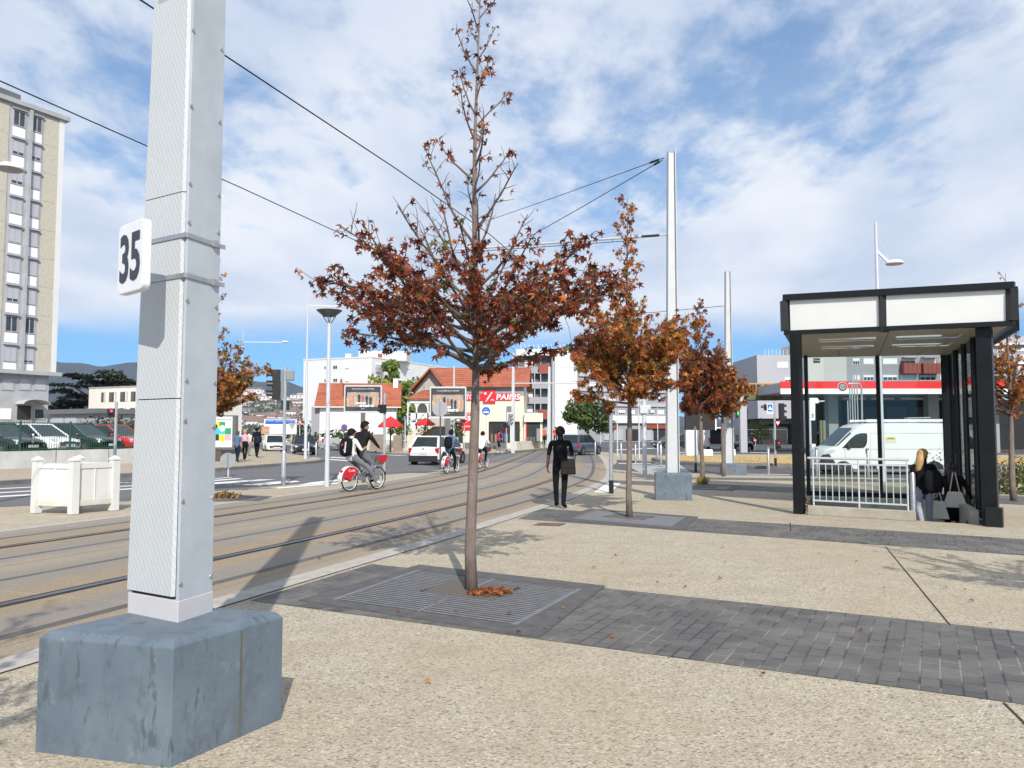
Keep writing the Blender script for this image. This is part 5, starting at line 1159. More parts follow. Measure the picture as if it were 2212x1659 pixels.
t = TM('clay_tiles', .85); m_ = t.mapping(scale=(3.2, 3.2, 3.2)); w = t.t.nodes.new('ShaderNodeTexWave'); w.bands_direction = 'Z'; w.inputs['Scale'].default_value = 1.3; w.inputs['Distortion'].default_value = .6; w.inputs['Detail'].default_value = 1; t.L(t.obj, w.inputs['Vector'])
c = t.mix(t.mr(t.noise(1.1, 7, .75), .35, .65), (.32, .075, .035), (.47, .15, .075)); c = t.mix(t.mr(t.noise(.55, 8, .8, t.mapping(scale=(1, 1, 3))), .52, .66, 0, .7), c, (.13, .07, .05)); c = t.mix(t.mr(w.outputs[0], 0, .45, .55, 0), c, (.12, .035, .02)); M_TILES = t.col(c)
class Face:
    def __init__(s, o, A, d): s.o = o; s.A = V2(*A); s.d = V2(*d).normalized(); n = V2(s.d.y, -s.d.x); s.n = n if n.dot(-s.A) > 0 else -n
    def pt(s, a, z, out=0.0): p = s.A + s.d * a + s.n * out; return Vector((p.x, p.y, z))
    def sz(s, u, v): return SZ(u, v, s.A, s.d)
    def rect(s, a0, z0, a1, z1, o0, o1, m, name, parent=None, b=None):
        own = b is None; b = b or MB(); b.hexa([s.pt(a0, z0, o0), s.pt(a1, z0, o0), s.pt(a1, z0, o1), s.pt(a0, z0, o1)], [s.pt(a0, z1, o0), s.pt(a1, z1, o0), s.pt(a1, z1, o1), s.pt(a0, z1, o1)])
        return b.build(name, m, parent or s.o, world=True) if own else b
    def prect(s, u0, v0, u1, v1, o0, o1, m, name, parent=None):
        um, vm = (u0 + u1) / 2, (v0 + v1) / 2; a0, a1 = s.sz(u0, vm)[0], s.sz(u1, vm)[0]; z1, z0 = s.sz(um, v0)[1], s.sz(um, v1)[1]; return s.rect(min(a0, a1), z0, max(a0, a1), z1, o0, o1, m, name, parent)
    def win(s, a0, z0, a1, z1, shut=0.0, frame=.06, mull=1, fm=None, sm=None, gm=None):
        b = MB(); f = frame; fm = fm or M_WINF
        for (x0, y0, x1, y1) in ((a0, z0, a1, z0 + f), (a0, z1 - f, a1, z1), (a0, z0 + f, a0 + f, z1 - f), (a1 - f, z0 + f, a1, z1 - f)): s.rect(x0, y0, x1, y1, -.02, .05, None, None, b=b)
        for k in range(mull): x = a0 + (a1 - a0) * (k + 1) / (mull + 1); s.rect(x - f / 2, z0 + f, x + f / 2, z1 - f, -.02, .045, None, None, b=b)
        w = b.build('window', fm, s.o, world=True)
        s.rect(a0 + f * .5, z0 + f * .5, a1 - f * .5, z1 - f * .5, -.02, .012, gm or M_WING, 'pane', w)
        if shut: s.rect(a0 + f * .6, z1 - (z1 - z0) * shut, a1 - f * .6, z1 - f * .5, .0, .035, sm or M_SHUT, 'shutter', w)
        return w
    def pwin(s, u0, v0, u1, v1, **k):
        um, vm = (u0 + u1) / 2, (v0 + v1) / 2; a0, a1 = s.sz(u0, vm)[0], s.sz(u1, vm)[0]; return s.win(min(a0, a1), s.sz(um, v1)[1], max(a0, a1), s.sz(um, v0)[1], **k)
def body(o, A, B, depth, z0, z1, m, name='wall', both=None):
    A, B = V2(*A), V2(*B); d = (B - A).normalized(); n = V2(-d.y, d.x)
    if n.dot(A) < 0: n = -n
    q = [A, B, B + n * depth, A + n * depth]; b = MB(); b.prism([tuple(p) for p in q], z0, z1); return b.build(name, m, o, world=True)
def XY(u, Y): return ((u - 1106) / FPX * Y, Y)
# ---- apartment tower at the left
C0 = V2(*XY(117, 77)); dT = V2(-.504, -.864); o = thing('apartment_tower', (*C0, 0), 'tall beige and white apartment tower cut by the left edge of the picture', 'building'); f = Face(o, C0, dT)
zR = f.sz(132, 258)[1]; zL = f.sz(100, 806)[1]; E = 16
q = [C0, C0 + dT * E, C0 + dT * E + V2(-.864, .504) * 14, C0 + V2(-.864, .504) * 14]; b = MB(); b.prism([tuple(p) for p in q], zL, zR); b.build('wall', M_CONC2, o, world=True)
q2 = [p + (sum(q, V2(0, 0)) / 4 - p) * .05 for p in q]; b = MB(); b.prism([tuple(p) for p in q2], .6, zL); b.build('lower_wall', M_CONC2, o, world=True)
def so(u, v): return f.sz(u, v)[0]
aR = (so(97, 280), so(129, 280)); sA = so(131, 300)
f.rect(-.0, zL, so(134 - 6, 275), zR - .1, -.01, .10, M_WHITEW, 'corner_strip')
nF = 10; c1 = (f.sz(68, 262)[0], f.sz(91, 262)[0]); c0 = (f.sz(28, 250)[0], f.sz(55, 250)[0]); pr = (f.sz(61, 262)[0], f.sz(67, 262)[0])
ztop0 = f.sz(80, 253)[1]; ztop9 = f.sz(58, 750)[1]; stp = (ztop0 - ztop9) / 8
rg = random.Random(2)
f.rect(min(pr), zL, max(pr), zR - .2, 0, .42, M_CONC2, 'vent_shaft')
for i in range(9):
    zt_w = ztop0 - stp * i
    for ci, c in enumerate((c0, c1)):
        a0, a1 = min(c), max(c); sh_ = 0 if (i in (0, 7)) else rg.choice((.78, .95, .92, .85, 1))
        f.rect(a0 - .12, zt_w - 2.68, a1 + .12, zt_w + .12, 0, .03, M_LAV, 'bay', None); f.win(a0, zt_w - 1.5, a1, zt_w, shut=sh_, frame=.08, mull=1, fm=M_CONC2) .location  # one bay per storey
        for ch in [x for x in o.children if x.name.startswith('window')][-1:]: ch.location = Vector((*(f.n * .04), 0))
        f.rect(a0, zt_w - 2.5, a1, zt_w - 1.6, .02, .06, M_SHW, 'spandrel'); f.rect(a0 - .1, zt_w + .06, a1 + .1, zt_w + .16, .02, .28, M_CONC2, 'lintel')
    a0, a1 = sorted((f.sz(96, 280)[0], f.sz(129, 280)[0])); f.rect(a0 + .05, zt_w - 2.42, a1, zt_w + .36, .005, .05, M_ROUGH, 'pebble_panel')
    a0 = f.sz(20, 250)[0]; f.rect(a0, zt_w - 2.42, a0 + 4.5, zt_w + .36, .005, .05, M_ROUGH, 'pebble_panel')
q = [p + (p - sum(q, V2(0, 0)) / 4).normalized() * .55 for p in q]; b = MB(); b.prism([tuple(p) for p in q], zR - .05, zR + .38); b.build('roof', M_CONC2, o, world=True)
b = MB(); zz = zR + 1.5; q3 = [C0 + dT * 3.6 + V2(-.864, .504) * 1.2, C0 + dT * E, C0 + dT * E + V2(-.864, .504) * 12, C0 + dT * 3.6 + V2(-.864, .504) * 12]; b.prism([tuple(p) for p in q3], zR, zz); b.build('penthouse', M_DKW, o, world=True)
f.rect(-.4, zL - .25, E, zL + .12, -.2, .45, M_CONC2, 'ledge')
f2 = Face(o, C0 + dT * .35 - f.n * .33, dT)
for (u0, u1) in ((3, 30), (41, 66), (74, 100)): f2.pwin(u0, 817, u1, 843, shut=.9, mull=0, frame=.14, fm=M_CONC2)
f2.prect(37, 876, 66, 906, 0, .05, M_INT, 'entrance'); f2.pwin(72, 882, 97, 906, mull=0, frame=.12, fm=M_CONC2); f2.prect(0, 882, 24, 906, 0, .06, M_SHW, 'garage_door')
a0, a1 = sorted((f2.sz(33, 868)[0], f2.sz(90, 868)[0])); zc = f2.sz(60, 874)[1]; b = MB(); pts = []
for k in range(13):
    a = math.pi * k / 12; pts.append((a0 + (a1 - a0) * (.5 - .5 * math.cos(a)), zc + .45 * math.sin(a)))
for (s0, h0), (s1, h1) in zip(pts[:-1], pts[1:]): b.hexa([f2.pt(s0, h0, 0), f2.pt(s1, h1, 0), f2.pt(s1, h1, 1.5), f2.pt(s0, h0, 1.5)], [f2.pt(s0, h0 + .05, 0), f2.pt(s1, h1 + .05, 0), f2.pt(s1, h1 + .05, 1.5), f2.pt(s0, h0 + .05, 1.5)])
b.build('canopy', mat('awning_glass', (.45, .47, .47), .3, var=.2), o, world=True)
# ---- low modern block and garage
A_, B_ = V2(*XY(191, 82)), V2(*XY(330, 78)); o = thing('office_block', (*A_, 0), 'low white modern block with rows of tall recessed windows behind the car park', 'building'); f = Face(o, A_, B_ - A_); z1 = f.sz(200, 839)[1]; body(o, A_, B_, 12, 0, z1, mat('warm_white_render', (.72, .70, .63), .8, var=.03), 'wall'); f.rect(0, z1, 9, z1 + .12, -.1, .06, M_CONC2, 'roof_edge')
for v0, v1 in ((847, 868), (882, 904)):
    for u0 in ((212, 234, 258, 282, 306) if v0 > 850 else (219, 236, 260, 283, 306)):
        a0 = f.sz(u0, 860)[0]; a1 = f.sz(u0 + 15, 860)[0] if not (v0 < 850 and u0 == 219) else f.sz(u0 + 8, 860)[0]; z0_, z1_ = f.sz(250, v1)[1], f.sz(250, v0)[1]; w = f.rect(a0, z0_, a1, z1_, 0, .02, M_INT, 'window'); f.rect(a0 + .02, z0_ + .02, a0 + (a1 - a0) * .52, z1_ - .02, .0, .05, mat('timber_blind', (.10, .095, .09), .7, var=.1), 'blind', w); f.rect(a1 - (a1 - a0) * .3, z0_ + .02, a1 - .03, z1_ - .02, 0, .04, M_WHITEW, 'reveal', w)
A_, B_ = V2(*XY(108, 70)), V2(*XY(216, 66)); o = thing('garage', (*A_, 0), 'dark flat roofed garage row between the tower and the white block', 'garage'); f = Face(o, A_, B_ - A_); z1 = f.sz(150, 893)[1]; body(o, A_, B_, 5, .6, z1, M_GREYW, 'wall'); f.rect(-.3, z1 - .05, (B_ - A_).length + .3, z1 + .35, -5.2, .4, M_DKW, 'roof'); f.rect(.4, .7, 2.2, z1 - .3, 0, .04, M_SHUT, 'door'); f.rect(2.5, .7, 4.2, z1 - .3, 0, .04, M_SHUT, 'door')
# ---- white apartment block in the middle distance
Cn = V2(*XY(802, 165)); dL = V2(-.93, .37).normalized(); dRr = V2(.44, .9).normalized(); o = thing('white_apartment_block', (*Cn, 0), 'long white apartment block with small windows behind the red-roofed house', 'building'); fl = Face(o, Cn, dL); fr_ = Face(o, Cn, dRr)
z1 = fl.sz(802, 772.5)[1]; lw = fl.sz(656, 778)[0]; q = [Cn, Cn + dL * lw, Cn + dL * lw + dRr * 34, Cn + dRr * 34]; b = MB(); b.prism([tuple(p) for p in q], 0, z1); b.build('wall', M_WHITEW, o, world=True)
fl.rect(-.05, z1, lw + .1, z1 + .25, -.4, .1, M_WHITEW, 'parapet'); fr_.rect(.0, z1, 34, z1 + .25, -.4, .1, M_WHITEW, 'parapet')
for k in range(5):
    v0 = 784.5 + 28.2 * k
    for u in (701.5, 719.5, 745): 
        if u == 701.5: fl.pwin(u - 1, v0, u + 3, v0 + 13, shut=.5, mull=0, sm=M_SHW); continue
        fl.pwin(u, v0, u + 9.5, v0 + 13, shut=.4 if u < 730 else .85, mull=1, sm=M_SHW)
    for u, w_ in ((811, 12), (838, 9), (858, 9), (877, 8)): fr_.pwin(u, v0 - 3 + (u - 811) * .12, u + w_, v0 + 6 + (u - 811) * .12, shut=.8, mull=0, sm=M_SHW)
    fr_.prect(811, v0 + 9, 823, v0 + 20, 0, .7, M_GREYW, 'balcony')
pa = Face(o, Cn + dRr * 4 + dL * 3, dRr); a, c = P(775, 758, 172), P(878, 775, 172); b = MB(); b.span((a.x, 172, z1), (c.x, 180, a.z)); b.build('penthouse', M_WHITEW, o, world=True); b = MB(); b.span((P(758, 0, 172).x, 171, z1), (P(770, 0, 172).x, 174, P(0, 765, 172).z)); b.build('stair_hut', M_WHITEW, o, world=True)
b = MB(); a, c = P(816, 764, 171.8), P(825, 774, 171.8); b.span((a.x, 171.9, c.z), (c.x, 172.1, a.z)); b.build('window', M_REDP, o, world=True)
# ---- gabled houses
def roof_prism(o, A, B, depth, ze, zr, over, m, hip=0.0):
    A, B = V2(*A), V2(*B); d = (B - A).normalized(); n = V2(-d.y, d.x); n = n if n.dot(A) > 0 else -n
    a0 = A - d * over - n * over; b0 = B + d * over - n * over; a2 = A - d * over + n * (depth + over); b2 = B + d * over + n * (depth + over); ar = (a0 + a2) / 2 + d * hip; br = (b0 + b2) / 2 - d * hip; th = .16
    b = MB()
    for (p, q, r_, s_) in ((a0, b0, br, ar), (b2, a2, ar, br)):
        lo = [Vector((*p, ze)), Vector((*q, ze)), Vector((*r_, zr)), Vector((*s_, zr))]; b.hexa(lo, [v + Vector((0, 0, th)) for v in lo])
    return b.build('roof', m, o, world=True)
def gable(o, A, B, depth, z0, ze, zr, m, inset=0.0):
    A, B = V2(*A), V2(*B); d = (B - A).normalized(); n = V2(-d.y, d.x); n = n if n.dot(A) > 0 else -n; b = MB(); q = [A, B, B + n * depth, A + n * depth]; b.prism([tuple(p) for p in q], z0, ze)
    for p in (A, B): s = d * (.2 if p is A else -.2); m_ = p + n * depth / 2; b.hexa([(*p, ze - .01), (*(p + s), ze - .01), (*(m_ + s), ze - .01), (*m_, ze - .01)], [(*p, ze), (*(p + s), ze), (*(m_ + s), zr), (*m_, zr)]); k = p + n * depth; b.hexa([(*m_, ze - .01), (*(m_ + s), ze - .01), (*(k + s), ze - .01), (*k, ze - .01)], [(*m_, zr), (*(m_ + s), zr), (*(k + s), ze), (*k, ze)])
    return b.build('wall', m, o, world=True)
A_, B_ = V2(*XY(691, 80)), V2(*XY(856, 81)); o = thing('house', (*A_, 0), 'small white house with a weathered orange tile roof behind the left billboard', 'house'); zE = P(0, 876, 80).z; zRg = P(0, 830, 83).z
gable(o, A_, B_, 7, 0, zE, zRg - .15, mat('bright_render', (.80, .80, .78), .8, var=.03)); rf = roof_prism(o, A_, B_, 7, zE - .12, zRg, .5, M_TILES); f = Face(o, A_, B_ - A_); b = MB(); a, c = P(731, 828, 81), P(741, 862, 81); b.span((a.x, 80.8, c.z - .5), (c.x, 81.6, a.z)); b.tube([((a.x + c.x) / 2, 81.2, a.z), ((a.x + c.x) / 2, 81.2, a.z + .45)], .12, 8); b.build('chimney', mat('brick_chimney', (.36, .12, .06), .85, var=.2, scale=5), rf, world=True)
f.rect(-.5, zE - .22, (B_ - A_).length + .5, zE - .1, .42, .56, M_WHITEW, 'gutter'); dg = V2((B_ - A_).y, -(B_ - A_).x).normalized()
b = MB(); b.hexa([(A_.x - .9, A_.y + .2, 0), (A_.x - .02, A_.y + .2, 0), (A_.x - .02, A_.y + 6.6, 0), (A_.x - .9, A_.y + 6.6, 0)], [(A_.x - .9, A_.y + .2, zE - .1), (A_.x - .02, A_.y + .2, zE - .1), (A_.x - .02, A_.y + 6.6, zE - .1), (A_.x - .9, A_.y + 6.6, zE - .1)]); b.build('porch', M_GREYW, o, world=True)
b = MB(); b.box((*(A_ + (B_ - A_) * .935 + V2(0, 3.0)), zRg + .1), (.5, .6, 1.1)); b.build('chimney', M_WHITEW, rf, world=True)
f.rect((B_ - A_).length - .25, 0, (B_ - A_).length - .17, zE - .1, .0, .1, M_WHITEW, 'downpipe')
f.rect(0, 0, (B_ - A_).length, .9, 0, .03, M_GREYW, 'plinth')
# bakery
YB = 76; A_, B_ = V2(*XY(927, YB + .5)), V2(*XY(1131.5, YB)); o = thing('bakery', (*A_, 0), 'cream bakery with an orange tile roof and a red band sign reading PAINS', 'bakery'); zE = P(0, 833, YB).z; zRg = P(0, 796, YB + 4).z
gable(o, A_, B_, 9, 0, zE, zRg - .15, M_CREAM); rf = roof_prism(o, A_, B_, 9, zE - .15, zRg, .55, M_TILES); f = Face(o, A_, B_ - A_); Lb = (B_ - A_).length
f.rect(-.4, zE - .95, Lb + .0, zE - .18, 0, .03, M_GREYW, 'frieze')
def bp(u, v): return f.sz(u, v)
zs1, zs0 = bp(1100, 850)[1], bp(1100, 865)[1]; sl_ = f.rect(bp(1004, 857)[0], zs0, bp(1123, 857)[0], zs1, .03, .10, M_SR, 'sign_band')
f.prect(1043.5, 842, 1070, 871.5, .03, .13, M_SR, 'sign_square')
text('PAINS', f.pt(bp(1098, 857)[0], (zs0 + zs1) / 2, .115), (*f.d, 0), .55, M_SW, o, width=2.3, off=.02, shear=.1, world=True); text('TOUS', f.pt(bp(1022, 857)[0], (zs0 + zs1) / 2, .115), (*f.d, 0), .48, M_SW, o, width=1.35, off=.02)
c = f.pt(bp(1056.5, 857)[0], (bp(0, 0)[1] * 0 + (zs0 + zs1) / 2), .14); dx = Vector((*f.d, 0)); b = MB(); pts = [c + dx * (-.32 + .64 * k / 10) + Vector((0, 0, -.48 + .96 * k / 10)) for k in range(11)]; b.tube(pts, [.03, .06, .08, .085, .09, .09, .09, .085, .08, .06, .03], 8); b.build('baguette', M_SW, o, world=True)
for k in range(4): p = c + dx * (-.18 + .12 * k) + Vector((0, -.09, -.27 + .18 * k)); b = MB(); b.bar(p - dx * .07 + Vector((0, 0, .02)), p + dx * .07 - Vector((0, 0, .02)), .02, .02); b.build('score_mark', M_SR, o, world=True)
b = MB(); b.lathe([(.12, 0), (.12, .02)], (0, 0, 0), 12, M=Matrix.Rotation(R(90), 3, 'X')); b.xf(Matrix.Translation(c + dx * -.35 + Vector((0, .0, .33)))); b.build('roll_emblem', M_SW, o, world=True)
b = MB(); b.tube([c + dx * .18 + Vector((0, 0, -.38)), c + dx * .32 + Vector((0, 0, -.24)), c + dx * .48 + Vector((0, 0, -.36))], [.03, .07, .03], 8); b.build('croissant_emblem', M_SW, o, world=True)
w = f.prect(1006, 890.5, 1017, 897.5, .0, .05, M_SR, 'notice'); text('7/7', f.pt(bp(1011.5, 894)[0], bp(1011, 894)[1], .06), dx, .24, M_SW, o, width=.42)
f.prect(994, 909, 1017, 930, .0, .05, M_SR, 'notice'); text('SALADERIE', f.pt(bp(1006, 921)[0], bp(1006, 921)[1], .06), dx, .16, M_SW, o, width=.9)
f.prect(1004, 956, 1000 + 95, 972, .0, 1.6, M_DKW, 'steps')
def shopwin(u0, v0, u1, v1, nm): 
    w = f.prect(u0, v0, u1, v1, -.02, .03, M_INT, 'shop_window')
    a0, a1 = f.sz(u0, (v0 + v1) / 2)[0], f.sz(u1, (v0 + v1) / 2)[0]; z0, z1 = f.sz(u0, v1)[1], f.sz(u0, v0)[1]
    for k in range(nm + 1): x = a0 + (a1 - a0) * k / nm; f.rect(x - .04, z0, x + .04, z1, .03, .08, M_BLACK, 'mullion', w)
    f.rect(a0, z1 - .06, a1, z1 + .04, .03, .1, M_BLACK, 'head_rail', w); return w
shopwin(1057, 911.5, 1101, 956, 4); shopwin(1112, 911.5, 1122, 957, 1)
rg = random.Random(11)
for k in range(5): u = 1060 + 8 * k; f.prect(u, 935 + rg.uniform(-3, 8), u + 5, 955, .03, .06, mat('shop_goods_' + 'abcde'[k], [(.20, .10, .05), (.30, .22, .15), (.08, .1, .12), (.25, .07, .05), (.3, .3, .3)][k], .6, var=.3, scale=3), 'display_board')
f.prect(990, 940, 1000, 957, .0, .04, M_INT, 'window')
# side extension with awning roof
A2, B2 = V2(*XY(1131.5, YB - .3)), V2(*XY(1171.5, YB - .3)); body(o, A2, B2, 5, .8, P(0, 895, YB).z, M_CREAM, 'annex'); f3 = Face(o, A2, B2 - A2); f3.prect(1131.8, 892.5, 1172.5, 911.5, .0, .35, M_CREAM, 'canopy'); w = f3.prect(1134, 912, 1168, 954, .0, .04, M_INT, 'shop_window')
for u in (1134, 1152, 1167): f3.prect(u, 912, u + 1.5, 954, .04, .09, M_CREAM if u != 1152 else M_BLACK, 'mullion', w)
f3.prect(1135, 912, 1138, 952, .04, .07, M_SR, 'red_strip'); f3.prect(1159, 926, 1167, 953, .04, .08, M_GREYP, 'fridge')
for u in range(1136, 1156, 3): f3.prect(u, 944, u + .7, 954, .04, .3, M_SIGNB, 'chair_leg')
# terrace wall in front of the bakery, right part
def low_wall(pts, h, m, label, z0=0.0, w=.25, name='low_wall'):
    o = thing(name, (*pts[0], z0), label, 'wall'); b = MB()
    for p, q in zip(pts[:-1], pts[1:]): b.bar((*p, z0 + h / 2), (*q, z0 + h / 2), w, h)
    b.build('wall', m, o, world=True); return o
low_wall([G(1112, 972, .14).xy, G(1186, 966, .14).xy], .0 + (972 - 954) / FPX * 72, M_CREAM, 'cream terrace wall below the bakery annex', .13)
low_wall([G(792, 971, .14).xy, G(912, 973, .14).xy], .82, M_CREAM, 'low cream garden wall between the white house and the white car', .13)
low_wall([G(700, 970, .14).xy, G(733, 970, .14).xy], 1.1, M_CONC2, 'short grey concrete wall behind the red dressed pedestrians', .13)
# gabled wing at the left of the bakery with arched porch
A3, B3 = V2(*XY(893, 74)), V2(*XY(926, 74)); xw0, xw1 = XY(884, 74)[0], XY(931, 74)[0]; o2 = thing('villa', (xw0, 74, 0), 'grey gabled villa with a white arched loggia left of the bakery', 'house')
zb = P(0, 842, 74).z; zt_ = P(0, 806, 74).z; xm = XY(929, 74)[0]; x0, x1 = XY(895, 74)[0], XY(958, 74)[0]
b = MB(); b.slab([(x0, 74.6, 0), (x1, 74.6, 0), (x1, 74.6, zb), (xm, 74.6, zt_ + .3), (x0, 74.6, zb)], (0, 6, 0)); b.build('wall', mat('villa_render', (.40, .385, .35), .85, var=.1, scale=1), o2, world=True)
for s_, xe in ((-1, XY(886, 74)[0]), (1, XY(964, 74)[0])):
    b = MB(); lo = [Vector((xm, 73.6, zt_ + .35)), Vector((xe, 73.6, zb - .15)), Vector((xe, 80, zb - .15)), Vector((xm, 80, zt_ + .35))]; b.hexa(lo, [v + Vector((0, 0, .18)) for v in lo]); b.build('roof', M_TILES, o2, world=True)
fv = Face(o2, (x0, 74.6), (1, 0)); fv.prect(913, 823, 918, 838, 0, .06, M_GREYW, 'window')
a, c = P(887, 865, 72.5), P(931, 930, 72.5); b = MB()
for u in (887, 905, 929): b.span((P(u, 0, 72.5).x, 72.5, .14), (P(u + 2.6, 0, 72.5).x, 72.8, a.z))
b.span((a.x - .1, 72.45, a.z - .25), (c.x + .1, 74.5, a.z + .1))
for u0, u1 in ((889.6, 905), (907.6, 929)):
    xa, xb = P(u0, 0, 72.5).x, P(u1, 0, 72.5).x; n = 10; pts = [(xa + (xb - xa) * (.5 - .5 * math.cos(math.pi * k / n)), a.z - .9 + .65 * math.sin(math.pi * k / n)) for k in range(n + 1)]
    for (q0, h0), (q1, h1) in zip(pts[:-1], pts[1:]): b.hexa([(q0, 72.52, h0), (q1, 72.52, h1), (q1, 72.75, h1), (q0, 72.75, h0)], [(q0, 72.52, a.z - .25), (q1, 72.52, a.z - .25), (q1, 72.75, a.z - .25), (q0, 72.75, a.z - .25)])
b.span((a.x, 72.5, P(0, 905, 72.5).z), (c.x, 72.75, P(0, 892, 72.5).z)); b.span((a.x, 72.5, .14), (c.x, 74.6, P(0, 912, 72.5).z)); b.build('loggia', M_WHITEW, o2, world=True)
b = MB(); r_ = a.z + .1; lo = [Vector((a.x - .3, 72.2, r_)), Vector((c.x + .2, 72.2, r_)), Vector((c.x - .1, 74.5, r_ + .85)), Vector((a.x + .9, 74.5, r_ + .85))]; b.hexa(lo, [v + Vector((0, 0, .12)) for v in lo]); b.build('porch_roof', M_TILES, o2, world=True)
# white stair wall and dark terrace void
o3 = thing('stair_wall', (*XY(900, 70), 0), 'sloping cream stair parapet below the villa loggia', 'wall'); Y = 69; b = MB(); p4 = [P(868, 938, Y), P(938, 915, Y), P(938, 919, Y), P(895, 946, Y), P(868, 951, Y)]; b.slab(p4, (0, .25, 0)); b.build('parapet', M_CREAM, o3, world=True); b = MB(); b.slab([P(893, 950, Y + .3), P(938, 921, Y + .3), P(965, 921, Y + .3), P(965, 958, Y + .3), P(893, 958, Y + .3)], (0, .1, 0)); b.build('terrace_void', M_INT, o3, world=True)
o4 = thing('cabinets', (*G(893, 972).xy, 0), 'beige metal utility cabinets in front of the low cream wall', 'utility cabinet'); Y = 66; a, c = P(879, 940, Y), P(909, 966, Y); M_CAB = mat('cabinet_beige', (.55, .50, .40), .6, var=.06); b = MB(); b.span((a.x, Y, .14), (c.x, Y + .5, a.z)); b.build('case', M_CAB, o4, world=True)
for k in range(3): x = a.x + (c.x - a.x) * k / 3; b = MB(); b.span((x + .03, Y - .02, .3), (x + (c.x - a.x) / 3 - .03, Y - .003, a.z - .06)); b.build('door', M_CAB, o4, world=True)
for (u0, u1, v0, v1, lab) in ((810, 838, 938, 952, 'stone planter trough with a small shrub left of the red parasol pole'), (858, 876, 940, 951, 'stone planter trough right of the red parasol pole')):
    Y = 67; oo = thing('planter_trough', (*XY((u0 + u1) / 2, Y), .14), lab, 'planter'); b = MB(); b.span((P(u0, 0, Y).x, Y, .14), (P(u1, 0, Y).x, Y + .6, P(0, v0, Y).z)); b.build('trough', mat('brown_stone', (.24, .19, .155), .8, var=.2, scale=3), oo, world=True)
bush((*XY(862, 68), 1.5), (1.2, .6, 1.1), 500, 'bamboo-like green shrub behind the red parasol pole', 22, ['green', 'lime', 'olive'], .22); bush((*XY(917, 66.5), .9), (.8, .5, 2.6), 420, 'pale yellowish feathery shrub below the villa loggia', 23, ['yellow', 'orange', 'lime'], .16); bush((*XY(733, 72), 1.2), (2.4, .6, .8), 500, 'garden hedge behind the railing left of the no parking sign', 24, ['green', 'dark', 'olive'], .22)
bush((*XY(988, 71), 1.3), (.7, .5, 2.0), 300, 'dark palm-like shrub left of the nearest tree trunk', 25, ['green', 'brown', 'dark'], .3); bush((*XY(640, 90), 1.0), (3, 1, 2.4), 700, 'dark green bushes left of the small white house', 26, ['dark', 'green'], .35)
bush((*XY(462 + 10, 60), .5), (.7, .5, 1.3), 100, 'small shrub behind the poster panel', 27, ['green'], .3)
bush((*XY(245, 62), 1.2), (3.4, 1.0, 2.0), 700, 'dark shrubs in front of the low white block', 28, ['dark', 'brown', 'dark'], .3)
# ---- grey apartment building with loggias
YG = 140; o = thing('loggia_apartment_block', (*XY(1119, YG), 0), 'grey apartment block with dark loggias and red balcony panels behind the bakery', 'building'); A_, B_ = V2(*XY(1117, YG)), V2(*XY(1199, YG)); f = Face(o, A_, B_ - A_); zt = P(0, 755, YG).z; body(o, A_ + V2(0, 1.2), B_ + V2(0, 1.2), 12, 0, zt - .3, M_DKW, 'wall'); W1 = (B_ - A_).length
f.rect(-.2, zt - 1.1, W1 + .1, zt, -1.2, .3, M_WHITEW, 'roof_edge')
for u in (1119, 1154, 1167, 1192, 1198): f.prect(u, 760, u + 1.9, 960, -1.2, .05, M_LAV, 'fin')
for k in range(6):
    zt_k = P(0, 783 + 32.7 * k, YG).z; f.rect(.1, zt_k - 1.05 - .9, W1 - .8, zt_k - 1.9 + .12, -1.2, .1, M_GREYW, 'slab'); a0, a1 = ((.3, W1 * .55) if k % 3 == 0 else (W1 * .32, W1 * .84)); rd = ((W1 * .58, W1 * .86) if k % 3 == 0 else (.1, W1 * .30))
    f.rect(a0, zt_k - 1.9, a1, zt_k - .75, 0, .08, M_GREYW, 'balcony'); f.rect(*((rd[0], zt_k - 2.0, rd[1], zt_k - .3)), .0, .12, M_REDP, 'balcony'); f.rect(W1 * .2, zt_k - .7, W1 * .42, zt_k + .5, -1.19, -1.1, M_WINF, 'window'); f.rect(W1 * .62, zt_k - .7, W1 * .8, zt_k + .5, -1.19, -1.1, M_WING, 'window')
for k in range(12): x, y = XY(1128 + 9.5 * k, YG + 1); b = MB(); b.tube([(x, y, zt - .1), (x - .35, y, zt + 1.1)], .05, 4); b.build('roof_stay', M_WINF, o, world=True)
A2, B2 = V2(*XY(1199.5, YG - .1)), V2(*XY(1247, YG - .1)); body(o, A2, B2, 12, 0, zt - .05, M_WHITEW, 'end_wall'); g = Face(o, A2, B2 - A2)
for u in (1202, 1232): g.prect(u, 762, u + .5, 930, 0, .03, M_LAV, 'joint')
for v in (793, 823, 853, 883): g.prect(1200, v, 1246, v + .5, 0, .03, M_LAV, 'joint')
A2, B2 = V2(*XY(1247, YG + .2)), V2(*XY(1440, YG + 8)); body(o, A2, B2, 12, 0, P(0, 776, YG).z, M_GREYW, 'long_wall'); g = Face(o, A2, B2 - A2)
for j, v in enumerate((795, 826, 840 + 17, 886)):
    for i in range(9): g.pwin(1252 + 21 * i, v, 1266 + 21 * i, v + 10.5, shut=(.0, .5, .8)[(i * 7 + j) % 3], mull=2, sm=M_SHW)
    g.prect(1249, v + 13.5, 1439, v + 21, .0, .3, M_LAV, 'white_band')
g.prect(1249, 898, 1440, 914, .3, .6, M_WHITEW, 'white_band'); g.prect(1290, 917, 1330, 926, .3, .5, M_REDP, 'red_panel'); g.prect(1385, 917, 1440, 926, .3, .5, M_REDP, 'red_panel')
for u0, u1, m in ((1304, 1322, M_LAV), (1325, 1345, M_CONC2), (1352, 1378, M_INT), (1392, 1408, M_CONC2), (1412, 1436, M_INT)): g.prect(u0, 927, u1, 951, .0, .2, m, 'ground_bay')
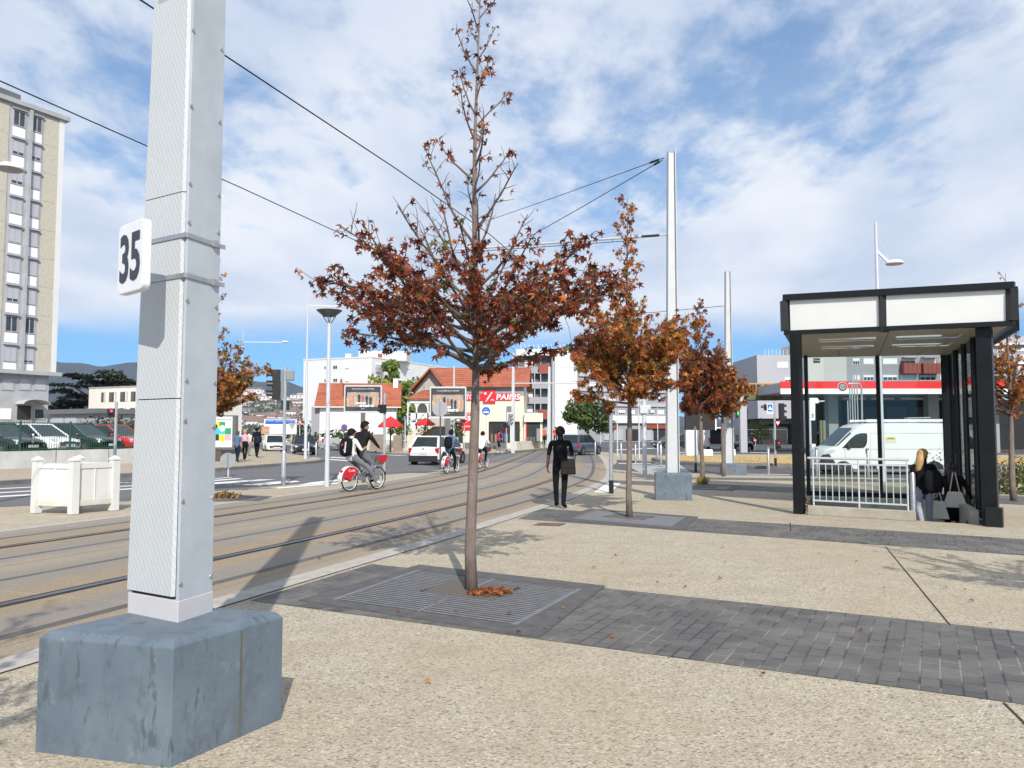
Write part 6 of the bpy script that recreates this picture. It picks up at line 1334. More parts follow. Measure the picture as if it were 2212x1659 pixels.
# ---- station canopy, shop behind, truss
YC = 62; o = thing('station_canopy', (*XY(1870, YC), 0), 'wide petrol station canopy with a red stripe over a white stripe behind the shelter', 'canopy'); x0 = XY(1687, YC)[0]; x1 = XY(2330, YC)[0]; zb_, zm_, zt_ = P(0, 851, YC).z, P(0, 839.5, YC).z, P(0, 823.5, YC).z
M_RS = mat('canopy_red', (.72, .022, .018), .4, var=.03); b = MB(); b.span((x0, YC, zm_), (x1, YC + .12, zt_)); b.build('red_fascia', M_RS, o, world=True); b = MB(); b.span((x0, YC - .02, zb_), (x1, YC + .12, zm_)); b.build('white_fascia', M_SHW, o, world=True)
b = MB(); b.span((x0 + .05, YC + .12, zb_ + .15), (x1, YC + 16, zt_ - .1)); b.build('roof', M_LAV, o, world=True)
for u0, u1 in ((1768, 1788), (1977, 1999), (2100, 2124), (2230, 2255)): b = MB(); b.span((P(u0, 0, YC + 3).x, YC + 3, 0), (P(u1, 0, YC + 3).x, YC + 3.8, zb_ + .2)); b.build('pillar', mat('canopy_pillar', (.27, .285, .30), .7, var=.08), o, world=True)
b = MB(); b.span((P(1583, 0, 66).x, 66, 0), (P(1597, 0, 66).x, 66.5, 4.7)); b.build('pillar', M_LAV, o, world=True)
for k in range(5): u = 1800 + 60 * k; b = MB(); b.span((P(u, 0, YC + 8).x, YC + 8, zb_ - .1), (P(u + 46, 0, YC + 8).x, YC + 8.2, zb_ + .04)); b.build('tube_light', M_SHW, o, world=True)
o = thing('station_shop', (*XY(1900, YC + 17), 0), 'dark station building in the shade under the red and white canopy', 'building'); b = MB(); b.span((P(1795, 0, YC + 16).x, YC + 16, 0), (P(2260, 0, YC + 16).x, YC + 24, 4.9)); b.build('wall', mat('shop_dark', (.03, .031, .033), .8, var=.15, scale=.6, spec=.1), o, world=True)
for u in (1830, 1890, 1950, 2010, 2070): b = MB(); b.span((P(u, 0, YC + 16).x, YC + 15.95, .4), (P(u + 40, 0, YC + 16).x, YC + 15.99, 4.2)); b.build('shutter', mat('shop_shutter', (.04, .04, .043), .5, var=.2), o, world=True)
o = thing('price_banner', (*XY(1757, YC - .5), 0), 'white flag shaped banner with the number 3 beside the canopy pillar', 'banner'); Y = YC - .5; b = MB(); b.slab([P(1749, 859.5, Y), P(1749, 908, Y), P(1761, 908, Y), P(1761, 871, Y), P(1768.5, 871, Y), P(1768.5, 862, Y), P(1765, 859.5, Y)], (0, .1, 0)); b.build('panel', M_SW, o, world=True); text('3', P(1755, 898, Y) - Vector((0, .02, 0)), (1, 0, 0), .30, M_PLAST, o, off=.01); b = MB(); b.span((P(1750, 0, Y).x, Y, 0), (P(1761, 0, Y).x, Y + .3, P(0, 908, Y).z)); b.build('base', mat('olive_pillar', (.19, .19, .12), .7, var=.1), o, world=True)
# bundle of steel tubes and height limit sign
Y = 56; o = thing('height_limit_gantry', (*XY(1858, Y), 0), 'bent steel post carrying a round red 4.40 height limit sign', 'height sign'); b = MB(); pt = [P(1863, 960, Y), P(1861, 838, Y), P(1857, 829, Y), P(1832, 829, Y)]; pt[0].z = 0; b.tube(pt, .07, 8); b.build('post', M_ALU, o, world=True, smooth=True); c = P(1820, 835.6, Y - .1)
b = MB(); disc(b, c, (0, 1, 0), .34, .02, 32); b.build('plate', M_SW, o, world=True); b = MB(); disc(b, c - Vector((0, .012, 0)), (0, 1, 0), .31, .01, 32); b.build('red_ring', mat('sign_dark_red', (.30, .012, .02), .4, var=0), o, world=True); b = MB(); disc(b, c - Vector((0, .02, 0)), (0, 1, 0), .21, .01, 32); b.build('white_field', M_SIGNB, o, world=True); text('4.40', c - Vector((0, .03, 0)), (1, 0, 0), .11, M_PLAST, o, width=.30)
for k, (u, tv) in enumerate(((1831.5, 865), (1836.5, 838), (1841.5, 810), (1847, 808), (1852.5, 792), (1842, 791))):
    Y = 57 + .3 * k; o = thing('steel_mast', (*XY(u, Y), 0), ('slender steel vent mast seen through the shelter', 'slender steel vent mast seen through the shelter')[0], 'mast', 'cluster of slender steel masts'); b = MB(); x, y = XY(u, Y); b.tube([(x, y, 0), (x, y, P(u, tv, Y).z)], .045, 8); b.build('tube', M_ALU, o, world=True, smooth=True)
Y = 68; o = thing('truss_bridge', (*XY(1630, Y), 0), 'yellow steel lattice girder with dark boards left of the petrol station canopy', 'girder'); x0, x1 = XY(1578, Y)[0], XY(1690, Y)[0]; zb_, zt_ = P(0, 850, Y).z, P(0, 829, Y).z; M_YEL = mat('yellow_steel', (.42, .22, .05), .5, var=.1)
for z in (zb_, zt_): b = MB(); b.bar((x0, Y, z), (x1, Y, z), .12, .12); b.build('chord', M_YEL, o, world=True)
n = 8
for k in range(n): xa, xb = x0 + (x1 - x0) * k / n, x0 + (x1 - x0) * (k + 1) / n; b = MB(); b.bar((xa, Y, zb_), (xb, Y, zt_), .08, .08) if k % 2 == 0 else b.bar((xa, Y, zt_), (xb, Y, zb_), .08, .08); b.build('diagonal', M_YEL, o, world=True); b = MB(); b.bar((xb, Y, zb_), (xb, Y, zt_), .08, .08, up=(1, 0, 0)); b.build('upright', M_YEL, o, world=True)
b = MB(); b.span((x0, Y + .8, zb_ - .05), (x1, Y + .9, zt_ + .1)); b.build('boarding', M_INT, o, world=True); b = MB(); b.span((x0, Y - .1, zb_ - .55), (x1, Y + 1.6, zb_ - .1)); b.build('deck', mat('mossy_deck', (.10, .11, .05), .8, var=.4, scale=1), o, world=True)
# grey buildings on the right
YR = 110; o = thing('grey_apartment_block', (*XY(1637, YR), 0), 'grey apartment block with white shutters and two red balconies seen above the canopy', 'building'); A_, B_ = V2(*XY(1637, YR)), V2(*XY(1735, YR)); z1 = P(0, 767, YR).z; z0 = P(0, 904, YR).z; body(o, A_, B_, 12, z0, z1, M_LAV, 'wall'); f = Face(o, A_, B_ - A_); body(o, A_ + V2(1, 1.5), B_ + V2(0, 1.5), 10, 0, z0, M_INT, 'ground_floor'); f.pwin(1679, 782, 1702, 795, shut=.9, mull=1, sm=M_SHW); f.pwin(1695, 815, 1708, 826, shut=.5, mull=1, sm=M_SHW)
body(o, V2(*XY(1630, YR + 4)), V2(*XY(1637, YR + 4)), 6, z0, P(0, 780, YR).z, M_WHITEW, 'side_wall')
for k in range(7): x, y = XY(1655 + 8 * k, YR + 1); b = MB(); b.tube([(x, y, z1), (x, y, z1 + .9)], .04, 4); b.build('roof_stay', M_WINF, o, world=True)
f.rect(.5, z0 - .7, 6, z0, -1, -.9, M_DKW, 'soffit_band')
A2, B2 = V2(*XY(1746, YR - 4)), V2(*XY(1781, YR - 4)); z2 = P(0, 742, YR).z; body(o, A2, B2, 10, 0, z2, mat('pale_panel', (.55, .55, .53), .7, var=.04), 'stair_tower'); g = Face(o, A2, B2 - A2); g.prect(1757, 774, 1771, 783, 0, .1, M_PLAST, 'name_board'); text('Saint-Jacques', g.pt(g.sz(1764, 778.5)[0], g.sz(1764, 778.5)[1], .12), (1, 0, 0), .28, M_SW, o, width=.8)
A2, B2 = V2(*XY(1781, YR - 3)), V2(*XY(1831, YR - 3)); body(o, A2, B2, 10, 0, z2, mat('perforated_panel', (.47, .47, .46), .6, var=.06, scale=12), 'screen_wall')
A2, B2 = V2(*XY(1831, YR + 2)), V2(*XY(2125, YR + 2)); body(o, A2, B2, 10, 0, P(0, 735, YR).z, M_GREYW, 'long_wall'); g = Face(o, A2, B2 - A2)
for r_, (v0, v1) in enumerate(((742, 757), (774, 788.5), (810, 822))):
    for u0, u1 in ((1842, 1857), (1865, 1887), (1907, 1938), (1944, 1978), (1987, 2021), (2030, 2050), (2058, 2078), (2090, 2112)): g.pwin(u0, v0, u1, v1, shut=.85 if (u0 + r_) % 2 == 0 else .4, mull=2, sm=M_SHW)
for u0 in (1944, 1986): bl = g.prect(u0, 786, u0 + 37, 808, .0, 1.1, mat('balcony_red', (.25, .06, .045), .6, var=.08), 'balcony'); [g.prect(u0 + 1 + 9 * k, 784, u0 + 2 + 9 * k, 808.3, 1.1, 1.15, M_REDP, 'balcony_post', bl) for k in range(4)]; g.prect(u0 + 2, 772, u0 + 34, 774, 0, 1.1, M_LAV, 'slab')
o = thing('stepped_apartment_block', (*XY(2190, 100), 0), 'grey stepped apartment block at the right edge behind the orange tree', 'building'); A2, B2 = V2(*XY(2126, 104)), V2(*XY(2420, 98)); body(o, A2, B2, 10, 0, P(0, 737, 100).z, M_GREYW, 'wall'); g = Face(o, A2, B2 - A2); body(o, V2(*XY(2165, 106)), V2(*XY(2420, 101)), 8, 0, P(0, 716, 100).z, M_LAV, 'upper_wall')
for v0 in (752, 766, 790, 806):
    for k in range(8): g.pwin(2132 + 22 * k, v0, 2147 + 22 * k, v0 + 9, shut=(.2, .7)[(k + int(v0)) % 2], mull=1, sm=M_SHW)
g.prect(2126, 779, 2330, 786, 0, .3, M_SHW, 'white_band'); g.prect(2126, 740, 2330, 744, 0, .5, M_SHW, 'white_band')
# dark totem and concrete blocks on the forecourt
Y = 52.5; o = thing('totem', (*XY(1512, Y), 0), 'tall dark advertising totem with a white leg behind the brownish red tree', 'totem'); a, c = P(1479.5, 771, Y), P(1545, 929, Y); b = MB(); b.span((a.x, Y, c.z), (c.x, Y + .4, a.z)); b.build('panel', mat('totem_dark', (.008, .006, .006), .6, var=.4, scale=.8), o, world=True); b = MB(); b.span((a.x - .05, Y - .03, a.z), (c.x + .05, Y + .45, a.z + .12)); b.build('cap', M_SHW, o, world=True); b = MB(); b.span((c.x, Y - .03, c.z), (c.x + .08, Y + .45, a.z)); b.build('edge', M_SHW, o, world=True)
b = MB(); b.span((a.x + .02, Y - .04, 0), (P(1492, 0, Y).x, Y + .44, c.z)); b.build('leg', M_SHW, o, world=True)
M_CB = mat('white_concrete', (.74, .74, .72), .8, var=.06)
for (u0, u1, v0, v1, lab) in ((1492, 1510.5, 970, 986, 'white concrete block at the foot of the dark totem'), (1519, 1541, 971, 986, 'white concrete block in front of the open van'), (1583, 1589.5, 970, 984, 'white concrete block beside the grey canopy pillar'), (1632, 1661, 962.5, 973.5, 'white trough under the green bush beside the dark grey car'), (2170, 2201, 957.5, 969, 'white trough at the right edge of the view'), (1758 - 4, 1764, 981 - 22, 1000 - 12, 'narrow white block seen through the shelter near the man in a cap'), (1783, 1790, 960, 981, 'narrow white block seen through the shelter in front of the van')):
    p = G((u0 + u1) / 2, v1); w = (u1 - u0) / FPX * p.y; h = P(u0, v0, p.y).z; o = MB(); o.hexa([(-w / 2, 0, 0), (w / 2, 0, 0), (w / 2, .6, 0), (-w / 2, .6, 0)], [(-w * .46, .05, h), (w * .46, .05, h), (w * .46, .55, h), (-w * .46, .55, h)]); o = o.build('concrete_block', M_CB, bevel=.03); o.location = (p.x, p.y, 0); tag(o, lab, 'concrete block', 'white concrete blocks')
bush((*XY(1645, 77), 1.0), (1.0, .6, 2.1), 900, 'tall yellow green bush in a white trough beside the dark grey car', 33, ['lime', 'green', 'yellow'], .16); bush((*XY(1625, 77), 2.1), (.4, .4, .9), 60, 'thin sprig above the dark grey car', 34, ['lime'], .16)
# pharmacy cross
p = XY(1603, 85); o = thing('pharmacy_cross', (*p, 0), 'glowing green pharmacy cross on a dark pole above the dark grey car', 'pharmacy sign'); c = P(1603, 893, 85); b = MB(); b.box(c, (.95, .12, .32)); b.box(c + Vector((0, -.003, 0)), (.32, .12, .95)); b.build('cross', mat('green_led', (.02, 1, .15), .4, var=0, emit=1.6), o, world=True); b = MB(); b.box(c + Vector((0, .15, 0)), (1.3, .12, 1.0)); b.build('case', M_PLAST, o, world=True); b = MB(); b.tube([(c.x, 85.2, 0), (c.x, 85.2, c.z + 3)], .07, 8); b.build('pole', M_GREYP, o, world=True)
# construction fence panels near the pharmacy
for k, u in enumerate((1611, 1640, 1670)):
    p = XY(u, 84); o = thing('mesh_fence_panel', (*p, 0), 'grey mesh site fence panel behind the yellow green bush', 'site fence', 'mesh fence panels'); w = 1.45; b = MB()
    for x in (0, w): b.tube([(p[0] + x, p[1], .05), (p[0] + x, p[1], 2.0)], .025, 5)
    b.bar((p[0], p[1], 2.0), (p[0] + w, p[1], 2.0), .04, .04); b.bar((p[0], p[1], .15), (p[0] + w, p[1], .15), .04, .04); b.build('frame', M_STEEL, o, world=True); b = MB()
    for i in range(9): b.tube([(p[0] + w * (i + .5) / 9, p[1], .15), (p[0] + w * (i + .5) / 9, p[1], 2.0)], .006, 3, cap=False)
    b.build('mesh', M_STEEL, o, world=True)
# ---- hills with houses
def ridge(name, Yr, prof, m, seed, depth=900, rough=10, base=0):
    b = MB(); n = 180; rows = 14; rg = random.Random(seed); u0, u1 = prof[0][0], prof[-1][0]
    for j in range(rows):
        f_ = j / (rows - 1)
        for i in range(n):
            u = u0 + (u1 - u0) * i / (n - 1); v = interp(prof, u); zt = P(u, v, Yr).z; x = (u - 1106) / FPX * Yr; y = Yr - depth * (1 - f_); xx = (u - 1106) / FPX * (y * .5 + Yr * .5)
            z = base + (zt - base) * (f_ ** 1.15) + (noise.noise(Vector((xx * .01, y * .01, seed))) * rough + noise.noise(Vector((xx * .05, y * .05, seed))) * rough * .35) * (1 if f_ > 0 else 0) * min(1, f_ * 3); b.v.append((xx, y, z))
    for j in range(rows - 1):
        for i in range(n - 1): k = j * n + i; b.f.append((k, k + 1, k + n + 1, k + n)); b.m.append(0)
    return struct(b.build(name, m, smooth='all'))
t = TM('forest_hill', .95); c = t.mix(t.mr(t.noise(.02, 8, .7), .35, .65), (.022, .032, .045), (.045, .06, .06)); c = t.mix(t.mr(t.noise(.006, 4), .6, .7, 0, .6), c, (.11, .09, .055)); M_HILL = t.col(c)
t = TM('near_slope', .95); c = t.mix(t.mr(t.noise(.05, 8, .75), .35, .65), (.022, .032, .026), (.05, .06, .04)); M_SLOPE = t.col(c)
ridge('hill', 2600, [(-700, 760), (-200, 770), (60, 778), (122, 781), (190, 786), (230, 788), (300, 787), (380, 794), (440, 800), (480, 806), (560, 822), (640, 833), (720, 842), (900, 868), (1150, 892), (1500, 905), (2300, 900), (3000, 880)], M_HILL, 3, 1500, 16)
ridge('slope', 1150, [(-700, 905), (100, 900), (400, 866), (480, 862), (540, 868), (600, 874), (680, 884), (900, 905), (1300, 922), (2300, 925), (3000, 925)], M_SLOPE, 8, 600, 5)
M_HW = mat('far_house_wall', (.72, .70, .67), .8, var=.1); M_HR = mat('far_house_roof', (.20, .13, .11), .8, var=.2)
rg = random.Random(13)
bb = MB(); bb.box((0, 0, 3), (13, 9, 6)); bb.add([(-7, -5, 6), (7, -5, 6), (7, 5, 6), (-7, 5, 6), (-5, 0, 8.4), (5, 0, 8.4)], [(0, 1, 5, 4), (1, 2, 5), (2, 3, 4, 5), (3, 0, 4)], 1)
for wx in (-4, 0, 4): bb.box((wx, -4.52, 3.4), (1.6, .1, 1.6), 2)
hm = bb.build('hillside_house', [M_HW, M_HR, M_WING]); hm.location = (0, 0, 0)
def slope_z(u, f_): return None
cnt = 0; spots = []
for k in range(210):
    u = rg.uniform(462, 655) if k < 200 else rg.uniform(300, 460); v = rg.uniform(860, 926) if rg.random() < .85 else rg.uniform(846, 862)
    if any(abs(u - a) < 6 and abs(v - c_) < 3 for a, c_ in spots): continue
    f_ = min(1, max(.06, (930 - v) / 62.0)); Yh = 550 + 600 * f_; spots.append((u, v)); q = P(u, v, Yh)
    hh = hm if cnt == 0 else hm.copy()
    if cnt: COL.objects.link(hh)
    cnt += 1; hh.location = (q.x, q.y - 12, q.z - 3); hh.rotation_euler = (0, 0, rg.uniform(-.7, .7)); s = rg.uniform(.5, 1.0); hh.scale = (s * rg.uniform(.8, 1.5), s, s * rg.uniform(.8, 1.3)); tag(hh, 'small pale house among trees on the far wooded hillside', 'house', 'houses on the hillside')
leafs = [LV['dark'], LV['cedar']]
b = MB()
for k in range(9000):
    u = rg.uniform(300, 700); f_ = rg.random() ** .8; v = 932 - 66 * f_ + rg.uniform(-2, 2); Yh = 550 + 600 * f_ + 4; q = P(u, v, Yh); s = rg.uniform(1.5, 4.2)
    blade(b, q, Vector((rg.uniform(-.4, .4), -1, .3)), Vector((rg.uniform(-.8, .8), 0, 1)), s, k % 2, rg)
tag(b.build('woods', leafs, fix=False), 'dark green woods between the houses on the far hillside', 'woods', kind='stuff')
# ================================================================ vehicles
def paint(name, c, met=0.0): return mat('car_paint_' + name, c, .28, met, var=.03, scale=1, coat=.8)
M_TYRE = mat('tyre', (.018, .018, .018), .8, var=.2); M_RIM = mat('rim', (.42, .43, .44), .3, .7, var=.05); M_CGLASS = mat('car_glass', (.02, .028, .03), .06, var=.3, scale=1.5); M_TRIM = mat('car_trim', (.02, .02, .021), .5, var=.1)
M_HL = mat('headlight', (.62, .64, .66), .12, .2, var=.2, scale=6); M_TL = mat('taillight', (.42, .008, .012), .2, var=.15, scale=6); M_PLATE = mat('number_plate', (.72, .72, .70), .5, var=.02)
WHEEL = {}
def wheel(parent, x, y, r, w=.19, big=False):
    side = 1 if x > 0 else -1; b = MB(); M = Matrix.Rotation(R(90), 3, 'Y'); b.lathe([(r * .62, -w / 2), (r * .93, -w / 2), (r, -w * .35), (r, w * .35), (r * .93, w / 2), (r * .62, w / 2)], (x, y, r), 24, M=M)
    t_ = b.build('wheel', M_TYRE, parent, smooth=True); b = MB(); b.lathe([(r * .64, 0), (r * .60, side * .012), (r * .15, side * .0), (.001, side * .01)], (x + side * w * .36, y, r), 20, M=M)
    for k in range(6): a = 2 * math.pi * k / 6 + .3; b.bar((x + side * w * .42, y + math.cos(a) * r * .12, r + math.sin(a) * r * .12), (x + side * w * .46, y + math.cos(a) * r * .58, r + math.sin(a) * r * .58), .05, .03)
    b.build('rim', M_RIM, t_); b = MB()
    return t_
def car(label, loc, head, pm, L=4.05, Wd=1.74, H=1.48, kind='hatch', plate=None, name='parked_car', z=0.0, group=None, eye='car', logo=None, black_low=False, rp=True):
    h = Vector(head).normalized(); o = thing(name, (loc[0], loc[1], z), label, eye, group, rz=math.atan2(-h.x, h.y)); ORG[o.name] = Vector((0, 0, 0))
    hw = Wd / 2; rw = .31; ya, yb = -L / 2 + L * .175, L / 2 - L * .205
    # lower body loft: (y/L, half width, bottom, shoulder height)
    wag = kind == 'wagon'; sh = H * .60
    st = [(-.5, .70, .36, sh * .80), (-.492, .84, .28, sh * .93), (-.46, .93, .22, sh * 1.02), (-.36, .985, .19, sh * 1.045), (-.1, 1.0, .18, sh * 1.02), (.12, 1.0, .18, sh * .99), (.24, .99, .19, sh * .965), (.36, .965, .20, sh * .88), (.44, .91, .22, sh * .80), (.485, .82, .26, sh * .68), (.5, .66, .34, sh * .56)]
    b = MB(); n = 0
    for (fy, fw, zb, zt) in st:
        w = hw * fw; y = fy * L; ring = [(-w * .82, zb), (-w * .97, zb + .08), (-w, zb + .25), (-w, (zb + zt) / 2 + .05), (-w * .985, zt - .10), (-w * .93, zt - .02), (-w * .80, zt + .01), (0, zt + .03), (w * .80, zt + .01), (w * .93, zt - .02), (w * .985, zt - .10), (w, (zb + zt) / 2 + .05), (w, zb + .25), (w * .97, zb + .08), (w * .82, zb)]
        n = len(ring); b.v += [(x, y, zz) for x, zz in ring]
    for i in range(len(st) - 1):
        for k in range(n): j = (k + 1) % n; b.f.append((i * n + k, i * n + j, (i + 1) * n + j, (i + 1) * n + k)); b.m.append(0)
    b.f.append(tuple(range(n))); b.m.append(0); q = (len(st) - 1) * n; b.f.append(tuple(q + k for k in range(n))); b.m.append(0)
    bd = b.build('body', pm, o, smooth=True)
    zb_ = sh * 1.0
    if wag: gy = (-.475, -.41, .02, .235)
    else: gy = (-.47, -.36, .03, .27)
    zlo = (sh * .98, sh * .95); bw, tw = hw * .93, hw * .73; y0, y1, y2, y3 = [g * L for g in gy]
    B4 = [(-bw * .97, y0, zlo[0]), (bw * .97, y0, zlo[0]), (bw * .97, y3, zlo[1]), (-bw * .97, y3, zlo[1])]; T4 = [(-tw, y1, H - .05), (tw, y1, H - .05), (tw, y2, H - .03), (-tw, y2, H - .03)]
    b = MB(); b.hexa(B4, T4); b.build('windows', M_CGLASS, o)
    b = MB(); z2 = H - .055; pts = [(-tw * 1.03, y1 - .05, z2 - .01), (tw * 1.03, y1 - .05, z2 - .01), (tw * 1.03, y2 + .06, z2), (-tw * 1.03, y2 + .06, z2)]; mid = [(-tw * .9, y1 + .02, H - .01), (tw * .9, y1 + .02, H - .01), (tw * .9, y2, H), (-tw * .9, y2, H)]; b.hexa(pts, mid); Vv = [Vector(p) for p in B4]; Tt = [Vector(p) for p in T4]
    for k in range(4): b.bar(Vv[k], Tt[k], .085 if k > 1 else .13, .05, up=(0, 1, 0))
    for s in (-1, 1):
        for f_ in ((.40, .42) if not wag else (.30, .62)):
            ym = y0 + (y3 - y0) * f_; b.bar((s * bw * .965, ym, sh * .97), (s * tw * 1.01, y1 + (y2 - y1) * f_, H - .04), .06, .03, up=(0, 1, 0))
    b.build('roof', pm, o)
    for s in (-1, 1):
        for y in (ya, yb):
            b = MB(); b.lathe([(rw + .055, -.01), (rw + .055, .012), (.01, .012)], (s * (hw - .005), y, rw + .015), 24, M=Matrix.Rotation(R(90) * s, 3, 'Y')); b.build('wheel_arch', M_TRIM, o); wheel(o, s * (hw - .085), y, rw)
        b = MB(); b.bar((s * hw * .99, ya + .4, .24), (s * hw * .99, yb - .4, .24), .03, .09); b.build('sill', M_TRIM, o)
        b = MB(); b.ball((s * (hw + .07), y3 - .32, sh + .04), (.09, .05, .07), 8); b.build('mirror', pm, o, smooth=True)
        hx = [Vector((s * hw * .50, L * .493, sh * .60)), Vector((s * hw * .80, L * .474, sh * .64)), Vector((s * hw * .93, L * .425, sh * .82)), Vector((s * hw * .72, L * .462, sh * .80))]; b = MB(); b.slab(hx, (0, .03, .015)); b.build('headlight', M_HL, o)
        b = MB(); b.box((s * hw * .84, -L * .482, sh * .83), (hw * .24, .10, .24)); b.build('taillight', M_TL, o, bevel=.02)
        b = MB(); b.bar((s * hw * 1.005, 0, sh * .74), (s * hw * 1.005, .16, sh * .74), .02, .03); b.build('handle', pm, o)
    b = MB(); b.box((0, L * .492, .40), (hw * 1.25, .06, .16)); b.build('grille', M_TRIM, o, bevel=.01); b = MB(); b.box((0, L * .488, sh * .66), (hw * .7, .06, .07)); b.build('grille', M_TRIM, o)
    b = MB(); b.box((0, -L * .497, .33), (Wd * (.86 if not black_low else .92), .06, .16 if not black_low else .32)); b.build('bumper', M_TRIM, o, bevel=.02)
    for y, on in ((L * .507 + .02, 1), (-L * .507, rp)):
        if not on: continue
        zz = .42 if y > 0 else .62; b = MB(); b.box((0, y, zz), (.52, .012, .115)); pl = b.build('number_plate', M_PLATE, o)
        if plate: text(plate, Vector((0, y + (.009 if y > 0 else -.009), zz)), ((-1, 0, 0) if y > 0 else (1, 0, 0)), .07, M_TRIM, pl, width=.42, world=False)
    if logo == 'chevrons':
        b = MB()
        for dz in (0, .055): b.bar((-.06, -L * .503, sh * .93 + dz - .04), (0, -L * .503, sh * .93 + dz), .012, .02); b.bar((0, -L * .503, sh * .93 + dz), (.06, -L * .503, sh * .93 + dz - .04), .012, .02)
        b.build('emblem', M_RIM, o)
    if logo == 'diamond': b = MB(); b.slab([(0, L * .497, sh * .60), (.06, L * .497, sh * .70), (0, L * .497, sh * .80), (-.06, L * .497, sh * .70)], (0, .03, 0)); b.build('emblem', M_RIM, o)
    return o
PW, PB, PG_, PR_, PBL, PGR = paint('white', (.78, .78, .78)), paint('black', (.012, .013, .015)), paint('dark_green', (.010, .022, .017)), paint('red', (.50, .012, .015)), paint('steel_blue', (.075, .10, .16), .35), paint('dark_grey', (.035, .037, .042), .3)
car('white hatchback seen from behind with a black lower bumper beside the denim jacket cyclist', (XY(952, 41.5)[0] - .15, 42.3), (.34, 1), PW, L=4.0, Wd=1.75, H=1.50, plate='EW 254 TS', name='hatchback', logo='chevrons', black_low=True)
car('blue estate car with roof rails turning right behind the walking man', (XY(1256, 59.5)[0], 59.5), (.52, .85), PBL, L=4.2, Wd=1.66, H=1.52, kind='wagon', plate='FC TK 63', name='estate_car')
o = [x for x in COL.objects if x.name.startswith('estate_car')][0]
for s in (-1, 1): b = MB(); b.tube([(s * .55, -1.6, 1.50), (s * .56, -1.5, 1.56), (s * .56, .0, 1.57), (s * .55, .1, 1.50)], .015, 6); b.build('roof_rail', M_RIM, o)
car('small white hatchback waiting in the side street left of the traffic light pole', (XY(586, 66)[0], 67), (.42, -1), PW, L=3.8, Wd=1.7, H=1.48, plate='CD 418 KL')
car('black hatchback with a diamond emblem waiting in the side street', (XY(654, 59.5)[0], 60), (.34, -1), PB, L=4.0, Wd=1.72, H=1.46, plate='DM 430 YP', logo='diamond')
hd = (.955, -.30)
def pk(u, Y): x, y = XY(u, Y); return (x - hd[0] * 2.15, y - hd[1] * 2.15)
car('nearly black parked car at the left edge behind the green fence', pk(78, 36.2), hd, PB, z=.62, plate='AZ 075 RG', group='cars parked behind the fence', logo='diamond'); car('white parked hatchback behind the green fence', pk(158, 38.2), hd, PW, z=.62, plate='FF 640 QA', group='cars parked behind the fence'); car('dark green parked car between the white and the red one', pk(246, 41), hd, PG_, z=.62, L=4.2, H=1.52, group='cars parked behind the fence'); car('red parked car behind the fence, next to the foreground mast', pk(318, 43), hd, PR_, z=.62, L=3.9, group='cars parked behind the fence')
car('dark grey car facing the camera left of the yellow green bush', (XY(1613, 78)[0], 80), (-.12, -1), PGR, L=4.2, Wd=1.78, H=1.45, plate='FD 201 NB')
car('dark parked car half hidden behind the second mast', (XY(1455, 84)[0], 86), (-.9, -.4), PGR, L=4.1, H=1.45); car('silver car far behind the second mast', (XY(1461, 115)[0], 116), (-.3, -1), paint('silver', (.40, .41, .43), .4), L=4.2, H=1.5)
car('white car at the right edge behind the white trough', (XY(2160, 90)[0], 90), (1, -.1), PW, L=4.2, H=1.5); car('green car at the very right edge behind the orange tree', (XY(2222, 78)[0], 80), (-1, -.3), paint('green', (.01, .16, .05)), L=4.2, H=1.6)
# small car roofs behind the terrace walls
car('silver car parked behind the cyclist pair, in front of the white house', (XY(745, 73)[0], 76.5), (1, .1), paint('pale', (.45, .47, .46), .2), L=4.0, H=1.5, z=.14)
# big white panel van: side outline at its place
Yv = 31.3; ppm = FPX / Yv; x_of = lambda zx: (1701 + zx * .2278 - 1106) / ppm; z_of = lambda zy: (1423 - zy) * .2278 / ppm
o = thing('panel_van', ((1701 + 930 * .2278 - 1106) / ppm, Yv + .85, 0), 'large white panel van with a ladder rack driving left behind the shelter', 'van')
out = [(310, 1375), (302, 1300), (312, 1255), (345, 1195), (385, 1172), (450, 1155), (520, 1092), (590, 1025), (640, 985), (690, 955), (750, 939), (850, 935), (1180, 933), (1480, 937), (1515, 950), (1530, 990), (1548, 1100), (1560, 1190), (1558, 1290), (1545, 1375)]
b = MB(); n = len(out); lay = [(0.0, .035), (.09, 0), (1.68, 0), (1.77, .035)]; cx_, cz_ = x_of(930), z_of(1160)
for yo, ins_ in lay: b.v += [((x_of(x)) + (cx_ - x_of(x)) * ins_ * .8, Yv + yo, z_of(y) + (cz_ - z_of(y)) * ins_) for x, y in out]
for i in range(3):
    for k in range(n): j = (k + 1) % n; b.f.append((i * n + k, i * n + j, (i + 1) * n + j, (i + 1) * n + k)); b.m.append(0)
b.f += [tuple(range(n)), tuple(range(3 * n, 4 * n))]; b.m += [0, 0]; b.build('body', PW, o, world=True, smooth=True)
def vp(pts, d0, d1, m, name, par=None, bev=0): b = MB(); b.slab([(x_of(x), Yv - d0, z_of(y)) for x, y in pts], (0, d1, 0)); return b.build(name, m, par or o, world=True, bevel=bev)
vp([(508, 1172), (590, 1085), (640, 1045), (690, 1031), (745, 1032), (750, 1060), (745, 1120), (730, 1155), (705, 1172)], .012, .04, M_CGLASS, 'side_window'); vp([(452, 1157), (470, 1150), (600, 1032), (590, 1024), (520, 1090)], .004, .05, M_CGLASS, 'windscreen_edge')
b = MB(); b.add([(x_of(455), Yv + .15, z_of(1150)), (x_of(636), Yv + .2, z_of(984)), (x_of(636), Yv + 1.57, z_of(984)), (x_of(455), Yv + 1.62, z_of(1150))], [(0, 1, 2, 3)]); b.xf(Matrix.Translation((-.02, 0, .02))); b.build('windscreen', M_CGLASS, o, world=True)
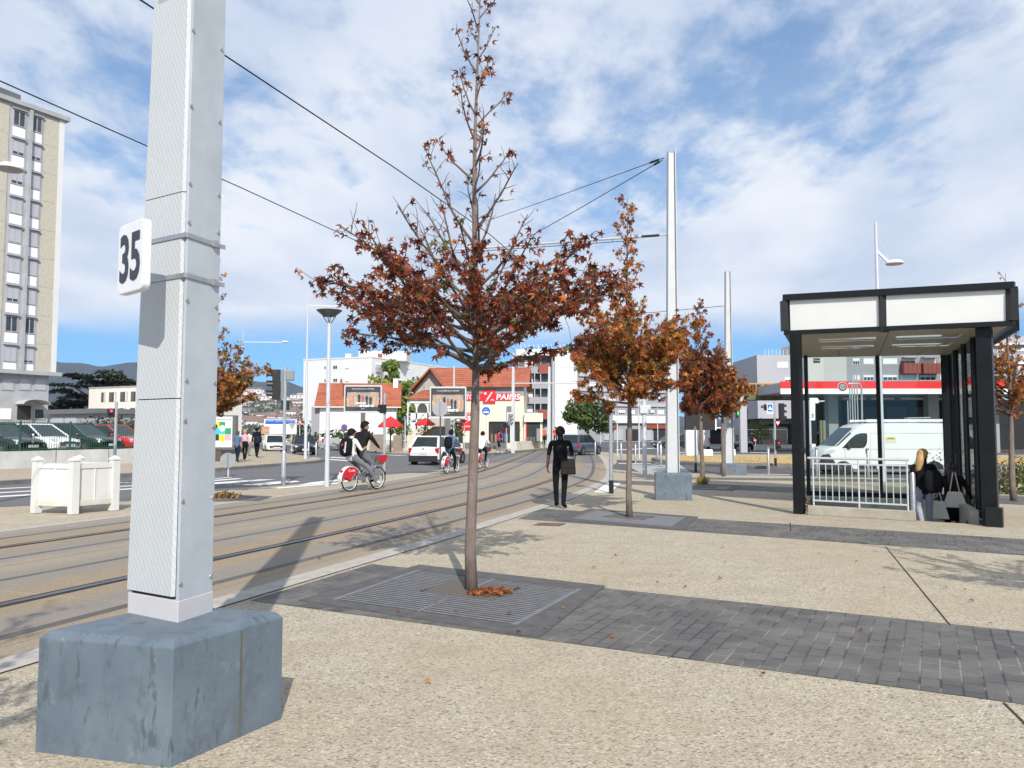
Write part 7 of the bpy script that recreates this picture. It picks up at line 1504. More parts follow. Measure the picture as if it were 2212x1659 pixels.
vp([(345, 1225), (360, 1200), (395, 1187), (448, 1184), (430, 1207), (390, 1228)], .012, .05, M_HL, 'headlight'); vp([(300, 1375), (300, 1300), (312, 1250), (330, 1232), (385, 1228), (400, 1250), (425, 1285), (440, 1310), (432, 1375)], .015, .06, M_TRIM, 'front_bumper'); vp([(1528, 1288), (1527, 1205), (1540, 1172), (1556, 1160), (1560, 1225), (1556, 1290)], .012, .06, M_TL, 'taillight')
vp([(655, 1330), (660, 1365), (832, 1370), (832, 1325)], .01, .03, M_TRIM, 'side_trim'); vp([(920, 1325), (922, 1365), (1178, 1365), (1190, 1328)], .01, .03, M_TRIM, 'side_trim'); vp([(728, 1180), (757, 1180), (760, 1222), (730, 1224)], .012, .03, M_TRIM, 'handle', bev=.01); vp([(555, 1175), (553, 1135), (570, 1128), (585, 1135), (585, 1178)], .10, .09, M_TRIM, 'mirror', bev=.01); vp([(605, 1382), (618, 1395), (1540, 1390), (1545, 1372), (605, 1372)], .01, .03, M_GREYP, 'sill')
for pts in ([(778, 1025), (780, 1030), (780, 1375), (778, 1375)], [(1030, 1030), (1500, 1030), (1500, 1034), (1030, 1034)], [(780, 1180), (1530, 1180), (1530, 1184), (780, 1184)], [(1494, 1034), (1498, 1034), (1535, 1290), (1531, 1290)], [(530, 1180), (534, 1180), (545, 1320), (541, 1320)], [(776, 1030), (1020, 1030), (1020, 1033), (776, 1033)]): vp(pts, .004, .01, M_SIGNB, 'panel_seam')
w = vp([(918, 1068), (1018, 1068), (1018, 1092), (918, 1092)], .008, .01, mat('logo_yellow', (.72, .66, .10), .5, var=0), 'logo_plate'); text('SEGMA', Vector((x_of(972), Yv - .02, z_of(1080))), (1, 0, 0), .06, M_PLAST, w, width=.28)
for k, s in enumerate(('ELECTRICITE', 'PLOMBERIE - CHAUFFAGE')): text(s, Vector((x_of(970), Yv - .01, z_of(1105 + 14 * k))), (1, 0, 0), .03, M_SIGNB, w, width=.40)
for x in (517, 1375):
    for yy in (Yv + .12, Yv + 1.62):
        b = MB(); b.lathe([(.19, -.1), (.31, -.1), (.335, -.06), (.335, .06), (.31, .1), (.19, .1)], (x_of(x), yy, .335), 24, M=Matrix.Rotation(R(90), 3, 'X')); tw_ = b.build('wheel', M_TYRE, o, world=True, smooth=True); b = MB(); b.lathe([(.20, .0), (.17, -.02), (.05, -.01), (.001, -.02)], (x_of(x), yy - .09, .335), 18, M=Matrix.Rotation(R(-90), 3, 'X'))
        for k in range(5): a = 2 * math.pi * k / 5; b.ball((x_of(x) + math.cos(a) * .11, yy - .10, .335 + math.sin(a) * .11), .03, 6)
        b.build('hubcap', M_RIM, tw_, world=True)
    vp([(x - 92 + 184 * (.5 - .5 * math.cos(math.pi * k / 10)), 1385 - 92 * math.sin(math.pi * k / 10)) for k in range(11)], .003, .02, M_TRIM, 'wheel_arch')
for yy in (.12, .55, 1.2, 1.62): b = MB(); b.bar((x_of(752), Yv + yy, z_of(912)), (x_of(1548), Yv + yy, z_of(910)), .05, .10 if yy in (.12, 1.62) else .05); b.build('rack_rail', M_SW, o, world=True)
for x in (770, 950, 1150, 1350, 1530): b = MB(); b.bar((x_of(x), Yv + .1, z_of(924)), (x_of(x), Yv + 1.64, z_of(924)), .04, .04); b.build('rack_bar', M_ALU, o, world=True)
b = MB(); b.bar((x_of(1230), Yv + .9, z_of(885)), (x_of(1450), Yv + .9, z_of(880)), .3, .04); b.build('ladder', M_ALU, o, world=True)
# open white van with dark load space
Y = 74; o = thing('open_van', (*XY(1545, Y), 0), 'white van with its rear doors open showing a dark load space', 'van'); s = Y / FPX
a, c = P(1530, 923, Y), P(1563, 971, Y); x0, x1 = a.x, c.x + .35; zt = a.z; b = MB(); 
b.span((x0 - .02, Y, .35), (x0 + .16, Y + 4.8, zt)); b.span((x1 - .16, Y, .35), (x1, Y + 4.8, zt)); b.span((x0 + .16, Y + .02, zt - .12), (x1 - .16, Y + 4.8, zt)); b.span((x0 + .16, Y + 4.6, .35), (x1 - .16, Y + 4.8, zt - .12)); b.span((x0 + .16, Y + .02, .35), (x1 - .16, Y + 4.6, .55)); b.build('body', PW, o, world=True, bevel=.03)
b = MB(); b.span((x0 + .17, Y + 1.0, .56), (x1 - .17, Y + 4.55, zt - .13)); b.build('load', M_INT, o, world=True); b = MB(); b.span((x0 + .0, Y - .06, .38), (x1, Y, .60)); b.build('bumper', M_SIGNB, o, world=True)
b = MB(); b.hexa([(x0 + .0, Y, .6), (x0 + .05, Y, .6), (x0 - .55, Y - .45, .6), (x0 - .6, Y - .4, .6)], [(x0 + .0, Y, zt - .1), (x0 + .05, Y, zt - .1), (x0 - .55, Y - .45, zt - .1), (x0 - .6, Y - .4, zt - .1)]); b.build('door', PW, o, world=True)
b = MB(); b.box((x0 + .10, Y - .03, 1.0), (.14, .06, .45)); b.build('taillight', M_TL, o, world=True)
for xx in (x0 + .2, x1 - .2): b = MB(); b.lathe([(.1, -.1), (.33, -.1), (.33, .1), (.1, .1)], (xx, Y + 1.0, .33), 18, M=Matrix.Rotation(R(90), 3, 'Y')); b.build('wheel', M_TYRE, o, world=True)
# ---- shared bicycles (forward = +y)
M_BF = mat('bike_frame', (.28, .29, .30), .35, .5, var=.1); M_BR = mat('bike_red', (.55, .012, .03), .4, var=.05); M_BW = mat('bike_white', (.68, .68, .68), .4, var=.05)
def bicycle(label, loc, head):
    h = Vector(head).normalized(); o = thing('shared_bicycle', (loc[0], loc[1], .016), label, 'bicycle', 'red and white shared bicycles', rz=math.atan2(-h.x, h.y)); ORG[o.name] = Vector((0, 0, 0)); r = .325; yr, yf = -.46, .64; M = Matrix.Rotation(R(90), 3, 'Y')
    for y in (yr, yf):
        b = MB(); n, m_ = 36, 8; tr = .022; ring = [(math.cos(2 * math.pi * k / m_) * tr, math.sin(2 * math.pi * k / m_) * tr) for k in range(m_)]
        for i in range(n):
            a = 2 * math.pi * i / n
            for (dx, dr) in ring: b.v.append((dx, y + math.cos(a) * (r - tr + dr), r + math.sin(a) * (r - tr + dr)))
        for i in range(n):
            for k in range(m_): j = (k + 1) % m_; i2 = (i + 1) % n; b.f.append((i * m_ + k, i * m_ + j, i2 * m_ + j, i2 * m_ + k)); b.m.append(0)
        w = b.build('wheel', M_TYRE, o, smooth='all'); b = MB(); b.lathe([(r - .05, -.012), (r - .03, -.014), (r - .03, .014), (r - .05, .012), (r - .05, -.012)], (0, y, r), 36, M=M, cap=False); b.build('rim', M_BW, w); b = MB()
        for k in range(18): a = 2 * math.pi * k / 18; b.tube([((-1) ** k * .03, y + math.cos(a + .2) * .03, r + math.sin(a + .2) * .03), (0, y + math.cos(a) * (r - .045), r + math.sin(a) * (r - .045))], .0016, 3, cap=False)
        b.build('spokes', M_STEEL, w); b = MB(); b.lathe([(.045, -.05), (.045, .05)], (0, y, r), 12, M=M); b.build('hub', M_BF, w)
    bb, st_, hd0, hd1 = (0, .02, .30), (0, -.16, .82), (0, .50, .62), (0, .46, .90)
    b = MB(); b.tube([hd0, (0, .22, .44), bb], [.038, .04, .045], 8); b.tube([bb, st_], .026, 8); b.tube([(0, -.02, .40), (0, .48, .70)], .02, 8)
    for s in (-1, 1): b.tube([(0, .02, .30), (s * .07, -.2, .32), (s * .075, yr, r)], .013, 6); b.tube([(0, -.12, .68), (s * .06, -.3, .52), (s * .075, yr, r)], .011, 6); b.tube([hd0, (s * .06, .56, .6), (s * .062, yf, r)], .015, 6)
    b.tube([hd0, hd1, (0, .42, 1.06)], .022, 8); b.build('frame', M_BF, o, smooth=True)
    b = MB(); b.tube([(-.29, .30, 1.10), (-.24, .40, 1.08), (0, .44, 1.07), (.24, .40, 1.08), (.29, .30, 1.10)], .013, 6); hb = b.build('handlebar', M_BF, o, smooth=True)
    for s in (-1, 1): b = MB(); b.tube([(s * .29, .30, 1.10), (s * .32, .20, 1.11)], .018, 6); b.build('grip', M_TRIM, hb)
    b = MB(); b.ball((0, -.19, .86), (.09, .13, .035), 10); b.ball((0, -.27, .87), (.11, .07, .04), 10); b.build('saddle', M_TRIM, o, smooth='all')
    # skirted rear fender with red panels
    def arc(a0, a1, rr, n): return [(yr + math.cos(R(a0 + (a1 - a0) * k / n)) * rr, r + math.sin(R(a0 + (a1 - a0) * k / n)) * rr) for k in range(n + 1)]
    pr_ = arc(40, 172, r + .045, 12) + [(yr - .20, r + .06), (yr - .02, r - .02), (yr + .12, r + .10)]
    for s in (-1, 1): b = MB(); b.slab([(s * .055, y, z) for y, z in pr_], (s * .012, 0, 0)); fn = b.build('fender_panel', M_BR, o); text('C.vélo', Vector((s * .071, yr + .02, r + .26)), (0, s, 0), .075, M_BW, fn, world=False, off=.02)
    b = MB(); q = arc(25, 185, r + .05, 14)
    for (y0, z0), (y1, z1) in zip(q[:-1], q[1:]): b.bar((0, y0, z0), (0, y1, z1), .135, .018)
    b.build('fender_top', M_BW, o); b = MB(); b.box((0, yr - r - .05, r + .08), (.13, .05, .13)); b.build('rear_shield', M_BW, o, bevel=.01); b = MB(); b.ball((0, yr - r * .93, r + .24), (.045, .04, .045), 8); b.build('rear_lamp', M_TL, o, smooth='all')
    b = MB(); q = [(yf + math.cos(R(a)) * (r + .03), r + math.sin(R(a)) * (r + .03)) for a in range(30, 170, 14)]
    for (y0, z0), (y1, z1) in zip(q[:-1], q[1:]): b.bar((0, y0, z0), (0, y1, z1), .06, .01)
    b.build('front_fender', M_BW, o)
    b = MB(); b.hexa([(-.13, .50, .72), (.13, .50, .72), (.11, .78, .72), (-.11, .78, .72)], [(-.20, .47, 1.0), (.20, .47, 1.0), (.18, .88, 1.0), (-.18, .88, 1.0)]); b.build('basket', M_BF, o); b = MB(); b.slab([(.175, .5, .78), (.165, .80, .78), (.195, .86, .97), (.205, .5, .97)], (.01, 0, 0)); b.slab([(-.175, .5, .78), (-.165, .80, .78), (-.195, .86, .97), (-.205, .5, .97)], (-.01, 0, 0)); b.build('basket_panel', M_BR, o)
    b = MB(); b.lathe([(.09, -.006), (.09, .006)], (.06, .02, .30), 16, M=M); b.bar((.085, .02, .30), (.085, .14, .21), .02, .012); b.bar((-.085, .02, .30), (-.085, -.10, .39), .02, .012); b.box((.13, .14, .21), (.09, .08, .02)); b.box((-.13, -.10, .39), (.09, .08, .02)); b.build('crank', M_BF, o); b = MB(); b.tube([(.07, -.4, .1), (.08, -.33, .02)], .01, 5); b.build('stand', M_BF, o)
    return o
p = G(749, 1063); BK1 = (p.x + .33, p.y + .40); H1 = V2(.56, .83).normalized(); bicycle('red and white shared bicycle carrying two riders across the tracks', BK1, H1)
p = G(963, 1024); BK2 = (p.x + .16, p.y + .42); H2 = V2(.30, .95).normalized(); bicycle('red and white shared bicycle ridden by the person in the denim jacket', BK2, H2)
p = G(1035.5, 1013.5); BK3 = (p.x + .12, p.y + .42); H3 = V2(.26, .97).normalized(); bicycle('red and white shared bicycle partly hidden by the nearest tree trunk', BK3, H3)
# ================================================================ people (forward = +y, right = +x, built for 1.75 m)
SKIN = {}
def skinm(n, c): return mat('skin_' + n, c, .55, var=.06, scale=6)
SK_D, SK_L, SK_M = skinm('dark', (.13, .062, .04)), skinm('light', (.56, .33, .24)), skinm('tan', (.40, .22, .15))
def cloth(n, c, v=.14): return mat('cloth_' + n, c, .9, var=v, scale=7, bump=.25, bscale=14, spec=.12)
BASE = dict(pel=(0, 0, .95), wst=(0, .0, 1.08), chs=(0, .0, 1.30), nck=(0, -.005, 1.47), hd0=(0, .01, 1.56), hd1=(0, .02, 1.665), nose=(0, .10, 1.60),
            shL=(-.185, 0, 1.405), elL=(-.235, -.02, 1.13), wrL=(-.245, .05, .885), haL=(-.245, .075, .815), shR=(.185, 0, 1.405), elR=(.235, -.02, 1.13), wrR=(.245, .05, .885), haR=(.245, .075, .815),
            hpL=(-.095, 0, .90), knL=(-.10, .03, .50), anL=(-.10, -.02, .085), toL=(-.115, .15, .035), hpR=(.095, 0, .90), knR=(.10, .03, .50), anR=(.10, -.02, .085), toR=(.115, .15, .035))
RAD = dict(pel=(.155, .115), wst=(.150, .108), chs=(.165, .115), nck=(.055, .058), hd0=(.072, .088), hd1=(.078, .095), nose=(.012, .012), sh=(.068, .066), el=(.044, .044), wr=(.029, .027), ha=(.040, .024), hp=(.088, .092), kn=(.064, .066), an=(.047, .050), to=(.036, .030))
BONES = [('pel', 'wst', 'top'), ('wst', 'chs', 'top'), ('chs', 'nck', 'top'), ('nck', 'hd0', 'skin'), ('hd0', 'hd1', 'skin'), ('hd0', 'nose', 'skin')]
for s in 'LR': BONES += [('chs', 'sh' + s, 'top'), ('sh' + s, 'el' + s, 'arm'), ('el' + s, 'wr' + s, 'fore'), ('wr' + s, 'ha' + s, 'skin'), ('pel', 'hp' + s, 'leg'), ('hp' + s, 'kn' + s, 'leg'), ('kn' + s, 'an' + s, 'shin'), ('an' + s, 'to' + s, 'shoe')]
def person(label, loc, head, height=1.75, z=0.0, pose=None, top=None, leg=None, shin=None, shoe=None, arm=None, fore=None, skin=None, hair=None, hairstyle='short', fat=1.0, curlL=.6, curlR=.6, skirt=None, name='person', group=None):
    h = Vector(head).normalized(); k = height / 1.75; o = thing(name, (loc[0], loc[1], z), label, 'person', group, rz=math.atan2(-h.x, h.y)); ORG[o.name] = Vector((0, 0, 0))
    J = {a: Vector(b) * k for a, b in BASE.items()}
    for a, b in (pose or {}).items(): J[a] = Vector(b) * k
    if pose and ('hd0' in pose) and 'nose' not in pose: J['nose'] = J['hd0'] + Vector((0, .09, .035)) * k
    names = list(J); idx = {a: i for i, a in enumerate(names)}
    vs = [J[a] for a in names]; es = [(idx[a], idx[b]) for a, b, _ in BONES]; lab = [c for _, _, c in BONES]; rad = []
    for a in names:
        r = RAD.get(a) or RAD[a[:2]]; f_ = fat if a in ('pel', 'wst', 'chs') or a[:2] in ('sh', 'hp') else (1 + (fat - 1) * .5 if a[:2] in ('el', 'kn') else 1); rad.append((r[0] * k * f_, r[1] * k * f_))
    me = bpy.data.meshes.new('body'); me.from_pydata(vs, es, []); ob = bpy.data.objects.new('body', me); COL.objects.link(ob)
    sk = ob.modifiers.new('skin', 'SKIN'); sl = me.skin_vertices[0].data
    for i, r in enumerate(rad): sl[i].radius = r
    sl[idx['pel']].use_root = True; sk.use_smooth_shade = True; su = ob.modifiers.new('s', 'SUBSURF'); su.levels = 2; su.render_levels = 2
    dg = bpy.context.evaluated_depsgraph_get(); m2 = bpy.data.meshes.new_from_object(ob.evaluated_get(dg)); bpy.data.objects.remove(ob); bpy.data.meshes.remove(me)
    top = top or cloth('black', (.012, .012, .013)); leg = leg or cloth('black', (.012, .012, .013)); shin = shin or leg; shoe = shoe or cloth('black', (.012, .012, .013)); arm = arm or top; skin = skin or SK_M; fore = fore or skin
    mm = dict(top=top, leg=leg, shin=shin, shoe=shoe, arm=arm, fore=fore, skin=skin); uni = []; 
    for x in mm.values():
        if x not in uni: uni.append(x)
    B = MB(); B.v = [tuple(v.co) for v in m2.vertices]; segs = [(vs[a], vs[b], l) for (a, b), l in zip(es, lab)]
    for p in m2.polygons:
        c = p.center; best = None
        for a, b, l in segs:
            d = b - a; t = max(0, min(1, (c - a).dot(d) / max(1e-9, d.dot(d)))); ds = (c - (a + d * t)).length
            if l == 'top': ds *= .72
            if l == 'skin' and (c - J['nck']).length < .05 * k: ds *= 1.1
            if best is None or ds < best[0]: best = (ds, l, t)
        B.f.append(tuple(p.vertices)); B.m.append(uni.index(mm[best[1]]))
    bpy.data.meshes.remove(m2)
    # fingers rooted in the palm
    for s, cu in (('L', curlL), ('R', curlR)):
        wr, ha = J['wr' + s], J['ha' + s]; d = (ha - wr).normalized(); sx = 1 if s == 'L' else -1; side = d.cross(Vector((sx, 0, 0)))
        side = side.normalized() if side.length > .2 else Vector((0, 1, 0)); nrm = d.cross(side).normalized()
        if nrm.x * sx < 0: nrm = -nrm
        for q, ln in enumerate((.068, .078, .073, .058)):
            r0 = ha + side * (.028 - .0185 * q) * k + d * .012 * k; c1 = cu * .6; d1 = (d * math.cos(c1) + nrm * math.sin(c1)); d2 = (d * math.cos(c1 + cu) + nrm * math.sin(c1 + cu)); p1 = r0 + d1 * ln * .5 * k; B.tube([r0 - d * .03 * k, r0, p1, p1 + d2 * ln * .5 * k], [.009 * k, .009 * k, .008 * k, .006 * k], 6, m=uni.index(skin))
        r0 = wr + d * .03 * k + side * .026 * k; d1 = (d * .75 + side * .6 + nrm * .3).normalized(); B.tube([wr + d * .01 * k + side * .01 * k, r0, r0 + d1 * .035 * k, r0 + (d1 + d * .4).normalized() * .062 * k], [.011 * k, .011 * k, .009 * k, .007 * k], 6, m=uni.index(skin))
    B.build('body', uni, o, smooth='all')
    hc = (J['hd0'] + J['hd1']) / 2; fz = (J['nose'] - J['hd0']); fz.z = 0; fz = fz.normalized() if fz.length > 0 else Vector((0, 1, 0)); rt = fz.cross(Vector((0, 0, 1)))
    b = MB()
    for s in (-1, 1): b.ball(hc + rt * s * .088 * k - Vector((0, 0, .01)), (.014 * k, .022 * k, .032 * k), 6)
    b.build('ear', skin, o, smooth='all')
    if hair:
        M = Matrix((rt, fz, Vector((0, 0, 1)))).transposed(); b = MB(); n = 14; o0 = len(b.v); ry = .128 * k; rx = .108 * k
        for i in range(8):
            el = R(90 - i * 17.0)
            for q in range(n):
                a = 2 * math.pi * q / n; front = math.sin(a); e2_ = max(el, R(28) * max(0, front) + R(-38) * max(0, -front) + R(2)) if i > 3 else el; x, y, z = rx * math.cos(e2_) * math.cos(a), ry * math.cos(e2_) * math.sin(a), .135 * k * math.sin(e2_)
                b.v.append(tuple(hc + M @ Vector((x, y - .012 * k, z + .012 * k))))
        for i in range(7):
            for q in range(n): j = (q + 1) % n; b.f.append((i * n + q, i * n + j, (i + 1) * n + j, (i + 1) * n + q)); b.m.append(0)
        if hairstyle == 'long':
            pts = [hc - fz * .05 * k + Vector((0, 0, .03)) * k, hc - fz * .10 * k - Vector((0, 0, .10)) * k, hc - fz * .115 * k - Vector((0, 0, .26)) * k + rt * -.03 * k, hc - fz * .10 * k - Vector((0, 0, .40)) * k - rt * .06 * k]; b.tube(pts, [.085 * k, .085 * k, .07 * k, .03 * k], 10)
        if hairstyle == 'bun': b.ball(hc - fz * .10 * k + Vector((0, 0, .05 * k)), .045 * k, 8)
        b.build('hair', hair, o, smooth='all')
    if skirt:
        b = MB(); w0, zt_, zb_, r1 = skirt[1:]; b.lathe([(w0 * k, zt_ * k), (w0 * 1.12 * k, (zt_ - .12) * k), (r1 * k, zb_ * k), (r1 * .9 * k, zb_ * k)], (J['pel'].x, J['pel'].y, 0), 18); b.build('coat_skirt', skirt[0], o, smooth='all')
    return o
HB_, HBR, HBL = mat('hair_black', (.008, .007, .006), .7, var=.2, scale=30, spec=.15), mat('hair_brown', (.05, .028, .016), .5, var=.2, scale=30), mat('hair_blond', (.42, .26, .11), .5, var=.35, scale=22)
K_ = cloth('black', (.010, .0105, .012)); WH = cloth('white', (.68, .68, .66), .05); GR = cloth('grey', (.17, .18, .20)); GRL = cloth('light_grey', (.30, .32, .37)); DEN = cloth('denim', (.09, .15, .26), .25); RED = cloth('red', (.42, .012, .03)); PINK = cloth('pink', (.55, .02, .12)); HIV = mat('cloth_hi_vis', (.80, .10, .04), .8, var=.1); WSH = mat('shoe_white', (.66, .66, .66), .6, var=.05); DKR = cloth('maroon', (.10, .015, .03)); NVY = cloth('navy', (.015, .02, .045))
def backpack(label, loc, head, z, h=.46, w=.32, d=.18, m=None, name='backpack', cat='backpack', lean=0.0, text_=None, logo=None):
    hh = Vector(head).normalized(); o = thing(name, (loc[0], loc[1], z), label, cat, None, rz=math.atan2(-hh.x, hh.y)); ORG[o.name] = Vector((0, 0, 0)); b = MB(); n = 8
    q = rrect(w, h, w * .38, 4); c = len(q); M = Matrix.Rotation(lean, 3, 'X')
    for dy, s in ((0, .94), (-d * .35, 1), (-d * .8, .93), (-d, .72)): b.v += [tuple(M @ Vector((x * s, dy, y * s))) for x, y in q]
    for i in range(3):
        for k in range(c): j = (k + 1) % c; b.f.append((i * c + k, i * c + j, (i + 1) * c + j, (i + 1) * c + k)); b.m.append(0)
    b.f += [tuple(range(c)), tuple(range(3 * c, 4 * c))]; b.m += [0, 0]; b.build('bag', m or K_, o, smooth='all')
    for s in (-1, 1): b = MB(); b.tube([M @ Vector((s * w * .25, .0, h * .42)), M @ Vector((s * w * .38, .12, h * .46)), M @ Vector((s * w * .42, .24, h * .2)), M @ Vector((s * w * .36, .10, -h * .35)), M @ Vector((s * w * .3, 0, -h * .4))], .014, 6); b.build('strap', m or K_, o, smooth='all')
    if text_:
        up = M @ Vector((.0, 0, 1)); x = M @ Vector((1, 0, 0)); tx = text(text_, M @ Vector((.06, -d * 1.02, -.02)), (-up * -1), .085, M_SW, o, width=h * .56, off=.03, up=(-x), world=False)
        b = MB(); disc(b, M @ Vector((-.045, -d * 1.01, .06)), M @ Vector((0, 1, 0)), .028, .008, 12); disc(b, M @ Vector((-.07, -d * 1.01, .035)), M @ Vector((0, 1, 0)), .024, .008, 12); b.build('emblem', M_SR, o)
    return o
def rot(head, v): h = Vector(head).normalized(); return V2(v[0] * h.y + v[1] * h.x, -v[0] * h.x + v[1] * h.y)
# the walking man
p = G(1211, 1099); HM = V2(.10, 1).normalized()
man = person('tall man in black walking away beside the tracks with a dark shoulder bag', (p.x, p.y + .02), HM, 1.80, pose=dict(hd0=(0, .02, 1.555), hd1=(-.005, .03, 1.66), shL=(-.195, 0, 1.41), elL=(-.25, -.03, 1.13), wrL=(-.275, .0, .89), haL=(-.275, .03, .82), shR=(.195, 0, 1.41), elR=(.25, .02, 1.15), wrR=(.21, .24, 1.11), haR=(.18, .31, 1.13), knL=(-.10, .06, .50), anL=(-.09, .16, .09), toL=(-.11, .33, .05), knR=(.085, .0, .50), anR=(.06, -.05, .085), toR=(.12, .11, .035)), skin=SK_D, hair=HB_, fore=SK_D, arm=K_, fat=1.03)
q = V2(p.x, p.y) + rot(HM, (.17, -.17)); o = thing('shoulder_bag', (q.x, q.y, .92), 'dark leather shoulder bag with a long strap on the walking man', 'bag', None, rz=math.atan2(-HM.x, HM.y)); ORG[o.name] = Vector((0, 0, 0)); ML_ = mat('bag_leather', (.012, .012, .012), .6, var=.25, spec=.2)
b = MB(); b.hexa([(-.17, -.06, -.17), (.17, -.06, -.17), (.17, .06, -.17), (-.17, .06, -.17)], [(-.15, -.04, .17), (.15, -.04, .17), (.15, .05, .17), (-.15, .05, .17)]); b.build('pouch', ML_, o, bevel=.025); b = MB(); b.tube([(-.15, .02, .15), (-.27, .02, .42), (-.33, .07, .545), (-.34, .16, .56)], .012, 5); b.build('strap', ML_, o); b = MB(); b.slab([(-.14, -.068, -.02), (.14, -.068, -.02), (.14, -.055, .16), (-.14, -.055, .16)], (0, .01, 0)); b.build('flap', ML_, o)
q = V2(p.x, p.y) + rot(HM, (.21, .38)); b = MB(); b.box((0, 0, 0), (.075, .15, .009), M=Matrix.Rotation(R(24), 3, 'X')); o = b.build('phone', M_SIGNB, bevel=.003); o.location = (q.x, q.y, 1.185); o.rotation_euler = (0, 0, R(-40)); tag(o, 'smartphone held by the walking man in black', 'phone')
# cyclist pair
def seatpos(BK, Hd, off_): q = V2(*BK) + rot(Hd, off_); return (q.x, q.y)
person('cyclist in a black sweater steering the shared bicycle with a passenger behind', BK1, H1, 2.0, z=.0, pose=dict(pel=(0, -.10, .97), wst=(0, -.06, 1.10), chs=(0, .03, 1.31), nck=(0, .09, 1.46), hd0=(0, .12, 1.55), hd1=(0, .135, 1.655), nose=(.05, .20, 1.58), shL=(-.20, .05, 1.40), elL=(-.28, .20, 1.19), wrL=(-.29, .30, 1.10), haL=(-.29, .35, 1.09), shR=(.20, .05, 1.40), elR=(.30, .18, 1.18), wrR=(.29, .31, 1.08), haR=(.29, .37, 1.07), hpL=(-.10, -.08, .93), knL=(-.13, .30, .80), anL=(-.12, .06, .42), toL=(-.13, .20, .37), hpR=(.10, -.08, .93), knR=(.13, .25, .66), anR=(.13, .14, .27), toR=(.13, .29, .24)), skin=SK_M, hair=HB_, fore=cloth('black_sweater', (.016, .016, .017)), arm=cloth('black_sweater', (.016, .016, .017)), top=cloth('black_sweater', (.016, .016, .017)), leg=GR, shin=GR, fat=1.12)
person('passenger in a white tee and grey trousers sitting on the rear of the shared bicycle', seatpos(BK1, H1, (.0, -.42)), H1, 1.84, z=.0, pose=dict(pel=(0, 0, .93), wst=(0, .0, 1.06), chs=(0, .0, 1.26), nck=(0, .01, 1.42), hd0=(.0, .03, 1.50), hd1=(-.01, .03, 1.60), shL=(-.17, 0, 1.36), elL=(-.24, .13, 1.14), wrL=(-.13, .33, 1.18), haL=(-.08, .36, 1.20), shR=(.17, .0, 1.36), elR=(.27, .12, 1.10), wrR=(.20, .33, 1.17), haR=(.16, .37, 1.22), hpL=(-.11, .03, .90), knL=(-.26, .44, .72), anL=(-.32, .48, .34), toL=(-.34, .62, .30), hpR=(.11, .03, .90), knR=(.28, .40, .62), anR=(.33, .62, .25), toR=(.36, .78, .21)), skin=SK_M, hair=HB_, top=WH, arm=WH, fore=SK_M, leg=GRL if 0 else GR, shin=GR, shoe=WSH)
q = seatpos(BK1, H1, (.0, -.55)); backpack('black backpack with vertical white lettering worn by the bicycle passenger', q, H1, 1.25, .54, .38, .16, lean=-.12, text_='ellesse')
# denim cyclist
person('cyclist in a blue denim jacket seen from behind near the white car', BK2, H2, 1.80, pose=dict(pel=(0, -.18, .98), wst=(0, -.14, 1.10), chs=(0, -.03, 1.31), nck=(0, .03, 1.46), hd0=(0, .06, 1.55), hd1=(0, .075, 1.655), shL=(-.20, .0, 1.40), elL=(-.28, .14, 1.17), wrL=(-.29, .28, 1.10), haL=(-.29, .33, 1.09), shR=(.20, .0, 1.40), elR=(.30, .12, 1.17), wrR=(.30, .28, 1.09), haR=(.30, .34, 1.09), hpL=(-.10, -.14, .94), knL=(-.12, .24, .78), anL=(-.12, .0, .40), toL=(-.13, .14, .38), hpR=(.10, -.14, .94), knR=(.13, .16, .60), anR=(.13, .10, .22), toR=(.13, .25, .20)), skin=SK_D, hair=HB_, top=DEN, arm=DEN, fore=DEN, fat=1.08)
backpack('black backpack worn over the blue denim jacket', seatpos(BK2, H2, (0, -.20)), H2, 1.25, .48, .33, .17, lean=-.10)
person('cyclist in a white top mostly hidden by the nearest tree trunk', BK3, H3, 1.74, pose=dict(pel=(0, -.18, .98), wst=(0, -.14, 1.10), chs=(0, -.03, 1.31), nck=(0, .03, 1.46), hd0=(0, .06, 1.55), hd1=(0, .075, 1.655), shL=(-.18, .0, 1.40), elL=(-.28, .14, 1.17), wrL=(-.29, .28, 1.10), haL=(-.29, .33, 1.09), shR=(.18, .0, 1.40), elR=(.30, .12, 1.17), wrR=(.30, .28, 1.09), haR=(.30, .34, 1.09), hpL=(-.10, -.14, .94), knL=(-.12, .16, .60), anL=(-.12, .10, .22), toL=(-.13, .24, .20), hpR=(.10, -.14, .94), knR=(.13, .24, .78), anR=(.13, .02, .40), toR=(.13, .16, .38)), skin=SK_M, hair=HB_, top=WH, arm=WH)
# women on the stairs
w1 = P(2001, 1120, 15.7); ws = (w1.x, 15.75); HW = V2(.30, .95).normalized()
person('woman with long blond hair in a black jumper and grey jeans walking down the stairs', ws, HW, 1.72, z=-.38, pose=dict(hd0=(.0, .02, 1.555), hd1=(.01, .02, 1.655), nose=(.06, .08, 1.56), knL=(-.10, .05, .56), anL=(-.09, -.20, .30), toL=(-.10, -.10, .20), knR=(.10, .10, .50), anR=(.10, .10, .10), toR=(.11, .26, .05), elL=(-.25, -.03, 1.13), wrL=(-.24, .02, .88), haL=(-.24, .04, .81)), skin=SK_L, hair=HBL, hairstyle='long', top=K_, arm=K_, fore=K_, leg=GRL, shin=GRL, shoe=WSH)
q = V2(*ws) + rot(HW, (.12, -.16)); backpack('big black backpack hanging low on the blond woman', (q.x, q.y), HW, .70, .46, .32, .16)
w2 = P(2057, 1060, 16.3); ws2 = (w2.x, 16.3); HW2 = V2(.42, .9).normalized()
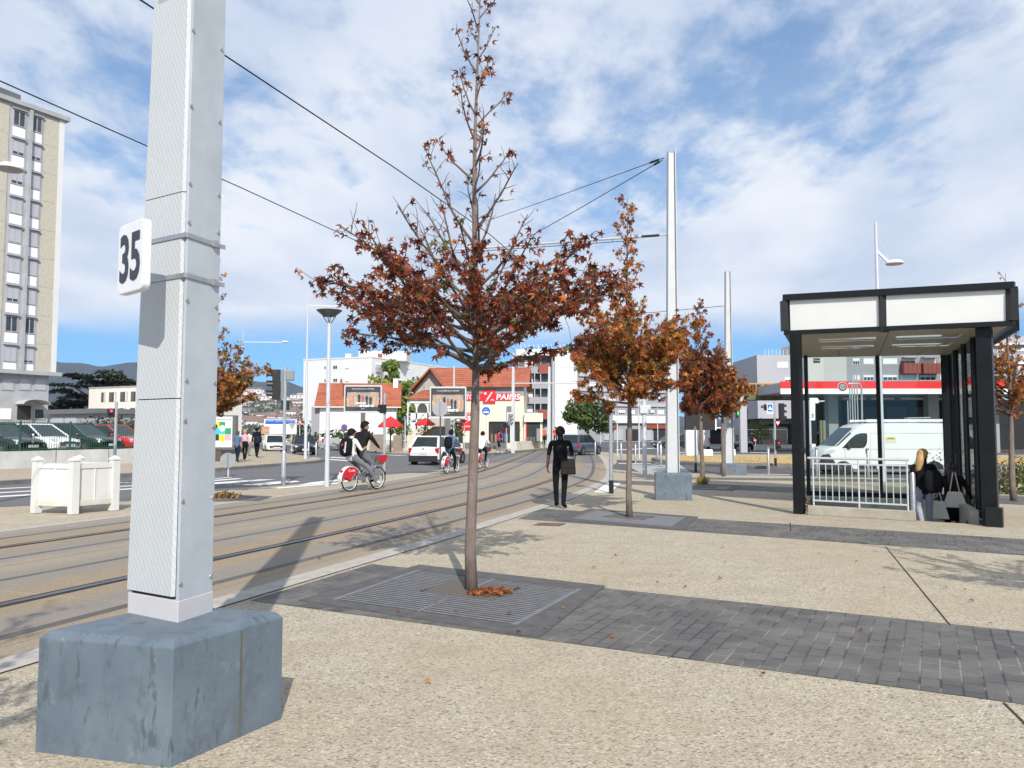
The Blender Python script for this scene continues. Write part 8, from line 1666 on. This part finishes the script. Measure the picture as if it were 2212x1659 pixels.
person('dark haired woman in a long dark brown coat walking down the stairs', ws2, HW2, 1.66, z=-.62, pose=dict(elR=(.30, .0, 1.16), wrR=(.36, .10, .98), haR=(.38, .14, .93)), skin=SK_L, hair=mat('hair_dark', (.014, .008, .007), .5, var=.2), hairstyle='long', top=cloth('coat_brown', (.018, .010, .009)), arm=cloth('coat_brown', (.018, .010, .009)), fore=cloth('coat_brown', (.018, .010, .009)), leg=cloth('coat_brown', (.018, .010, .009)), fat=1.08, skirt=(cloth('coat_brown', (.018, .010, .009)), .19, 1.02, .52, .27))
M_TOTE = mat('tote_cotton', (.52, .50, .48), .9, var=.1, scale=8)
def tote(label, c, w, h, strap, rz):
    o = thing('tote_bag', c, label, 'bag', None, rz=rz); ORG[o.name] = Vector((0, 0, 0)); b = MB(); b.hexa([(-w / 2, -.06, -h), (w / 2, -.06, -h), (w / 2, .06, -h), (-w / 2, .06, -h)], [(-w * .28, -.02, 0), (w * .28, -.02, 0), (w * .28, .02, 0), (-w * .28, .02, 0)]); b.build('bag', M_TOTE, o, bevel=.02); b = MB(); b.tube([(-w * .2, 0, -.02), (-.02, 0, strap), (.02, 0, strap), (w * .2, 0, -.02)], .012, 5); b.build('strap', M_TOTE, o)
tp = P(2012, 1063, 15.9); tote('pale tote bag carried low between the two women on the stairs', P(2024.5, 1082, 16.0), .42, .36, .28, R(-20)); tote('pale tote bag hanging from the shoulder of the woman in the coat', P(2062, 1062, 16.0), .44, .32, .38, R(-30))
# pedestrians
def walker(label, u, v, height, head, z=.13, **k):
    p = G(u, v, z); st = k.pop('stride', 1); ps = dict(k.pop('pose', {}))
    if st: ps.update(knL=(-.10, .13, .50), anL=(-.09, .20, .10), toL=(-.10, .36, .08), knR=(.10, -.02, .50), anR=(.10, -.20, .12), toR=(.11, -.05, .04), elL=(-.235, -.08, 1.13), wrL=(-.24, -.02, .89), haL=(-.24, .01, .83))
    return person(label, (p.x, p.y), head, height, z=z, pose=ps, **k)
walker('woman in a pink patterned top and black trousers walking away on the pavement', 528, 996, 1.70, (.0, 1), top=mat('cloth_pink_print', (.68, .36, .40), .85, var=.35, scale=22), leg=K_, shin=K_, skin=SK_L, hair=HBL, hairstyle='bun', shoe=WSH, arm=mat('cloth_pink_print', (.68, .36, .40), .85))
p = G(528, 996, .13); backpack('black shoulder bag on the back of the woman in the pink top', (p.x + .06, p.y - .12), (0, 1), 1.05, .32, .38, .12, name='shoulder_bag', cat='bag')
walker('man in a black hooded jacket walking away on the pavement', 554, 989, 1.84, (.05, 1), top=K_, arm=K_, fore=K_, hair=HB_, fat=1.12); p = G(554, 989, .13); backpack('dark backpack on the man in the black hooded jacket', (p.x + .14, p.y - .14), (.05, 1), 1.22, .48, .32, .2, m=NVY)
walker('person in a blue jacket beside the poster panel', 512, 999, 1.62, (.1, 1), top=DEN, arm=DEN, leg=NVY, hair=HBR); walker('pedestrian in white behind the man in the black hooded jacket', 537, 985, 1.66, (.1, 1), top=WH, leg=GR, hair=HBR, skin=SK_L)
walker('pedestrian in a denim jacket with a brown bag near the round no parking sign', 681.5, 968, 1.62, (.3, 1), top=DEN, arm=DEN, leg=RED, shin=SK_L, hair=HB_, hairstyle='long'); p = G(684, 968, .13); backpack('brown leather bag on the pedestrian in the denim jacket', (p.x + .1, p.y - .2), (.3, 1), 1.15, .4, .4, .15, m=mat('brown_leather', (.16, .06, .03), .5))
walker('woman in a short red dress standing at the pavement edge', 697.5, 967.5, 1.66, (.2, 1), stride=0, top=RED, arm=RED, leg=RED, shin=SK_M, fore=SK_M, hair=HB_, hairstyle='long', shoe=WSH, skirt=(RED, .17, 1.0, .62, .21)); walker('pedestrian in a red top and black leggings beside the railing', 713, 967, 1.62, (.3, 1), top=RED, arm=RED, leg=K_, hair=HB_)
walker('pedestrian in a maroon shirt walking ahead of the woman with the rust backpack', 797, 971, 1.70, (.1, 1), top=DKR, arm=DKR, leg=K_, hair=HB_); walker('woman in jeans carrying a rust coloured backpack', 804, 972, 1.60, (.1, 1), top=K_, leg=DEN, shin=DEN, hair=HB_, hairstyle='bun'); p = G(804, 972, .13); backpack('rust coloured backpack on the woman in jeans', (p.x + .05, p.y - .14), (.1, 1), 1.12, .45, .36, .2, m=mat('rust_canvas', (.24, .05, .03), .8, var=.1))
walker('young person in a pink tee looking at a phone in front of the bakery steps', 1077, 979, 1.66, (1, .05), top=PINK, arm=PINK, leg=K_, shin=GR, hair=HB_, shoe=WSH, pose=dict(elR=(.22, .02, 1.15), wrR=(.12, .24, 1.10), haR=(.10, .30, 1.12)))
walker('person in dark clothes inside the bakery doorway', 1088, 956.6, 1.70, (0, 1), z=.7, stride=0, top=DKR, leg=DEN, hair=HBR)
ww = None
for (u, v, lab) in ((1146.5, 961, 'worker in an orange vest just inside the annex window'), (1174, 961, 'worker in an orange vest standing at the annex corner'), (1200, 961, 'worker in an orange vest right of the slim white pole')):
    walker(lab, u, v, 1.74, (.2, -1) if u < 1190 else (-.2, -1), z=.5, stride=0, top=HIV, arm=HIV if u < 1190 else K_, leg=K_, hair=HBR, group='workers in orange vests')
walker('man in a white cap and black clothes beside the canopy pillar', 1769, 975, 1.76, (.3, -1), z=0, stride=0, top=K_, arm=K_, fore=K_, hair=mat('cap_white', (.75, .75, .75), .8, var=0), pose=dict(elR=(.24, .05, 1.16), wrR=(.10, .24, 1.14), haR=(.05, .28, 1.15), elL=(-.24, .05, 1.16), wrL=(-.10, .24, 1.14), haL=(-.05, .28, 1.15)))
walker('worker in a bright yellow green vest behind the brown trees', 1520, 968, 1.78, (1, .2), z=0, stride=0, top=mat('cloth_lime', (.35, .62, .03), .8, var=.05), leg=K_, hair=HBR); walker('pedestrian in black near the dark grey car', 1624.5, 964, 1.75, (-.2, -1), z=0, stride=0, hair=HB_)
# ================================================================ air
m = bpy.data.materials.new('air'); m.use_nodes = True; t = m.node_tree; t.nodes.remove(t.nodes['Principled BSDF']); v = t.nodes.new('ShaderNodeVolumePrincipled'); v.inputs['Color'].default_value = (.62, .76, 1, 1); v.inputs['Density'].default_value = .0001; v.inputs['Anisotropy'].default_value = .2; t.links.new(v.outputs[0], t.nodes['Material Output'].inputs['Volume'])
b = MB(); b.span((-3050, -320, -5), (3050, 2750, 290)); tag(b.build('haze', m), 'thin bluish haze that fades the far hills', 'haze', kind='stuff')
